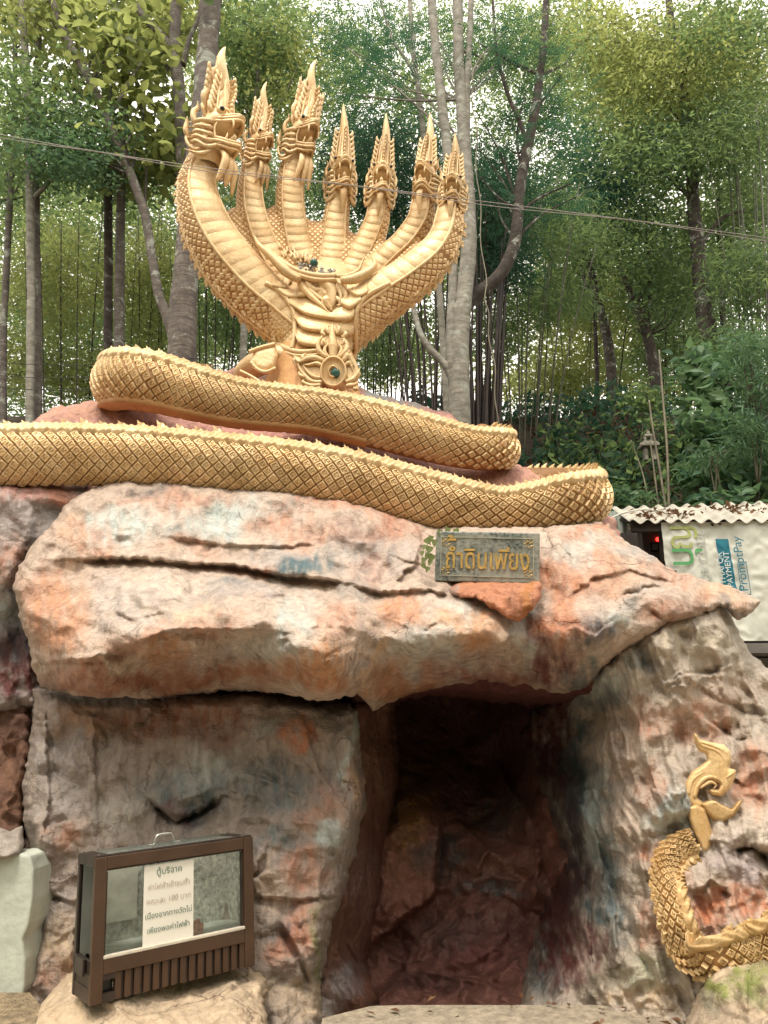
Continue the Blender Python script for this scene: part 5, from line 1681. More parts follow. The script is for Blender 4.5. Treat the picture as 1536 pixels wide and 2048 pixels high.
def limb(rows, mat, parent, name='trunk', y=None, wob=1.0, sides=12, n=None):
    """rows: (u, v, width px[, y])"""
    rows = [(a[0], a[1], a[3] if len(a) > 3 else y, a[2]) for a in rows]
    n = n or 8 * len(rows)
    s = spline(rows, n)
    C = PN(s[:, 0], s[:, 1], s[:, 2])
    rr = .5 * s[:, 3] * (C[:, 1] * _cp + (C[:, 2] - CAM_Z) * _sp) / FPX
    V, F = tube(C, rr, rr, sides)
    V = V + (0.10 * wob * rr.mean()) * np.stack([pn(V * 3.1 + 1), pn(V * 3.1 + 7), np.zeros(len(V))], -1) + (0.05 * wob * rr.mean()) * pn(V * 11)[:, None]
    return obj(name, V, F, [mat], parent)


def tree(name, label, cat, y, base_u, limbs, crown, mat, group='forest trees on the slope'):
    p = P(base_u, 900, y)
    t = tag(empty(name, (p.x, y, float(ground_z(np.array([p.x]), np.array([y]))[0]))), label, cat, group)
    for i, rows in enumerate(limbs):
        limb(rows, mat, t, 'trunk' if i == 0 else 'branch', y)
    r_ = random.Random(int(base_u) * 7 + int(y * 10))
    for kw in crown:
        leaf_cloud('crown', parent=t, **kw)
        for b_ in kw['blobs']:
            rows = [q_ for q_ in limbs[0] if -80 < q_[1] < 900]
            for j in range(4):
                tv_ = b_[1] + r_.uniform(0, 1) * b_[4]
                q0 = min(rows, key=lambda q_: abs(q_[1] - tv_ - 40))
                eu, ev = b_[0] + r_.uniform(-.9, .9) * b_[3], b_[1] + r_.uniform(-.9, .5) * b_[4]
                if abs(eu - q0[0]) > 260:
                    continue
                ey_ = b_[2] + r_.uniform(-.3, .3)
                mu, mv = (q0[0] * .55 + eu * .45) + r_.uniform(-14, 14), q0[1] * .45 + ev * .55 + r_.uniform(-4, 22)
                w0 = min(q0[2] * .4, 6)
                limb([(q0[0], q0[1], w0, y), (mu, mv, w0 * .7, (y + ey_) / 2), (eu, ev, w0 * .3, ey_)], M_BARK_DARK if mat is not M_BARK_PALE else mat, t, 'branch', sides=5, n=14, wob=.6)
    return t


G_TREE = 'forest trees on the slope'
sd = iter(range(1, 500))
# --- left side
tree('forest_tree', 'thin pale trunk at the far left edge of the frame', 'tree', 10.0, 20, [[(8, 1000, 15), (6, 700, 14), (12, 560, 13), (20, 400, 12), (26, 280, 11), (30, 100, 9), (22, -60, 8)], [(20, 400, 6), (50, 340, 5), (66, 250, 3)]],
     [dict(blobs=[(20, 330, 10.2, 90, 110, .9), (40, 60, 10.2, 110, 90, 1)], n=3000, length=.13, wr=.45, mat=M_LEAF_MID, seed=next(sd), per=20, spread=.5)], M_BARK_GREY)
tree('forest_tree', 'pale lichen-patched straight trunk left of its brown twin', 'tree', 8.9, 58, [[(60, 1000, 18), (60, 830, 17), (62, 600, 16), (60, 400, 16), (58, 250, 15), (50, 100, 15), (36, -60, 14)]],
     [dict(blobs=[(50, 190, 8.7, 130, 70, .8), (150, 240, 8.6, 90, 50, .6), (100, 330, 9, 100, 40, .6)], n=5200, length=.085, wr=.5, mat=M_LEAF_MID, seed=next(sd), per=26, spread=.4)], M_BARK_PALE)
tree('forest_tree', 'brown straight trunk right beside the pale one at left', 'tree', 9.1, 74, [[(76, 1000, 17), (76, 830, 16), (74, 600, 15), (72, 400, 15), (74, 250, 14), (78, 0, 12), (80, -60, 12)]],
     [dict(blobs=[(80, 20, 9.2, 120, 70, .8)], n=2400, length=.12, wr=.5, mat=M_LEAF_YEL, seed=next(sd), spread=.5)], M_BARK_GREY)
tree('forest_tree', 'slanting mottled trunk that leans left from the thick grey tree', 'tree', 8.6, 345, [[(352, 700, 20), (336, 640, 20), (318, 590, 19), (305, 520, 18), (290, 430, 18), (262, 350, 18), (240, 300, 18), (215, 240, 17), (182, 165, 16), (145, 100, 15), (100, -10, 13), (80, -60, 12)],
      [(215, 240, 8), (250, 180, 6), (280, 130, 4)], [(240, 300, 7), (200, 320, 5), (150, 330, 3)]],
     [dict(blobs=[(230, 130, 8.9, 110, 110, .7), (290, 260, 9.1, 60, 120, .6), (200, 60, 9, 150, 60, .8)], n=1300, length=.19, wr=.6, mat=M_LEAF_YEL, seed=next(sd), per=8, spread=.6, tint=(.6, .2)),
      dict(blobs=[(150, 300, 8.5, 110, 60, .6)], n=2200, length=.09, wr=.5, mat=M_LEAF_FRESH, seed=next(sd), per=22, spread=.35)], M_BARK_GREY)
tree('forest_tree', 'slim dark trunk, left one of the close pair left of the slanting trunk', 'tree', 9.6, 215, [[(214, 1000, 20), (216, 720, 18), (217, 500, 17), (216, 330, 16), (212, 180, 15), (208, 60, 14), (206, -60, 13)]],
     [dict(blobs=[(250, 330, 9.9, 120, 60, .8)], n=2200, length=.13, wr=.5, mat=M_LEAF_MID, seed=next(sd), spread=.4)], M_BARK_DARK)
tree('forest_tree', 'slim grey trunk, right one of the close pair left of the slanting trunk', 'tree', 9.4, 240, [[(236, 1000, 22), (238, 720, 21), (240, 500, 19), (243, 330, 16), (247, 180, 14), (258, 60, 12), (262, -60, 10)]],
     [dict(blobs=[(320, 40, 9.9, 150, 60, .9)], n=1600, length=.15, wr=.5, mat=M_LEAF_YEL, seed=next(sd), spread=.5)], M_BARK_GREY)
tree('forest_tree', 'forked mottled grey trunk between the slanting trunk and the thick grey one', 'tree', 8.8, 365, [[(372, 1000, 26), (370, 700, 26), (370, 500, 26), (368, 400, 26), (364, 300, 25), (358, 180, 24), (350, 95, 23), (352, 0, 21), (354, -60, 20)],
      [(350, 108, 16), (325, 72, 14), (292, 40, 13), (262, -6, 12), (250, -60, 10)], [(366, 130, 11), (378, 80, 9), (398, 30, 8), (412, -60, 7)]],
     [dict(blobs=[(360, 300, 9.2, 60, 60, .6), (300, 90, 9.3, 90, 60, .6)], n=900, length=.18, wr=.6, mat=M_LEAF_YEL, seed=next(sd), per=8, spread=.5, tint=(.6, .2))], M_BARK_GREY)
tree('forest_tree', 'thickest grey-brown trunk with ringed bark behind the tallest head', 'tree', 8.2, 370, [[(362, 1000, 66), (364, 760, 62), (366, 640, 56), (372, 540, 51), (380, 440, 47), (392, 330, 45), (404, 220, 44), (414, 110, 42), (424, 0, 40), (430, -60, 39)]],
     [dict(blobs=[(420, -90, 8.4, 200, 60, 1)], n=900, length=.15, wr=.5, mat=M_LEAF_MID, seed=next(sd), spread=.5)], M_BARK_GREY)
tree('forest_tree', 'small pale trunk showing below the leftmost golden neck', 'tree', 9.6, 488, [[(484, 900, 17), (486, 730, 15), (489, 620, 14), (494, 480, 12), (500, 300, 10), (520, 100, 8)]],
     [dict(blobs=[(520, 60, 10, 110, 110, .9), (510, 200, 10, 60, 60, .6)], n=4200, length=.12, wr=.42, mat=M_LEAF_MID, seed=next(sd), spread=.4),
      dict(blobs=[(560, 160, 9.6, 90, 120, .6)], n=2400, length=.10, wr=.42, mat=M_LEAF_YEL, seed=next(sd), spread=.4)], M_BARK_PALE)
# --- centre
tree('forest_tree', 'slender pale tree leaning to the right behind the middle heads', 'tree', 9.8, 850, [[(905, 1000, 16), (880, 600, 13), (862, 400, 12), (845, 250, 11), (836, 170, 10), (826, 90, 9), (816, -60, 8)], [(836, 160, 6), (806, 110, 5), (785, 80, 5), (762, 0, 4), (758, -60, 4)]],
     [dict(blobs=[(740, 60, 10, 130, 90, 1)], n=3400, length=.055, wr=.35, mat=M_LEAF_DARK, seed=next(sd), per=24, spread=.42, mode='pinnate')], M_BARK_PALE)
T8 = tree('forest_tree', 'tall pale multi-stemmed tree right behind the rightmost head', 'tree', 8.7, 918, [
    [(922, 1000, 52), (918, 840, 48), (918, 760, 42), (922, 640, 36), (932, 560, 33), (938, 480, 31), (936, 400, 28), (930, 300, 25), (922, 200, 23), (917, 100, 21), (914, -60, 19)],
    [(912, 790, 26), (902, 700, 22), (905, 600, 19), (906, 500, 19), (898, 330, 20), (884, 210, 19), (872, 100, 18), (862, -10, 17), (858, -60, 17)],
    [(938, 470, 15), (940, 400, 14), (935, 300, 14), (934, 170, 13), (940, 60, 12), (944, -60, 11)],
    [(906, 760, 17), (888, 728, 15), (862, 700, 14), (842, 670, 12), (830, 630, 11), (824, 600, 9), (818, 560, 6)]],
    [dict(blobs=[(960, 90, 9.2, 150, 90, 1), (1060, 120, 9, 120, 70, .8), (700, 170, 9.6, 120, 60, .8), (780, 130, 9.4, 120, 100, .9)], n=8200, length=.06, wr=.34, mat=M_LEAF_DARK, seed=next(sd), per=26, spread=.48, mode='pinnate', tint=(.6, .2))], M_BARK_PALE)
tree('forest_tree', 'dark curved tree sweeping out to the right of the pale tall tree', 'tree', 8.85, 940, [
    [(930, 620, 24), (950, 592, 26), (985, 565, 27), (1012, 530, 26), (1030, 480, 24), (1036, 420, 22), (1044, 350, 21), (1056, 290, 20), (1070, 220, 18), (1080, 150, 16), (1088, 80, 15), (1096, -60, 12)],
    [(1054, 285, 9), (1038, 240, 8), (1020, 200, 8), (1004, 150, 7), (992, 90, 6), (984, -20, 5)], [(1034, 430, 6), (1080, 395, 5), (1140, 368, 3)]],
    [dict(blobs=[(1100, 250, 9.2, 110, 90, .8), (1080, 400, 9.3, 110, 60, .7), (1000, 300, 9.3, 60, 110, .6)], n=6500, length=.06, wr=.34, mat=M_LEAF_DARK, seed=next(sd), per=26, spread=.5, mode='pinnate', tint=(.45, .2)),
     dict(blobs=[(1050, 90, 9.4, 130, 80, .9)], n=2600, length=.08, wr=.4, mat=M_LEAF_MID, seed=next(sd), spread=.4)], M_BARK_DARK)
# vine
s_ = spline(np.array([(940, 120, 8.6), (950, 250, 8.6), (958, 400, 8.6), (970, 560, 8.6), (976, 640, 8.6), (990, 760, 8.6), (998, 900, 8.6)], float), 60)
C = PN(s_[:, 0] + 3 * np.sin(np.arange(60) * .7), s_[:, 1], s_[:, 2])
o = obj('hanging_vine', *tube(C, .008, sides=5), [M_CULM_P])
tag(o, 'thin pale vine hanging straight down right of the tall pale tree', 'vine')
# --- right
tree('forest_tree', 'tall tree right of centre with a dark lower trunk and pale top', 'tree', 13.0, 1400, [
    [(1440, 1000, 44), (1432, 780, 40), (1418, 680, 36), (1404, 580, 32), (1394, 480, 27), (1386, 400, 24), (1382, 300, 21), (1366, 180, 18), (1346, 80, 15), (1332, -60, 12)],
    [(1388, 330, 9), (1340, 340, 7), (1290, 348, 5), (1240, 330, 3)], [(1396, 500, 10), (1440, 440, 7), (1490, 420, 4)]],
    [dict(blobs=[(1400, 120, 13, 170, 110, 1.4), (1280, 180, 13, 120, 100, 1.2), (1180, 60, 13, 120, 80, 1.2)], n=12500, length=.13, wr=.42, mat=M_LEAF_YEL, seed=next(sd), spread=.5),
     dict(blobs=[(1460, 60, 12.4, 120, 80, 1.2), (1330, 300, 12.6, 130, 70, 1)], n=6500, length=.13, wr=.42, mat=M_LEAF_MID, seed=next(sd), spread=.5)], M_BARK_DARK)
tree('forest_tree', 'forked pale-topped tree standing on the bank right of the bamboo', 'tree', 14.5, 1225, [[(1234, 900, 24), (1228, 800, 22), (1218, 700, 20), (1204, 630, 17), (1190, 580, 14), (1180, 530, 11), (1172, 480, 8)], [(1202, 625, 9), (1186, 600, 9), (1170, 560, 8), (1160, 530, 6)]],
     [dict(blobs=[(1180, 430, 14.5, 130, 70, 1.2), (1230, 330, 14.5, 120, 80, 1.2)], n=7500, length=.13, wr=.42, mat=M_LEAF_DARK, seed=next(sd), spread=.5, tint=(.7, .2))], M_BARK_DARK)
tree('forest_tree', 'leaning slim tree between the forked tree and the tall dark one', 'tree', 13.8, 1310, [[(1322, 900, 26), (1318, 830, 24), (1308, 740, 22), (1294, 670, 18), (1272, 610, 14), (1250, 560, 11), (1236, 520, 8)], [(1296, 680, 9), (1300, 600, 8), (1296, 500, 6), (1290, 420, 4)]],
     [dict(blobs=[(1300, 480, 13.8, 120, 90, 1.2), (1330, 600, 13.8, 80, 60, 1)], n=7000, length=.12, wr=.4, mat=M_LEAF_MID, seed=next(sd), spread=.5)], M_BARK_DARK)
tree('forest_tree', 'slim dark trunk close behind the right side of the tall dark tree', 'tree', 14.5, 1440, [[(1462, 900, 16), (1456, 760, 14), (1446, 640, 12), (1440, 500, 10), (1436, 380, 7)]],
     [dict(blobs=[(1480, 430, 14.5, 110, 90, 1.2)], n=4500, length=.13, wr=.42, mat=M_LEAF_MID, seed=next(sd), spread=.5)], M_BARK_DARK)
tree('forest_tree', 'thin straight trunk left of the forked tree on the bank', 'tree', 15.5, 1195, [[(1196, 900, 9), (1194, 760, 9), (1190, 640, 8), (1188, 520, 6)]],
     [dict(blobs=[(1130, 540, 15.5, 90, 70, 1)], n=2600, length=.14, wr=.4, mat=M_LEAF_MID, seed=next(sd), spread=.5)], M_BARK_DARK)

# --- bamboo clumps
rb = random.Random(11)


def bamboo(label, cu, cv, y, n, spread, tops, mat, crown, w=(4, 7), group='bamboo clumps behind the statue'):
    p = P(cu, cv, y)
    t = tag(empty('bamboo_clump', (p.x, y, p.z)), label, 'bamboo', group)
    for i in range(n):
        f = (i + .5) / n
        u0 = cu + (f - .5) * spread + rb.uniform(-4, 4)
        u1 = tops[0] + (tops[1] - tops[0]) * f + rb.uniform(-25, 25)
        v1 = rb.uniform(tops[2], tops[3])
        yy = y + rb.uniform(-.4, .4)
        bow = rb.uniform(-.12, .16)
        pts = []
        for k_ in range(6):
            q = k_ / 5
            pts.append((u0 + (u1 - u0) * (q ** 1.7) + 18 * bow * math.sin(q * 3.1), cv + 60 + (v1 - cv - 60) * q, rb.uniform(*w) * 0 + (w[0] + (w[1] - w[0]) * ((i * 7) % 5) / 4) * (1 - .55 * q), yy))
        limb(pts, mat, t, 'culm', sides=5, n=16, wob=0.3)
    for kw in crown:
        leaf_cloud('foliage', parent=t, mode='bamboo', **kw)
    return t


bamboo('dark bamboo clump left of the pale tall tree, behind the rightmost neck', 855, 830, 10.6, 20, 95, (770, 905, 380, 560), M_CULM_D, [
    dict(blobs=[(800, 330, 11, 110, 110, 1), (820, 460, 11, 80, 80, .8), (720, 330, 11.2, 90, 130, .8)], n=9000, length=.17, wr=.16, mat=M_LEAF_DARK, seed=next(sd), per=18, spread=.35)])
bamboo('dark dense bamboo clump right of the pale tall tree', 968, 850, 10.6, 26, 62, (925, 1025, 380, 560), M_CULM_D, [
    dict(blobs=[(980, 400, 11, 90, 110, .8), (1000, 520, 11, 70, 60, .7)], n=7000, length=.17, wr=.16, mat=M_LEAF_DARK, seed=next(sd), per=18, spread=.35, tint=(.6, .2))], w=(5, 9))
bamboo('open clump of slender bamboo just right of the dense dark clump', 1062, 930, 12.0, 12, 90, (980, 1190, 330, 520), M_CULM, [
    dict(blobs=[(1090, 450, 12.2, 130, 90, 1), (1100, 600, 12.3, 110, 50, .8), (1000, 660, 12.4, 60, 60, .8)], n=10000, length=.16, wr=.16, mat=M_LEAF_MID, seed=next(sd), per=18, spread=.4)], w=(3, 5.5))
bamboo('distant bamboo clump fanning behind the forked tree', 1170, 860, 17.0, 8, 130, (1080, 1290, 420, 560), M_CULM, [
    dict(blobs=[(1180, 600, 17.3, 130, 90, 1.4), (1120, 760, 17.3, 90, 50, 1)], n=7500, length=.24, wr=.16, mat=M_LEAF_YEL, seed=next(sd), per=18, spread=.5)], w=(2.5, 4))
bamboo('distant bamboo clump between the leaning slim tree and the tall dark one', 1350, 850, 16.5, 7, 110, (1290, 1440, 400, 560), M_CULM_D, [
    dict(blobs=[(1360, 560, 16.8, 120, 90, 1.4), (1350, 700, 16.8, 90, 60, 1)], n=7500, length=.24, wr=.16, mat=M_LEAF_MID, seed=next(sd), per=18, spread=.5)], w=(2.5, 4))
bamboo('bamboo clump arching over the right edge of the frame', 1510, 800, 12.2, 9, 70, (1400, 1560, 180, 380), M_CULM, [
    dict(blobs=[(1480, 260, 12.5, 130, 110, 1), (1500, 560, 12.3, 90, 90, .9), (1470, 700, 12, 80, 50, .8)], n=11000, length=.18, wr=.17, mat=M_LEAF_MID, seed=next(sd), per=18, spread=.4)], w=(3, 6))
bamboo('slender bamboo clump at the far left behind the twin trunks', 120, 830, 11.5, 5, 150, (40, 200, 380, 560), M_CULM_D, [
    dict(blobs=[(110, 560, 12, 130, 120, 1), (60, 720, 12, 90, 70, .8), (170, 760, 12, 80, 50, .8)], n=9000, length=.16, wr=.17, mat=M_LEAF_YEL, seed=next(sd), per=18, spread=.4, tint=(.35, .2))], w=(2.5, 5))
bamboo('bamboo clump seen between the leftmost neck and the thick grey trunk', 440, 790, 11.5, 9, 110, (380, 560, 300, 520), M_CULM_D, [
    dict(blobs=[(450, 600, 12, 70, 90, .9), (520, 700, 12, 60, 60, .8), (500, 420, 12, 110, 130, 1)], n=8500, length=.16, wr=.17, mat=M_LEAF_MID, seed=next(sd), per=18, spread=.4)], w=(3, 5))
bamboo('bamboo clump filling the gap left of the thick grey trunk', 300, 800, 11.8, 6, 110, (250, 360, 380, 560), M_CULM_D, [
    dict(blobs=[(300, 560, 12.2, 70, 110, 1), (290, 720, 12.2, 70, 70, .9)], n=7000, length=.16, wr=.17, mat=M_LEAF_YEL, seed=next(sd), per=18, spread=.4, tint=(.4, .2))], w=(2.5, 4.5))
bamboo('bamboo behind the golden trunk, right of the medallion', 770, 790, 13.0, 12, 90, (720, 850, 480, 620), M_CULM_D, [
    dict(blobs=[(770, 700, 13.3, 70, 70, 1), (740, 620, 13.3, 60, 50, .9)], n=4200, length=.16, wr=.17, mat=M_LEAF_MID, seed=next(sd), per=18, spread=.4)], w=(2.5, 4.5))

# --- the far wood: fills what is left, thinner where the sky comes through
far = leaf_cloud('far_forest_foliage', [(u, v, y, 190, 130, 3.0) for (u, v, y) in (
    (60, 520, 24), (60, 700, 24), (250, 560, 25), (250, 720, 25), (430, 560, 24), (430, 420, 24), (560, 250, 24), (620, 450, 25), (640, 330, 24), (760, 420, 24), (760, 640, 26), (880, 330, 24), (900, 620, 26),
    (1000, 420, 24), (1060, 560, 26), (1180, 420, 25), (1180, 250, 24), (1300, 300, 25), (1300, 470, 25), (1440, 300, 24), (1440, 480, 25), (1500, 150, 24), (1320, 130, 24), (1100, 200, 24), (700, 200, 24), (560, 90, 24),
    (820, 150, 24), (1480, 620, 25), (1350, 640, 26), (100, 430, 24), (260, 430, 24), (60, 330, 25), (400, 60, 26), (620, 60, 26), (900, 60, 27), (150, 800, 25), (1050, 60, 27), (420, 780, 25))], 140000, .18, .42, M_LEAF_MID, per=50, spread=.9, seed=next(sd), tint=(.6, .25))
tag(far, 'mass of far foliage closing the view between the trunks', 'foliage', kind='stuff')
far2 = leaf_cloud('far_forest_foliage', [(u, v, y, 170, 90, 3.0) for (u, v, y) in (
    (120, 600, 30), (300, 640, 30), (100, 430, 30), (450, 640, 30), (900, 500, 32), (1180, 680, 32), (1330, 740, 32), (1080, 760, 33), (1250, 560, 31), (1480, 430, 30), (1300, 200, 30), (1180, 120, 30), (500, 150, 30), (250, 380, 32),
    (780, 700, 32), (1480, 250, 31))], 46000, .28, .42, M_LEAF_YEL, per=40, spread=1.3, seed=next(sd), tint=(.6, .25))
side_b = [(u, v, y, 200, 150, 3.0) for u in (-520, -330, -150, 1690, 1860, 2050) for v, y in ((120, 24), (350, 25), (580, 25), (760, 26))]
far3 = leaf_cloud('far_forest_foliage', side_b, 45000, .24, .45, M_LEAF_MID, per=40, spread=1.2, seed=next(sd), tint=(.55, .25))
tag(far3, 'far foliage running on past both edges of the frame', 'foliage', kind='stuff')
tag(far2, 'yellow-green sunlit foliage farthest back in the wood', 'foliage', kind='stuff')

# unseen ring of foliage added behind the viewer to cut low sky light
nf = 26000
ang = r_b = np.random.default_rng(21)
th = r_b.uniform(R(150), R(390), nf // 20)
rad_ = r_b.uniform(13, 20, nf // 20)
cz = r_b.uniform(.3, 1, nf // 20) ** 1.0 * 11
cen = np.repeat(np.stack([np.cos(th) * rad_, np.sin(th) * rad_ - 2, cz], -1), 20, 0)
base = cen + r_b.normal(0, .8, (len(cen), 3))
ax = norm(r_b.normal(size=base.shape))
nr = norm(np.cross(ax, r_b.normal(size=base.shape)) + np.array([0, 0, .7]))
sv = np.cross(ax, nr)
V = np.stack([base, base + ax * .3 + sv * .16, base + ax * .7, base + ax * .3 - sv * .16], 1).reshape(-1, 3)
i4 = np.arange(len(base)) * 4
o = obj('sky_blocking_foliage', V, np.concatenate([np.stack([i4, i4 + 1, i4 + 2], -1), np.stack([i4, i4 + 2, i4 + 3], -1)]), [M_LEAF_MID], smooth=False)
at = o.data.attributes.new('tint', 'FLOAT', 'POINT')
at.data.foreach_set('value', np.repeat(r_b.uniform(.1, .9, len(base)), 4).astype(np.float32))
tag(o, 'unseen foliage added round the viewer to block low sky light', 'foliage', kind='stuff')

# --- the bank: undergrowth, litter and broad-leaved shrubs
r = np.random.default_rng(77)


def ground_cover(name, n, x0, x1, y0, y1, length, wr, mat, lift, seed, label):
    r = np.random.default_rng(seed)
    x, y = r.uniform(x0, x1, n), r.uniform(y0, y1, n)
    cl = fbm(np.stack([x * .8, y * .8, np.zeros(n)], -1), 3)
    ok = cl > r.uniform(-.35, .25, n)
    x, y = x[ok], y[ok]
    n = len(x)
    z = ground_z(x, y) + r.uniform(0, lift, n) * (1 + cl[ok])
    base = np.stack([x, y, z], -1)
    ax = norm(r.normal(size=(n, 3)) + np.array([0, -.5, .25]))
    nr = norm(np.cross(ax, r.normal(size=(n, 3))) + np.array([0, -.5, .8]))
    sdv = np.cross(ax, nr)
    ln = (length * r.uniform(.6, 1.3, n))[:, None]
    w = ln * wr * .5
    V = np.stack([base, base + ax * ln * .45 + sdv * w, base + ax * ln, base + ax * ln * .45 - sdv * w], 1).reshape(-1, 3)
    i4 = np.arange(n) * 4
    F = np.concatenate([np.stack([i4, i4 + 1, i4 + 2], -1), np.stack([i4, i4 + 2, i4 + 3], -1)])
    o = obj(name, V, F, [mat], None, smooth=False)
    at = o.data.attributes.new('tint', 'FLOAT', 'POINT')
    at.data.foreach_set('value', np.repeat(np.clip(r.normal(.5, .25, n), 0, 1), 4).astype(np.float32))
    tag(o, label, 'ground cover', kind='stuff')
    return o


ground_cover('undergrowth', 26000, 0.5, 11, 9.0, 15.5, .13, .55, M_LEAF_DARK, .45, 5, 'dark low undergrowth on the steep bank at right')
ground_cover('leaf_litter', 22000, 0.5, 11, 9.0, 16, .10, .6, M_LEAF_DEAD, .05, 6, 'brown dead leaves scattered over the steep bank')
ground_cover('undergrowth', 9000, 2.5, 9, 9.0, 11.5, .17, .5, M_LEAF_MID, .5, 8, 'brighter green weeds low on the bank behind the shed')

G_SHRUB = 'broad-leaved shrubs on the right bank'
for (lab, blobs, n, ln, wr, mt, mode, per, sp) in (
    ('broad-leaved shrub high on the right bank, below the tall dark tree', [(1450, 770, 10.8, 80, 50, .4), (1400, 730, 11, 50, 30, .3)], 520, .24, .42, M_LEAF_FRESH, 'oval', 7, .3),
    ('broad-leaved shrub in the middle of the right bank', [(1420, 850, 9.9, 70, 40, .35), (1480, 880, 9.8, 60, 40, .3)], 460, .22, .42, M_LEAF_FRESH, 'oval', 7, .28),
    ('broad-leaved shrub low on the right bank, near the frame edge', [(1500, 950, 9.3, 70, 40, .3), (1400, 950, 9.5, 40, 30, .3)], 460, .20, .42, M_LEAF_FRESH, 'oval', 7, .28),
    ('bright green plant rising just behind the tin roof', [(1440, 1000, 8.9, 60, 10, .15)], 120, .20, .35, M_LEAF_FRESH, 'oval', 8, .22),
    ('small bright plants beside the end of the golden coil', [(1235, 990, 9.2, 40, 24, .2), (1290, 1000, 9.1, 30, 10, .2)], 300, .11, .5, M_LEAF_FRESH, 'oval', 8, .2),
    ('leafy sapling in front of the small shrine bank', [(1290, 800, 11, 50, 30, .3), (1310, 850, 10.6, 30, 20, .2)], 420, .14, .45, M_LEAF_MID, 'oval', 8, .3),
    ('feathery light green bamboo spray hanging in from the right', [(1500, 700, 8.9, 60, 45, .3), (1510, 860, 8.9, 45, 40, .3), (1440, 910, 9, 40, 20, .2), (1530, 780, 8.9, 40, 40, .3)], 2600, .15, .14, M_LEAF_FRESH, 'bamboo', 16, .28),
):
    u0, v0, y0 = blobs[0][:3]
    p = P(u0, v0 + 40, y0)
    t = tag(empty('shrub', (p.x, y0, p.z)), lab, 'shrub', G_SHRUB)
    leaf_cloud('foliage', blobs, n, ln, wr, mt, t, per=per, spread=sp, mode=mode, seed=next(sd), tint=(.55, .25))
    for b_ in blobs:
        for j in range(4):
            limb([(b_[0] + rb.uniform(-12, 12), b_[1] + b_[4] + 70, 4, b_[2]), (b_[0] + rb.uniform(-20, 20), b_[1] + b_[4] * .4, 3, b_[2]), (b_[0] + rb.uniform(-.8, .8) * b_[3], b_[1] - rb.uniform(0, .8) * b_[4], 1.5, b_[2])], M_CULM, t, 'stem', sides=5, n=10, wob=.2)
# thin pale stems in front of the bank
for lab, rows in (('thin pale bare stem, straight, right of the small shrine', [(1338, 1020, 6), (1334, 900, 5), (1326, 800, 4), (1318, 700, 3)]),
                  ('thin pale bare stem bending left in front of the small shrine', [(1332, 1020, 6), (1318, 930, 5), (1306, 860, 4), (1298, 800, 3)]),
                  ('thin green stem crossing the legs of the small shrine', [(1318, 1020, 4), (1308, 940, 4), (1300, 880, 3)]),
                  ('thin dry stem leaning left below the small shrine', [(1300, 1020, 4), (1286, 950, 3), (1262, 880, 2)])):
    o = limb(rows, M_CULM_P, None, 'bare_stem', y=9.2, sides=6, wob=.2)
    tag(o, lab, 'stem', 'bare stems in front of the bank')
# ------------------------------------------------------------------ path, plaster wall
M_PATH = simple_mat('path_concrete', (0.47, 0.39, 0.29), rough=0.9, var=0.22, scale=22, bmp=1.0, bd=0.02)
M_PLASTER = simple_mat('mint_plaster', (0.56, 0.60, 0.52), rough=0.85, var=0.10, scale=5, bmp=.6, bd=0.012)
V = []
for (u, v) in ((645, 2036), (742, 2012), (800, 2010), (1000, 2010), (1200, 2010), (1380, 2018), (1400, 2034)):
    d = PN(u, v, 1.0) - np.array([0, 0, CAM_Z])
    t = (0.2 - CAM_Z) / d[2]
    V.append(np.array([0, 0, CAM_Z]) + d * t)
V = np.array(V)
V[:, 2] = 0.2
fr = V[::-1].copy()
fr[:, 1] = 1.2
top = np.vstack([V, fr])
# subdivided edge with small chips
n = len(top)
bot = top.copy()
bot[:, 2] = -0.117
F = [list(range(n))[::-1]] + [[i, (i + 1) % n, n + (i + 1) % n, n + i] for i in range(n)]
o = obj('path', np.vstack([top, bot]), F, [M_PATH], smooth=False)
tag(o, kind='structure')

pw = tag(empty('plaster_wall', (-2.6, 4.4, 0)), 'low pale mint plastered wall at the bottom left edge', 'wall')
pts = [(-260, 1712), (0, 1716), (40, 1708), (60, 1712), (66, 1740), (64, 1800), (56, 1850), (44, 1880), (50, 1920), (48, 1975), (44, 1990), (0, 1993), (-260, 1990)]
n = len(pts)
A = np.array([P(u, v, 4.42) for u, v in pts])
A2 = A + np.array([0, .35, 0])
u_ = np.arange(-260, 70, 5.0)
o = obj('wall', np.vstack([A, A2]), [list(range(n))] + [[i, n + i, n + (i + 1) % n, (i + 1) % n] for i in range(n)] + [[n + i for i in range(n)][::-1]], [M_PLASTER], pw, smooth=False)
bev = o.modifiers.new('b', 'BEVEL')
bev.width = 0.012
bev.segments = 2
rock_part('coping', [(-240, 1690), (-20, 1672), (0, 1655), (20, 1662), (46, 1650), (48, 1690), (40, 1710), (20, 1718), (-240, 1728)], [(0, 1660, 4.55), (40, 1700, 4.4), (0, 1710, 4.34), (-200, 1700, 4.34), (-200, 1680, 4.6)],
          rim=(14, .12), base=(0.36, .31, .27), root=pw, seed=31, rough=.25, step=3, warp=3)
rock_part('left_recess', [(-240, 1400), (60, 1395), (70, 1450), (56, 1600), (50, 1700), (-240, 1720)], [(-200, 1400, 5.3), (60, 1400, 5.3), (30, 1560, 5.1), (20, 1700, 4.9), (-200, 1700, 4.9), (-200, 1560, 5.4)],
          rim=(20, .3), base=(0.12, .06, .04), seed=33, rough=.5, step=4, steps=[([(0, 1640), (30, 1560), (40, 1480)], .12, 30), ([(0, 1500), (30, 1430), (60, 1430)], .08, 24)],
          paint=[(20, 1560, 40, 90, (0.20, .10, .06), .8)])
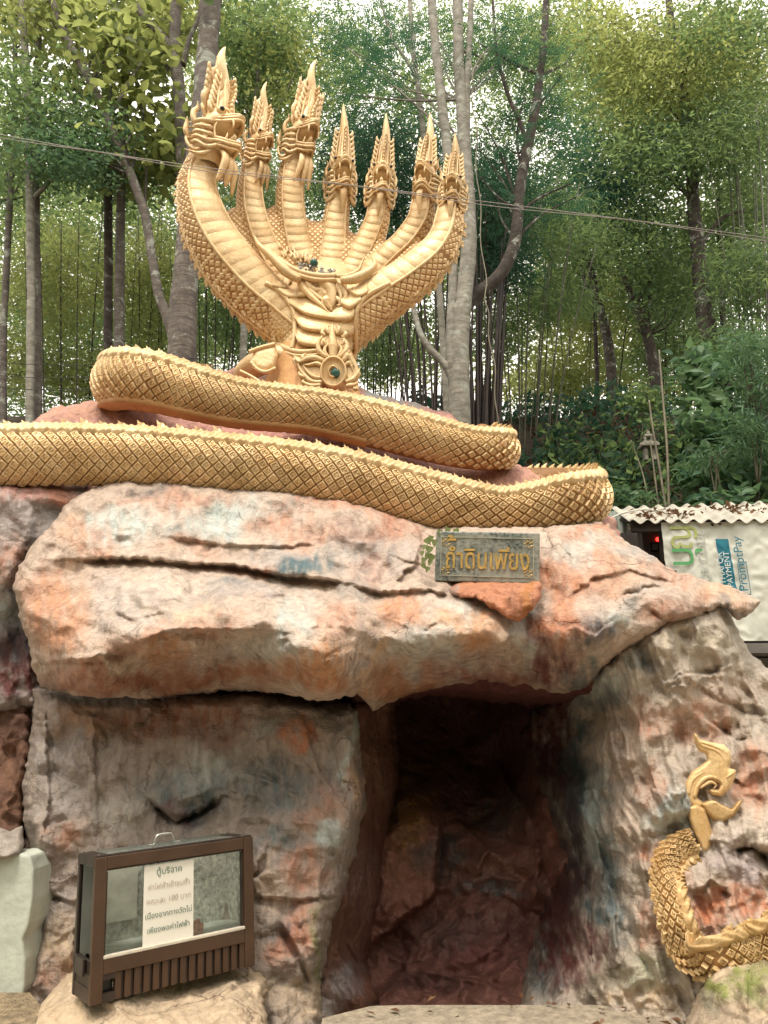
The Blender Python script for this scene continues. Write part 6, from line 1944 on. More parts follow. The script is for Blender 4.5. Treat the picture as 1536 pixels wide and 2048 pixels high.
gs = tag(obj('gravel_strip', np.array([P(-260, 1985, 4.4), P(60, 1985, 4.4), P(120, 2060, 3.9), P(-260, 2060, 3.9)]), [[0, 1, 2, 3]], [simple_mat('dry_dirt', (0.42, .32, .2), rough=.95, var=.3, scale=20, bmp=1, bd=.03)]), kind='structure')

# ------------------------------------------------------------------ text helper
_font_mats = {}


def text(name, s, M, size, mat, parent, extrude=0.0, align='LEFT', offset=0.0):
    cu = bpy.data.curves.new(name, 'FONT')
    cu.body = s
    cu.size = size
    cu.extrude = extrude
    cu.offset = offset
    cu.align_x = align
    cu.materials.append(mat)
    o = bpy.data.objects.new(name, cu)
    scene.collection.objects.link(o)
    bpy.context.view_layer.update()
    me = bpy.data.meshes.new_from_object(o.evaluated_get(bpy.context.evaluated_depsgraph_get()))
    bpy.data.objects.remove(o)
    me.name = name
    o = bpy.data.objects.new(name, me)
    scene.collection.objects.link(o)
    if not me.materials:
        me.materials.append(mat)
    o.parent = parent
    o.matrix_local = Matrix.Translation(-Vector(root_loc(parent))) @ M
    return o


def plane_basis(p0, px, pd):
    """origin p0 (top left), x towards px, y up the surface away from pd"""
    X = (px - p0).normalized()
    D = (pd - p0)
    D = (D - D.dot(X) * X).normalized()
    Y = -D
    Z = X.cross(Y)
    M = Matrix.Identity(4)
    for i in range(3):
        M[i][0], M[i][1], M[i][2], M[i][3] = X[i], Y[i], Z[i], p0[i]
    return M


# ------------------------------------------------------------------ plaque
M_SLATE = simple_mat('green_granite', (0.19, 0.22, 0.20), rough=0.35, var=0.5, scale=55, bmp=.15, bd=.003)
_nt = M_SLATE.node_tree
_pos = nd(_nt, 'ShaderNodeNewGeometry').outputs['Position']
_n = nd(_nt, 'ShaderNodeTexNoise', Scale=7.0, Detail=8.0, Roughness=.7)
_nt.links.new(_pos, _n.inputs['Vector'])
_b = _nt.nodes['Principled BSDF']
_c0 = _b.inputs['Base Color'].links[0].from_socket
_nt.links.new(mix(_nt, _c0, (0.40, 0.40, 0.34), ramp(_nt, _n.outputs['Fac'], [(0.42, (0, 0, 0)), (0.62, (.85, .85, .85))])), _b.inputs['Base Color'])
M_GILT = simple_mat('gilt_letters', (0.62, 0.42, 0.13), rough=0.45, metal=.35, var=.2, scale=30, bmp=.2)
p0, p1, p2 = P(872, 1062, 4.42), P(1080, 1066, 4.30), P(888, 1162, 4.46)
MP = plane_basis(p0, p1, p2)
W = (p1 - p0).length
D_ = (p2 - p0)
H = (D_ - D_.dot((p1 - p0).normalized()) * (p1 - p0).normalized()).length
pq = tag(empty('name_plaque', p0), 'tilted green stone plaque with gold carved Thai letters, below the lower coil', 'plaque')
V, F = box((W / 2, -H / 2, -.028), (W, H, .056), MP)
obj('mortar_bed', *box((W / 2, -H / 2, -.20), (W * .96, H * .94, .29), MP), [simple_mat('cement_bed', (.42, .31, .25), rough=.9, var=.25, scale=9, bmp=.6, bd=.03)], pq, smooth=False)
o = obj('slab', V, F, [M_SLATE], pq, smooth=False)
bv = o.modifiers.new('b', 'BEVEL')
bv.width = .008
bv.segments = 2
M_LINE = simple_mat('worn_line', (0.42, 0.42, 0.33), rough=.6, bmp=0)
mb = MB()
for (cx, cyy, sx, sy) in ((W / 2, -.035, W - .06, .005), (W / 2, -H + .035, W - .06, .005), (.035, -H / 2, .005, H - .07), (W - .035, -H / 2, .005, H - .07)):
    mb.add(*box((cx, cyy, .001), (sx, sy, .006), MP))
mb.build('border_line', [M_LINE], pq, smooth=False)
for cx in (.065, W - .065):
    for cyy in (-.065, -H + .065):
        mb = MB()
        for a in range(7):
            an = a * .9
            q = [(cx + .022 * math.cos(an) * (.3 + .1 * a), cyy + .022 * math.sin(an) * (.3 + .1 * a), .002), (cx + .03 * math.cos(an + .5), cyy + .03 * math.sin(an + .5), .004)]
            Vt, Ft = tube(spline(np.array(q), 4), [.004, .003, .002, .001], sides=5, face=(0, 0, 1))
            mb.add(xf(MP, Vt), Ft)
        mb.build('corner_flourish', [M_GILT], pq, smooth=False)
ts = H * 0.50
tw = text('lettering', 'ถาดนเพยง', MP @ Matrix.Translation((W * .095, -H * .73, .002)) @ Matrix.Diagonal((1, 1.0, 1, 1)), ts, M_GILT, pq, .006, offset=.0015)
bpy.context.view_layer.update()
kx = W * .80 / max(tw.dimensions.x, .01)
tw.matrix_local = tw.matrix_local @ Matrix.Diagonal((kx, 1.12, 1, 1))
# marks over the line: nikhahit, mai tho, sara i, sara ii
for ch, fx, fy, sc in (('\u0e4d', .205, -.70, 1.0), ('\u0e49', .215, -.50, 1.0), ('\u0e34', .405, -.70, 1.0), ('\u0e35', .735, -.70, 1.0)):
    o = text('tone_mark', ch, MP @ Matrix.Translation((W * fx, H * fy, .002)), ts * sc, M_GILT, pq, .006, offset=.0015)

# creeper beside the plaque
M_VINE = leaf_material('vine_leaf', (0.16, 0.20, 0.07), (0.26, 0.31, 0.12), (0.34, 0.38, 0.18), (.3, .35, .1), .3)
vn = tag(empty('creeping_vine', P(855, 1160, 4.4)), 'small creeper with pale green heart-shaped leaves on the left edge of the plaque', 'creeper')
s_ = spline(np.array([(858, 1075, 4.45), (852, 1100, 4.4), (850, 1130, 4.33)], float), 10)
obj('stem', *tube(PN(s_[:, 0], s_[:, 1], s_[:, 2]), .003, sides=5), [M_VINE], vn)
hv = np.array([(0, 0, 0), (.42, .25, .06), (.48, -.15, .04), (.25, -.62, 0), (0, -1, -.08), (-.25, -.62, 0), (-.48, -.15, .04), (-.42, .25, .06)])
me = fresh_mesh('leaf', hv, [[0, i, i + 1] for i in range(1, 7)] + [[0, 7, 1]], [M_VINE])
for (u, v) in ((862, 1074), (853, 1080), (868, 1082), (850, 1092), (860, 1096), (845, 1104), (856, 1110), (848, 1118), (861, 1122), (846, 1130), (856, 1136), (864, 1112), (880, 1062), (896, 1058), (912, 1060)):
    s1 = rb.uniform(.030, .045)
    y_ = 4.36 if u < 872 else 4.42
    M_ = Matrix.Translation(P(u, v, y_)) @ Matrix.Rotation(R(80), 4, 'X') @ Matrix.Rotation(rb.uniform(-.7, .7), 4, 'Z') @ Matrix.Rotation(rb.uniform(-.5, .5), 4, 'Y') @ Matrix.Scale(s1, 4)
    place('leaf', me, M_, vn)

# ------------------------------------------------------------------ shed with tin roof and banner
M_TIN = simple_mat('corrugated_sheet', (0.50, 0.47, 0.40), rough=.7, var=.16, scale=3.5, bmp=.3, bd=.01)
M_TING = simple_mat('greenish_sheet', (0.30, 0.34, 0.29), rough=.6, var=.2, scale=4, bmp=.2)
M_WOODD = simple_mat('dark_timber', (0.05, 0.035, 0.028), rough=.8, var=.3, scale=6, bmp=.3)
M_GREYB = simple_mat('grey_board', (0.20, 0.18, 0.16), rough=.7, var=.2, scale=5, bmp=.2)
shed = tag(empty('market_shed', (3.6, 7.6, 0)), 'open-fronted shed with a corrugated roof behind the right slab, hung with a banner', 'shed')


def corrug(pA, pB, pC, pD, n, m, amp, period):
    """A-B near edge, D-C far edge; waves run from near to far"""
    V = []
    w = (pB - pA).length
    up = (pB - pA).cross(pD - pA).normalized()
    for j in range(m):
        t = j / (m - 1)
        a, b_ = pA.lerp(pD, t), pB.lerp(pC, t)
        for i in range(n):
            s = i / (n - 1)
            V.append(a.lerp(b_, s) + up * amp * math.sin(2 * math.pi * s * w / period))
    return np.array(V), grid_faces(m, n)


V, F = corrug(P(1258, 1043, 6.9), P(1760, 1040, 6.9), P(1700, 998, 8.4), P(1222, 1016, 8.4), 420, 8, .020, .145)
o = obj('roof', V, F, [M_TIN], shed)
so = o.modifiers.new('s', 'SOLIDIFY')
so.thickness = .006
V, F = corrug(P(1196, 1060, 7.6), P(1256, 1068, 7.6), P(1254, 1030, 7.6), P(1196, 1014, 7.7), 80, 4, .012, .08)
obj('side_sheet', V, F, [M_TING], shed)
# structure behind
mb = MB()
pL, pR = P(1262, 1046, 7.0), P(1760, 1046, 7.0)
mb.add(*box(((pL.x + pR.x) / 2, 7.0, pL.z - .05), (pR.x - pL.x, .06, .08)))
mb.add(*box(((pL.x + pR.x) / 2, 8.3, P(1262, 1030, 8.3).z - .05), (pR.x - pL.x, .06, .08)))
for x in np.arange(pL.x + .12, pR.x, .8):
    a = np.array([[x, 7.0, pL.z - .02], [x, 8.35, P(1262, 1022, 8.35).z - .04]])
    mb.add(*tube(a, .03, sides=4))
mb.build('rafter', [M_WOODD], shed, smooth=False)
for x in (2.75, 5.2):
    V, F = box((x, 7.12, 1.65), (.09, .09, 3.6))
    obj('post', V, F, [M_WOODD], shed, smooth=False)
V, F = box((3.9, 8.9, 1.9), (4.4, .08, 4.0))
obj('back_wall', V, F, [M_WOODD], shed, smooth=False)
V, F = box((2.2, 8.5, 1.6), (.06, .8, 3.2))
obj('side_wall', V, F, [M_WOODD], shed, smooth=False)
# counter under the banner
a = P(1490, 1290, 7.1)
V, F = box((a.x + 1.2, 7.15, a.z - .05), (2.6, .5, .09))
obj('counter', V, F, [M_GREYB], shed, smooth=False)
V, F = box((a.x + 1.2, 7.35, a.z - .16), (2.6, .3, .10))
obj('counter_rail', V, F, [M_GREYB], shed, smooth=False)
V, F = box((a.x + 1.2, 7.3, a.z / 2 - .15), (2.6, .06, a.z - .4))
obj('counter_front', V, F, [M_WOODD], shed, smooth=False)
# switch box with red lamp, and the small framed notice on it
c = P(1310, 1100, 7.7)
eb = tag(empty('switch_box', c), 'dull grey switch box with a red lamp in the shade of the shed', 'switch box')
M_CAB = simple_mat('grey_cabinet', (0.14, 0.12, 0.11), rough=.5, bmp=0)
V, F = box((c.x + .03, 7.72, c.z + .02), (.34, .14, .42))
obj('cabinet', V, F, [M_CAB], eb, smooth=False)
q = P(1311, 1093, 7.62)
mb = MB()
for dx, dz, sx, sz in ((0, .042, .09, .01), (0, -.042, .09, .01), (.04, 0, .01, .075), (-.04, 0, .01, .075)):
    mb.add(*box((q.x + dx, 7.635, q.z + dz), (sx, .02, sz)))
mb.build('window_frame', [M_BLACK], eb, smooth=False)
V, F = box((q.x, 7.64, q.z), (.07, .01, .07))
obj('window_pane', V, F, [simple_mat('dim_glass', (0.22, .22, .2), rough=.2, bmp=0)], eb, smooth=False)
mr, nt, b = new_mat('red_lamp')
b.inputs['Base Color'].default_value = (.8, .02, .01, 1)
b.inputs['Emission Color'].default_value = (1, .03, .02, 1)
b.inputs['Emission Strength'].default_value = 3.0
q = P(1317, 1078, 7.63)
V, F = tube(np.array([[q.x, 7.66, q.z], [q.x, 7.63, q.z]]), .022, sides=12, face=(0, 0, 1))
obj('lamp', V, F, [mr], eb)

# banner
M_VINYL = simple_mat('white_vinyl', (0.66, 0.66, 0.58), rough=.55, var=.05, scale=3, bmp=.3, bd=.01)
bp0, bp1, bp2 = P(1321, 1045, 6.96), P(1740, 1040, 6.96), P(1330, 1283, 6.96)
MBn = plane_basis(bp0, bp1, bp2)
BH = (bp2 - bp0).length
ban = tag(empty('banner', bp0), 'white vinyl banner with green Thai lettering and teal panel, hanging from the tin roof', 'banner')
n_, m_ = 120, 60
gx = np.linspace(0, 2.1, n_)
gy = np.linspace(0, -BH, m_)
GX, GY = np.meshgrid(gx, gy)


def ban_z(x, y):
    q = np.stack([np.ravel(x) * 3, np.ravel(y) * 3, np.zeros(np.size(x))], -1)
    return (0.012 * np.sin(np.ravel(x) * 9 + np.ravel(y) * 2) + .022 * fbm(q, 3) + .010 * (1 - 2 * np.abs(pn(q * 3.2))))


V = np.stack([GX.ravel(), GY.ravel(), ban_z(GX, GY)], -1)
obj('sheet', xf(MBn, V), grid_faces(m_, n_), [M_VINYL], ban)


def flat_mat(name, col):
    return simple_mat(name, col, rough=.6, var=.12, scale=9, bmp=0)


M_TEALP, M_GRN, M_OLV, M_FADE, M_WPR = flat_mat('print_teal', (0.01, .17, .24)), flat_mat('print_green', (0.10, .36, .13)), flat_mat('print_olive', (.42, .46, .16)), flat_mat('print_faded', (.50, .52, .48)), flat_mat('print_white', (.7, .72, .68))


def ban_xy(u, v):
    d = P(u, v, 1.0) - CAMV
    nrm = Vector((MBn[0][2], MBn[1][2], MBn[2][2]))
    t = (bp0 - CAMV).dot(nrm) / d.dot(nrm)
    w = CAMV + d * t
    l_ = MBn.inverted() @ w
    return l_.x, l_.y


x0, y0 = ban_xy(1430, 1078)
x1, y1 = ban_xy(1456, 1077)
gxx = np.linspace(x0, x1 + .0, 8)
gyy = np.linspace(y0, y0 - .62, 30)
GX2, GY2 = np.meshgrid(gxx, gyy)
slant = (y0 - GY2) * .03
V = np.stack([(GX2 + slant).ravel(), GY2.ravel(), ban_z(GX2 + slant, GY2) + .006], -1)
obj('printed_panel', xf(MBn, V), grid_faces(30, 8), [M_TEALP], ban)
RZ = Matrix.Rotation(R(90), 4, 'Z')


def ban_text(nm, s, u, v, size, mat, z=.02, kx=1.0):
    x, y = ban_xy(u, v)
    return text(nm, s, MBn @ Matrix.Translation((x, y, z)) @ RZ @ Matrix.Diagonal((kx, 1, 1, 1)), size, mat, ban, .0005)


ban_text('printed_word', 'บุ', 1387, 1137, .36, M_GRN, .03)
ban_text('printed_word', 'ญ', 1384, 1102, .36, M_OLV, .03, .8)
ban_text('printed_word', 'QR CODE', 1419, 1166, .115, M_FADE, .03)
ban_text('printed_word', 'THAI QR', 1449, 1170, .078, M_WPR, .036, 1.0)
ban_text('printed_word', 'PAYMENT', 1464, 1176, .078, M_WPR, .036, 1.0)
ban_text('printed_word', 'PromptPay', 1494, 1184, .12, M_TEALP, .03)
mb = MB()
xa, ya = ban_xy(1472, 1129)
xb, yb_ = ban_xy(1499, 1190)
for (cx, cy2, sx, sy) in (((xa + xb) / 2, ya, xb - xa, .006), ((xa + xb) / 2, yb_, xb - xa, .006), (xa, (ya + yb_) / 2, .006, ya - yb_), (xb, (ya + yb_) / 2, .006, ya - yb_)):
    mb.add(*box((cx, cy2, .030), (sx, sy, .001), MBn))
mb.build('printed_frame', [M_TEALP], ban, smooth=False)

# dead leaves on the roof
r5 = np.random.default_rng(9)
n = 170
bl = np.array([(1330, 1036, 34, 8), (1300, 1040, 20, 6), (1470, 1024, 40, 6), (1515, 1026, 30, 9), (1370, 1034, 26, 5), (1600, 1024, 50, 8)], float)[r5.integers(0, 6, n)]
uu = bl[:, 0] + r5.normal(0, .6, n) * bl[:, 2]
fy = np.clip((1043 - (bl[:, 1] + r5.normal(0, .55, n) * bl[:, 3])) / 30, .01, 1)
ra, rbb, rcc = P(1258, 1043, 6.9), P(1760, 1040, 6.9), P(1222, 1016, 8.4)
sx_ = (uu - 1258) / 502
base = np.array(ra)[None] + sx_[:, None] * (np.array(rbb) - np.array(ra))[None] + fy[:, None] * (np.array(rcc) - np.array(ra))[None]
base[:, 2] += r5.uniform(.02, .06, n)
ax = norm(r5.normal(size=(n, 3)) * np.array([1, 1, .35]))
nr = norm(np.cross(ax, r5.normal(size=(n, 3))) + np.array([0, 0, .8]))
sv = np.cross(ax, nr)
ln = r5.uniform(.05, .10, n)[:, None]
V = np.stack([base, base + ax * ln * .5 + sv * ln * .25 + nr * .01, base + ax * ln, base + ax * ln * .5 - sv * ln * .25 + nr * .01], 1).reshape(-1, 3)
i4 = np.arange(n) * 4
o = obj('fallen_leaves', V, np.concatenate([np.stack([i4, i4 + 1, i4 + 2], -1), np.stack([i4, i4 + 2, i4 + 3], -1)]), [M_LEAF_DEAD], smooth=False)
at = o.data.attributes.new('tint', 'FLOAT', 'POINT')
at.data.foreach_set('value', np.repeat(r5.uniform(.2, 1, n), 4).astype(np.float32))
tag(o, 'brown dead leaves heaped on the tin roof', 'leaves', kind='stuff')

# white cord over the roof
M_CORD = simple_mat('white_cord', (0.6, .57, .5), rough=.6, bmp=0)
s_ = spline(np.array([(1216, 1040, 6.6), (1240, 1028, 6.75), (1265, 1022, 6.9), (1290, 1019, 7.3), (1320, 1024, 7.6)], float), 24)
tag(obj('electric_cord', *tube(PN(s_[:, 0], s_[:, 1], s_[:, 2]), .009, sides=6), [M_CORD]), 'white cord looping from the golden coil onto the tin roof', 'cord')

# ------------------------------------------------------------------ small shrine on the bank
M_STONE = simple_mat('weathered_concrete', (0.30, 0.28, 0.23), rough=.9, var=.25, scale=14, bmp=.5)
sy_ = 10.0
sp_ = P(1297, 920, sy_)
sh = tag(empty('spirit_shrine', sp_), 'small grey concrete spirit shrine on two legs, on the dark bank above the shed', 'shrine')
kk = PX(1297, 900, sy_)


def sbox(nm, u, v, w, h, d=.10, dy=0):
    c = P(u, v, sy_ + dy)
    V, F = box(tuple(c), (w * kk, d, h * kk))
    o = obj(nm, V, F, [M_STONE], sh, smooth=False)
    b_ = o.modifiers.new('b', 'BEVEL')
    b_.width = .008
    return o


sbox('leg', 1291, 909, 7, 27)
sbox('leg', 1307, 909, 7, 27)
sbox('top_slab', 1297, 893, 36, 7, .22)
sbox('cornice', 1297, 888, 30, 4, .18)
for u in (1290, 1302):
    sbox('arch_post', u, 880, 4, 14, .06)
sbox('arch_head', 1296, 872, 18, 5, .08)
sbox('finial', 1296, 866, 6, 8, .05)
sbox('corner_horn', 1282, 889, 4, 8, .05)
sbox('corner_horn', 1312, 889, 4, 8, .05)

# ------------------------------------------------------------------ overhead wires
M_WIRE = simple_mat('grey_cable', (0.34, .31, .29), rough=.5, bmp=0)
s_ = spline(np.array([(-120, 245, 5.6), (60, 280, 5.6), (250, 312, 5.6), (450, 340, 5.6), (700, 370, 5.6), (960, 402, 5.7), (1200, 432, 5.9), (1440, 463, 6.2), (1700, 498, 6.6)], float), 80)
C = PN(s_[:, 0], s_[:, 1], s_[:, 2])
tag(obj('overhead_cable', *tube(C, .0034, sides=6), [M_WIRE]), 'upper of two twisted grey cables strung across in front of the heads', 'cable', 'cables in front of the heads')
s_[:, 1] += 4 + 3 * np.sin(np.linspace(0, 22, 80))
C = PN(s_[:, 0], s_[:, 1], s_[:, 2] + .02)
tag(obj('overhead_cable', *tube(C, .0034, sides=6), [M_WIRE]), 'lower of two twisted grey cables strung across in front of the heads', 'cable', 'cables in front of the heads')
for i, (v0, v1, lab) in enumerate(((726, 716, 'uppermost thin dark wire running behind the left end of the upper coil'), (752, 738, 'middle thin dark wire behind the left end of the upper coil'), (776, 760, 'lowest thin dark wire behind the left end of the upper coil'))):
    s_ = spline(np.array([(-60, v0 - 4, 8.0), (120, v0 + 4, 8.0), (330, (v0 + v1) / 2, 8.0), (560, v1 - 12, 8.0)], float), 30)
    tag(obj('thin_wire', *tube(PN(s_[:, 0], s_[:, 1], s_[:, 2]), .004, sides=5), [M_BLACK]), lab, 'wire', 'thin wires at left')

# ------------------------------------------------------------------ donation box
M_ALU = simple_mat('brown_aluminium', (0.088, 0.048, 0.028), rough=0.42, metal=.25, var=.12, scale=8, bmp=.05)
M_ALUD = simple_mat('dark_aluminium', (0.05, 0.035, 0.028), rough=0.4, metal=.3, var=.2, scale=12, bmp=.1)
M_STEEL = simple_mat('bright_steel', (0.62, 0.60, 0.55), rough=.25, metal=.9, bmp=0)
M_SILL = simple_mat('dusty_sill', (0.62, 0.56, 0.46), rough=.8, var=.1, scale=20, bmp=.4)
M_PAPER = simple_mat('white_paper', (0.80, 0.77, 0.68), rough=.8, var=.02, scale=3, bmp=0)
M_FELT = simple_mat('grey_felt_lining', (0.74, 0.73, 0.64), rough=.95, var=.3, scale=40, bmp=.6)
mg, nt, b = new_mat('clear_glass')
gl = nd(nt, 'ShaderNodeBsdfGlossy', Roughness=0.03)
tr = nd(nt, 'ShaderNodeBsdfTransparent')
tr.inputs[0].default_value = (.95, .98, .965, 1)
fr_ = nd(nt, 'ShaderNodeFresnel', IOR=1.5)
ms = nd(nt, 'ShaderNodeMixShader')
nt.links.new(fr_.outputs[0], ms.inputs[0])
nt.links.new(tr.outputs[0], ms.inputs[1])
nt.links.new(gl.outputs[0], ms.inputs[2])
nt.links.new(ms.outputs[0], nt.nodes['Material Output'].inputs['Surface'])
M_GLASS = mg



def sky_tinted_glass():
    m, nt, b = new_mat('sky_tinted_glass')
    b.inputs['Base Color'].default_value = (.42, .48, .43, 1)  # pale green-grey of the reflected sky put into the lid colour
    b.inputs['Roughness'].default_value = .12
    t = nd(nt, 'ShaderNodeBsdfTransparent')
    ms = nd(nt, 'ShaderNodeMixShader')
    ms.inputs[0].default_value = .7
    nt.links.new(b.outputs[0], ms.inputs[1])
    nt.links.new(t.outputs[0], ms.inputs[2])
    nt.links.new(ms.outputs[0], nt.nodes['Material Output'].inputs['Surface'])
    return m


bl0, br0, tl0 = P(177, 2012, 3.80), P(507, 1930, 4.28), P(179, 1747, 3.80)
X = (br0 - bl0).normalized()
Zu = (tl0 - bl0)
Zu = (Zu - Zu.dot(X) * X).normalized()
Yb = Zu.cross(X)
MD = Matrix.Identity(4)
for i in range(3):
    MD[i][0], MD[i][1], MD[i][2], MD[i][3] = X[i], Yb[i], Zu[i], bl0[i]
BW, BHt, BD = (br0 - bl0).length, 0.60, 0.27
dbx = tag(empty('donation_box', bl0), 'glass-fronted brown donation box with a Thai notice, on the tan boulder', 'donation box')
FT = .054


def dpart(nm, shapes, mat, bevel=.003, parent=None):
    mb = MB()
    for c, s in shapes:
        mb.add(*box(c, s, MD))
    o = mb.build(nm, [mat], parent or dbx, smooth=False)
    if bevel:
        b_ = o.modifiers.new('b', 'BEVEL')
        b_.width = bevel
        b_.segments = 2
    return o


zb = .112      # bottom of the glass zone
zr = zb + .055
dpart('stile', [((FT / 2, .0, BHt / 2), (FT, .035, BHt))], M_ALU)
dpart('stile', [((BW - FT / 2, .0, BHt / 2), (FT, .035, BHt))], M_ALU)
dpart('rail', [((BW / 2, .0, BHt - FT / 2), (BW - 2 * FT, .033, FT))], M_ALU)
dpart('rail', [((BW / 2, .0, zb + .03), (BW - 2 * FT, .033, .060))], M_ALU)
dpart('sill', [((BW / 2, -.004, zb + .068), (BW - 2 * FT + .004, .030, .014))], M_SILL)
# glazing bead
dpart('glazing_bead', [((FT + .004, .006, (zb + BHt) / 2), (.008, .02, BHt - FT - zb - .08)), ((BW - FT - .004, .006, (zb + BHt) / 2), (.008, .02, BHt - FT - zb - .08)), ((BW / 2, .006, BHt - FT - .004), (BW - 2 * FT, .02, .008))], M_ALUD, 0)
dpart('front_glass', [((BW / 2, .012, (zb + BHt) / 2 + .02), (BW - 2 * FT - .005, .004, BHt - FT - zb - .06))], M_GLASS, 0)
# ribbed base
k = 0
x = FT + .055
while x < BW - FT - .004:
    w = .030 if k % 2 == 0 else .014
    dpart('base_slat', [((x + w / 2, .004 if k % 2 == 0 else .012, zb / 2), (w - .003, .026 if k % 2 == 0 else .018, zb - .004))], M_ALU if k % 2 == 0 else M_ALUD, 0)
    x += w
    k += 1
dpart('base_gap_dark_plate', [((FT + .028, .03, .07), (.055, .01, .08))], M_BLACK, 0)  # black plate set in the opening, stands for its dark inside
dpart('base_lip', [((FT + .028, .002, .018), (.056, .03, .036))], M_ALUD, 0)
dpart('base_lip', [((FT + .028, .002, zb - .012), (.056, .03, .024))], M_ALUD, 0)
# carcass
dpart('back_panel', [((BW / 2, BD, BHt / 2), (BW - .01, .010, BHt - .02))], M_FELT, 0)
dpart('side_panel', [((BW - .012, BD / 2 + .01, BHt / 2), (.010, BD - .03, BHt - .03))], M_FELT, 0)
dpart('floor_panel', [((BW / 2, BD / 2 + .01, zb + .066), (BW - .03, BD - .03, .012))], simple_mat('dusty_floor', (0.62, .66, .58), rough=.6, var=.2, scale=12, bmp=.2), 0)
dpart('side_frame', [((.010, BD / 2, BHt - .02), (.020, BD, .04)), ((.010, BD - .015, BHt / 2), (.020, .03, BHt)), ((.010, BD / 2, zb + .03), (.020, BD, .06)), ((.010, BD / 2, .03), (.016, BD, .06)),
                     ((.012, BD / 2 + .01, zb / 2), (.012, BD - .03, zb))], M_ALUD)
dpart('side_glass', [((.012, BD / 2, (zb + BHt) / 2), (.004, BD - .05, BHt - zb - .08))], M_GLASS, 0)
dpart('side_hinge', [((-.012, BD * .42, zb + .03), (.012, .12, .07))], M_ALUD)
# top
dpart('top_frame', [((.035, BD / 2, BHt + .002), (.07, BD, .012)), ((BW - .035, BD / 2, BHt + .002), (.07, BD, .012)), ((BW / 2, .012, BHt + .002), (BW - .14, .024, .012)), ((BW / 2, BD - .012, BHt + .002), (BW - .14, .024, .012))], M_ALUD)
dpart('lid', [((BW / 2 - .01, BD / 2, BHt + .006), (BW - .16, BD - .05, .006))], sky_tinted_glass(), .001)
mb = MB()
for x in (.02, .06, BW - .02, BW - .05, BW * .35, BW * .65):
    for y in (.012, BD - .014):
        mb.add(*box((x, y, BHt + .011), (.008, .008, .005), MD))
mb.build('rivet', [M_STEEL], dbx, smooth=False)['kind'] = 'stuff'
hp = [(BW * .40, BD * .4, BHt + .012), (BW * .41, BD * .4, BHt + .045), (BW * .43, BD * .4, BHt + .058), (BW * .50, BD * .4, BHt + .058), (BW * .52, BD * .4, BHt + .045), (BW * .53, BD * .4, BHt + .012)]
V, F = tube(xf(MD, spline(np.array(hp), 24)), .0065, sides=8)
hdl = obj('handle', V, F, [M_STEEL], dbx)
for x in (.38, .545):
    dpart('handle_foot', [((BW * x, BD * .4, BHt + .014), (.030, .022, .010))], M_STEEL, .002, hdl)
# notice and its text, second sheet behind, banknote
nw, nh = .250, .362
nx, nz = .235, zb + .058
dpart('notice_sheet', [((nx + nw / 2, -.0005, nz + nh / 2), (nw, .002, nh))], M_PAPER, 0)
dpart('backing_sheet', [((FT + .15, BD - .03, BHt - .20), (.17, .002, .25))], simple_mat('aged_paper', (.78, .76, .64), rough=.8, bmp=0), 0)
M_INK, M_INKF = simple_mat('green_grey_ink', (0.14, .22, .18), bmp=0), simple_mat('faded_ink', (0.58, .49, .42), bmp=0)
MT = MD @ Matrix.Rotation(R(90), 4, 'X')
for i, (s, mt_, sz) in enumerate((('ตู้บริจาค', M_INK, .040), ('ค่าไฟฟ้าเข้าชมถ้ำ'.replace('้ำ', '้ํา'), M_INKF, .033), ('คณะละ 100 บาท', M_INKF, .035), ('เนื่องจากทางวัดไม่', M_INK, .033), ('เพียงพอค่าไฟฟ้า', M_INK, .033))):
    text('notice_line', s, MT @ Matrix.Translation((nx + nw / 2, nz + nh - .045 - i * .062, .004)), sz, mt_, dbx, .0002, 'CENTER')
M_NOTE = simple_mat('banknote_red', (0.80, .42, .32), rough=.7, var=.25, scale=60, bmp=0)
bn = tag(empty('banknote', MD @ Vector((nx + nw, .1, zb + .05))), 'folded pinkish-red banknote standing inside the donation box, right of the notice', 'banknote')
mb = MB()
Mn = MD @ Matrix.Translation((nx + nw + .033, .035, zb + .085)) @ Matrix.Rotation(.12, 4, 'Z')
mb.add(*box((0, 0, 0), (.075, .002, .072), Mn))
mb.add(*box((-.004, .012, .014), (.07, .002, .072), Mn @ Matrix.Rotation(-.14, 4, 'Y')))
mb.build('note', [M_NOTE], bn, smooth=False)
mb = MB()
for i in range(5):
    mb.add(*box((-.022 + i * .013, -.0016, -.018), (.007, .001, .004), Mn))
for i in range(5):
    mb.add(*box((-.028, -.0016, -.02 + i * .011), (.010, .001, .006), Mn))
mb.build('note_print', [simple_mat('dark_red_ink', (0.25, .05, .04), bmp=0)], bn, smooth=False)

# ------------------------------------------------------------------ golden tail in relief on the right flank
rf = [o for o in scene.objects if o.name == 'right_flank'][0]
RV = np.array([v.co[:] for v in rf.data.vertices]) + root_loc(rf)
BV2 = BVHTree.FromPolygons([tuple(x) for x in RV], [list(p.vertices) for p in rf.data.polygons])


def wall_y(u, v, d=4.25):
    h = BV2.ray_cast(CAMV, (P(u, v, 1.0) - CAMV).normalized())
    return h[0].y if h[0] is not None else d


tail = tag(empty('naga_tail', (2.3, 4.2, 0)), 'golden scaly tail curling up to a flame-shaped tip on the right flank', 'tail relief')
# coil() with relief frames
_old = coil_path


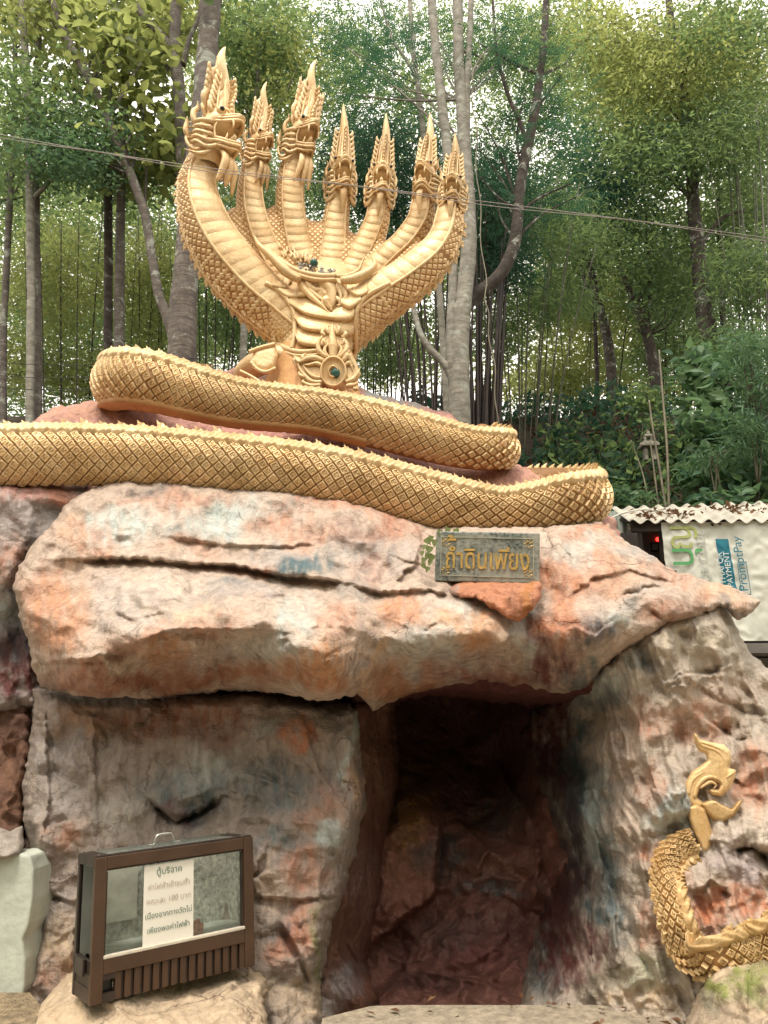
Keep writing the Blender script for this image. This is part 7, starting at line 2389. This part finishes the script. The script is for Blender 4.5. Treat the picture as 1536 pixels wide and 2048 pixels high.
def coil_path(rows, n):
    rows = np.asarray(rows, float)
    s = spline(rows, n)
    C = PN(s[:, 0], s[:, 1], s[:, 2])
    for _ in range(12):
        C[1:-1, 1] = (C[:-2, 1] + 2 * C[1:-1, 1] + C[2:, 1]) / 4
    zc = C[:, 1] * _cp + (C[:, 2] - CAM_Z) * _sp
    T, Fd, S = frames(C)
    U = np.cross(T, Fd)
    L = np.concatenate([[0], np.cumsum(np.linalg.norm(np.diff(C, axis=0), axis=1))])
    return dict(C=C, r=s[:, 3] * zc / FPX, T=T, F=Fd, U=U, L=L)


M_GOLDT = gold_material('gold_paint_tail', (0.62, 0.39, 0.16), (0.82, 0.62, 0.34), metal=.2, rough=.5, dirt=(.22, .11, .05))
ME_SCT, ME_SPT = scale_mesh('scale', M_GOLDT), spike_mesh('crest_spike', M_GOLDT)
scale_budget[0] = 220
rows = [(u, v, wall_y(u, v) - .045, r_) for (u, v, r_) in ((1700, 1838, 52), (1620, 1862, 50), (1560, 1878, 46), (1500, 1900, 42), (1440, 1916, 38), (1400, 1918, 34), (1366, 1896, 30), (1346, 1850, 27), (1333, 1800, 26),
                                                          (1325, 1758, 26), (1332, 1724, 27), (1356, 1698, 26), (1388, 1682, 22))]
coil('tail_body', rows, tail, 0.12, 1.62, 0.052, 1.0, 2.9, 7, lambda t: .075 if t < .6 else .055, n=200, me_scale=ME_SCT, me_spike=ME_SPT, flat=.6, mat=M_GOLDT, spike_h=.06, band_phi=(0.55, 0.95))


yt_ = min(wall_y(u_q, v_q) for u_q, v_q in ((1410, 1600), (1430, 1510), (1400, 1680), (1460, 1620), (1385, 1560))) + .01
FL = [(1368, 1588), (1371, 1565), (1383, 1543), (1400, 1532), (1414, 1520), (1412, 1508), (1397, 1502), (1388, 1485), (1388, 1465), (1400, 1479), (1424, 1485), (1448, 1489), (1460, 1502), (1463, 1520), (1458, 1536), (1472, 1540),
      (1470, 1556), (1460, 1577), (1442, 1593), (1424, 1590), (1414, 1580), (1424, 1576), (1436, 1578), (1438, 1568), (1420, 1560), (1402, 1572), (1394, 1594), (1408, 1606), (1404, 1622), (1390, 1622), (1376, 1606)]
CU = [(1398, 1606), (1424, 1598), (1446, 1610), (1462, 1618), (1474, 1603), (1486, 1600), (1478, 1618), (1469, 1633), (1448, 1646), (1427, 1642), (1412, 1628)]
ST = [(1374, 1612), (1392, 1606), (1412, 1616), (1421, 1648), (1427, 1676), (1420, 1702), (1404, 1706), (1388, 1672), (1378, 1640)]
for nm_, pl, th_ in (('flame_tip', FL, .045), ('flame_curl', CU, .05), ('flame_stalk', ST, .055)):
    V, F = pillow(pl, yt_, th_)
    fo = obj(nm_, V, F, [M_GOLDT], tail)
    if nm_ == 'flame_tip':
        ftip = fo
mb = MB()
for pts, rp in (([(1390, 1468), (1402, 1490), (1430, 1500), (1446, 1516), (1442, 1540), (1424, 1552)], 3), ([(1400, 1484), (1426, 1492), (1452, 1506), (1456, 1528)], 2.5), ([(1378, 1590), (1384, 1562), (1404, 1546), (1430, 1536)], 3),
                ([(1388, 1596), (1396, 1570), (1416, 1554), (1440, 1560), (1446, 1576), (1432, 1586)], 4), ([(1400, 1576), (1420, 1564), (1432, 1570), (1426, 1578)], 3), ([(1384, 1616), (1394, 1640), (1404, 1670), (1408, 1700)], 3),
                ([(1396, 1612), (1408, 1640), (1416, 1672), (1414, 1700)], 3), ([(1410, 1610), (1430, 1606), (1444, 1620), (1440, 1634)], 3.5), ([(1424, 1604), (1446, 1616), (1464, 1622), (1482, 1603)], 3), ([(1452, 1556), (1462, 1548), (1470, 1544)], 3)):
    mb.add(*flame_tube(pts, rp * 1.2, yt_ - .042, n=18, flat=.9))
o = mb.build('carved_line', [M_GOLDT], ftip)

# a few dry leaves blown against the foot of the rock and onto the path
r6 = np.random.default_rng(14)
n = 70
base = np.concatenate([np.stack([r6.uniform(-.1, 1.9, n // 2), r6.uniform(3.9, 4.35, n // 2), np.full(n // 2, .215)], -1), np.stack([r6.uniform(-2.6, -2.0, n // 2), r6.uniform(4.0, 4.4, n // 2), np.full(n // 2, .16)], -1)])
ax = norm(r6.normal(size=base.shape) * np.array([1, 1, .15]))
nr = norm(np.cross(ax, r6.normal(size=base.shape) * .2 + np.array([0, .3, 1.0])))
nr = norm(np.cross(np.cross(ax, np.array([0, 0, 1.0])), ax) + r6.normal(0, .25, base.shape))
sv = np.cross(ax, nr)
ln = r6.uniform(.03, .07, len(base))[:, None]
V = np.stack([base, base + ax * ln * .5 + sv * ln * .25 + nr * .006, base + ax * ln, base + ax * ln * .5 - sv * ln * .25 + nr * .006], 1).reshape(-1, 3)
i4 = np.arange(len(base)) * 4
o = obj('fallen_leaves', V, np.concatenate([np.stack([i4, i4 + 1, i4 + 2], -1), np.stack([i4, i4 + 2, i4 + 3], -1)]), [M_LEAF_DEAD], smooth=False)
at = o.data.attributes.new('tint', 'FLOAT', 'POINT')
at.data.foreach_set('value', np.repeat(r6.uniform(.3, 1, len(base)), 4).astype(np.float32))
tag(o, 'few dry leaves lying on the concrete path', 'leaves', kind='stuff')
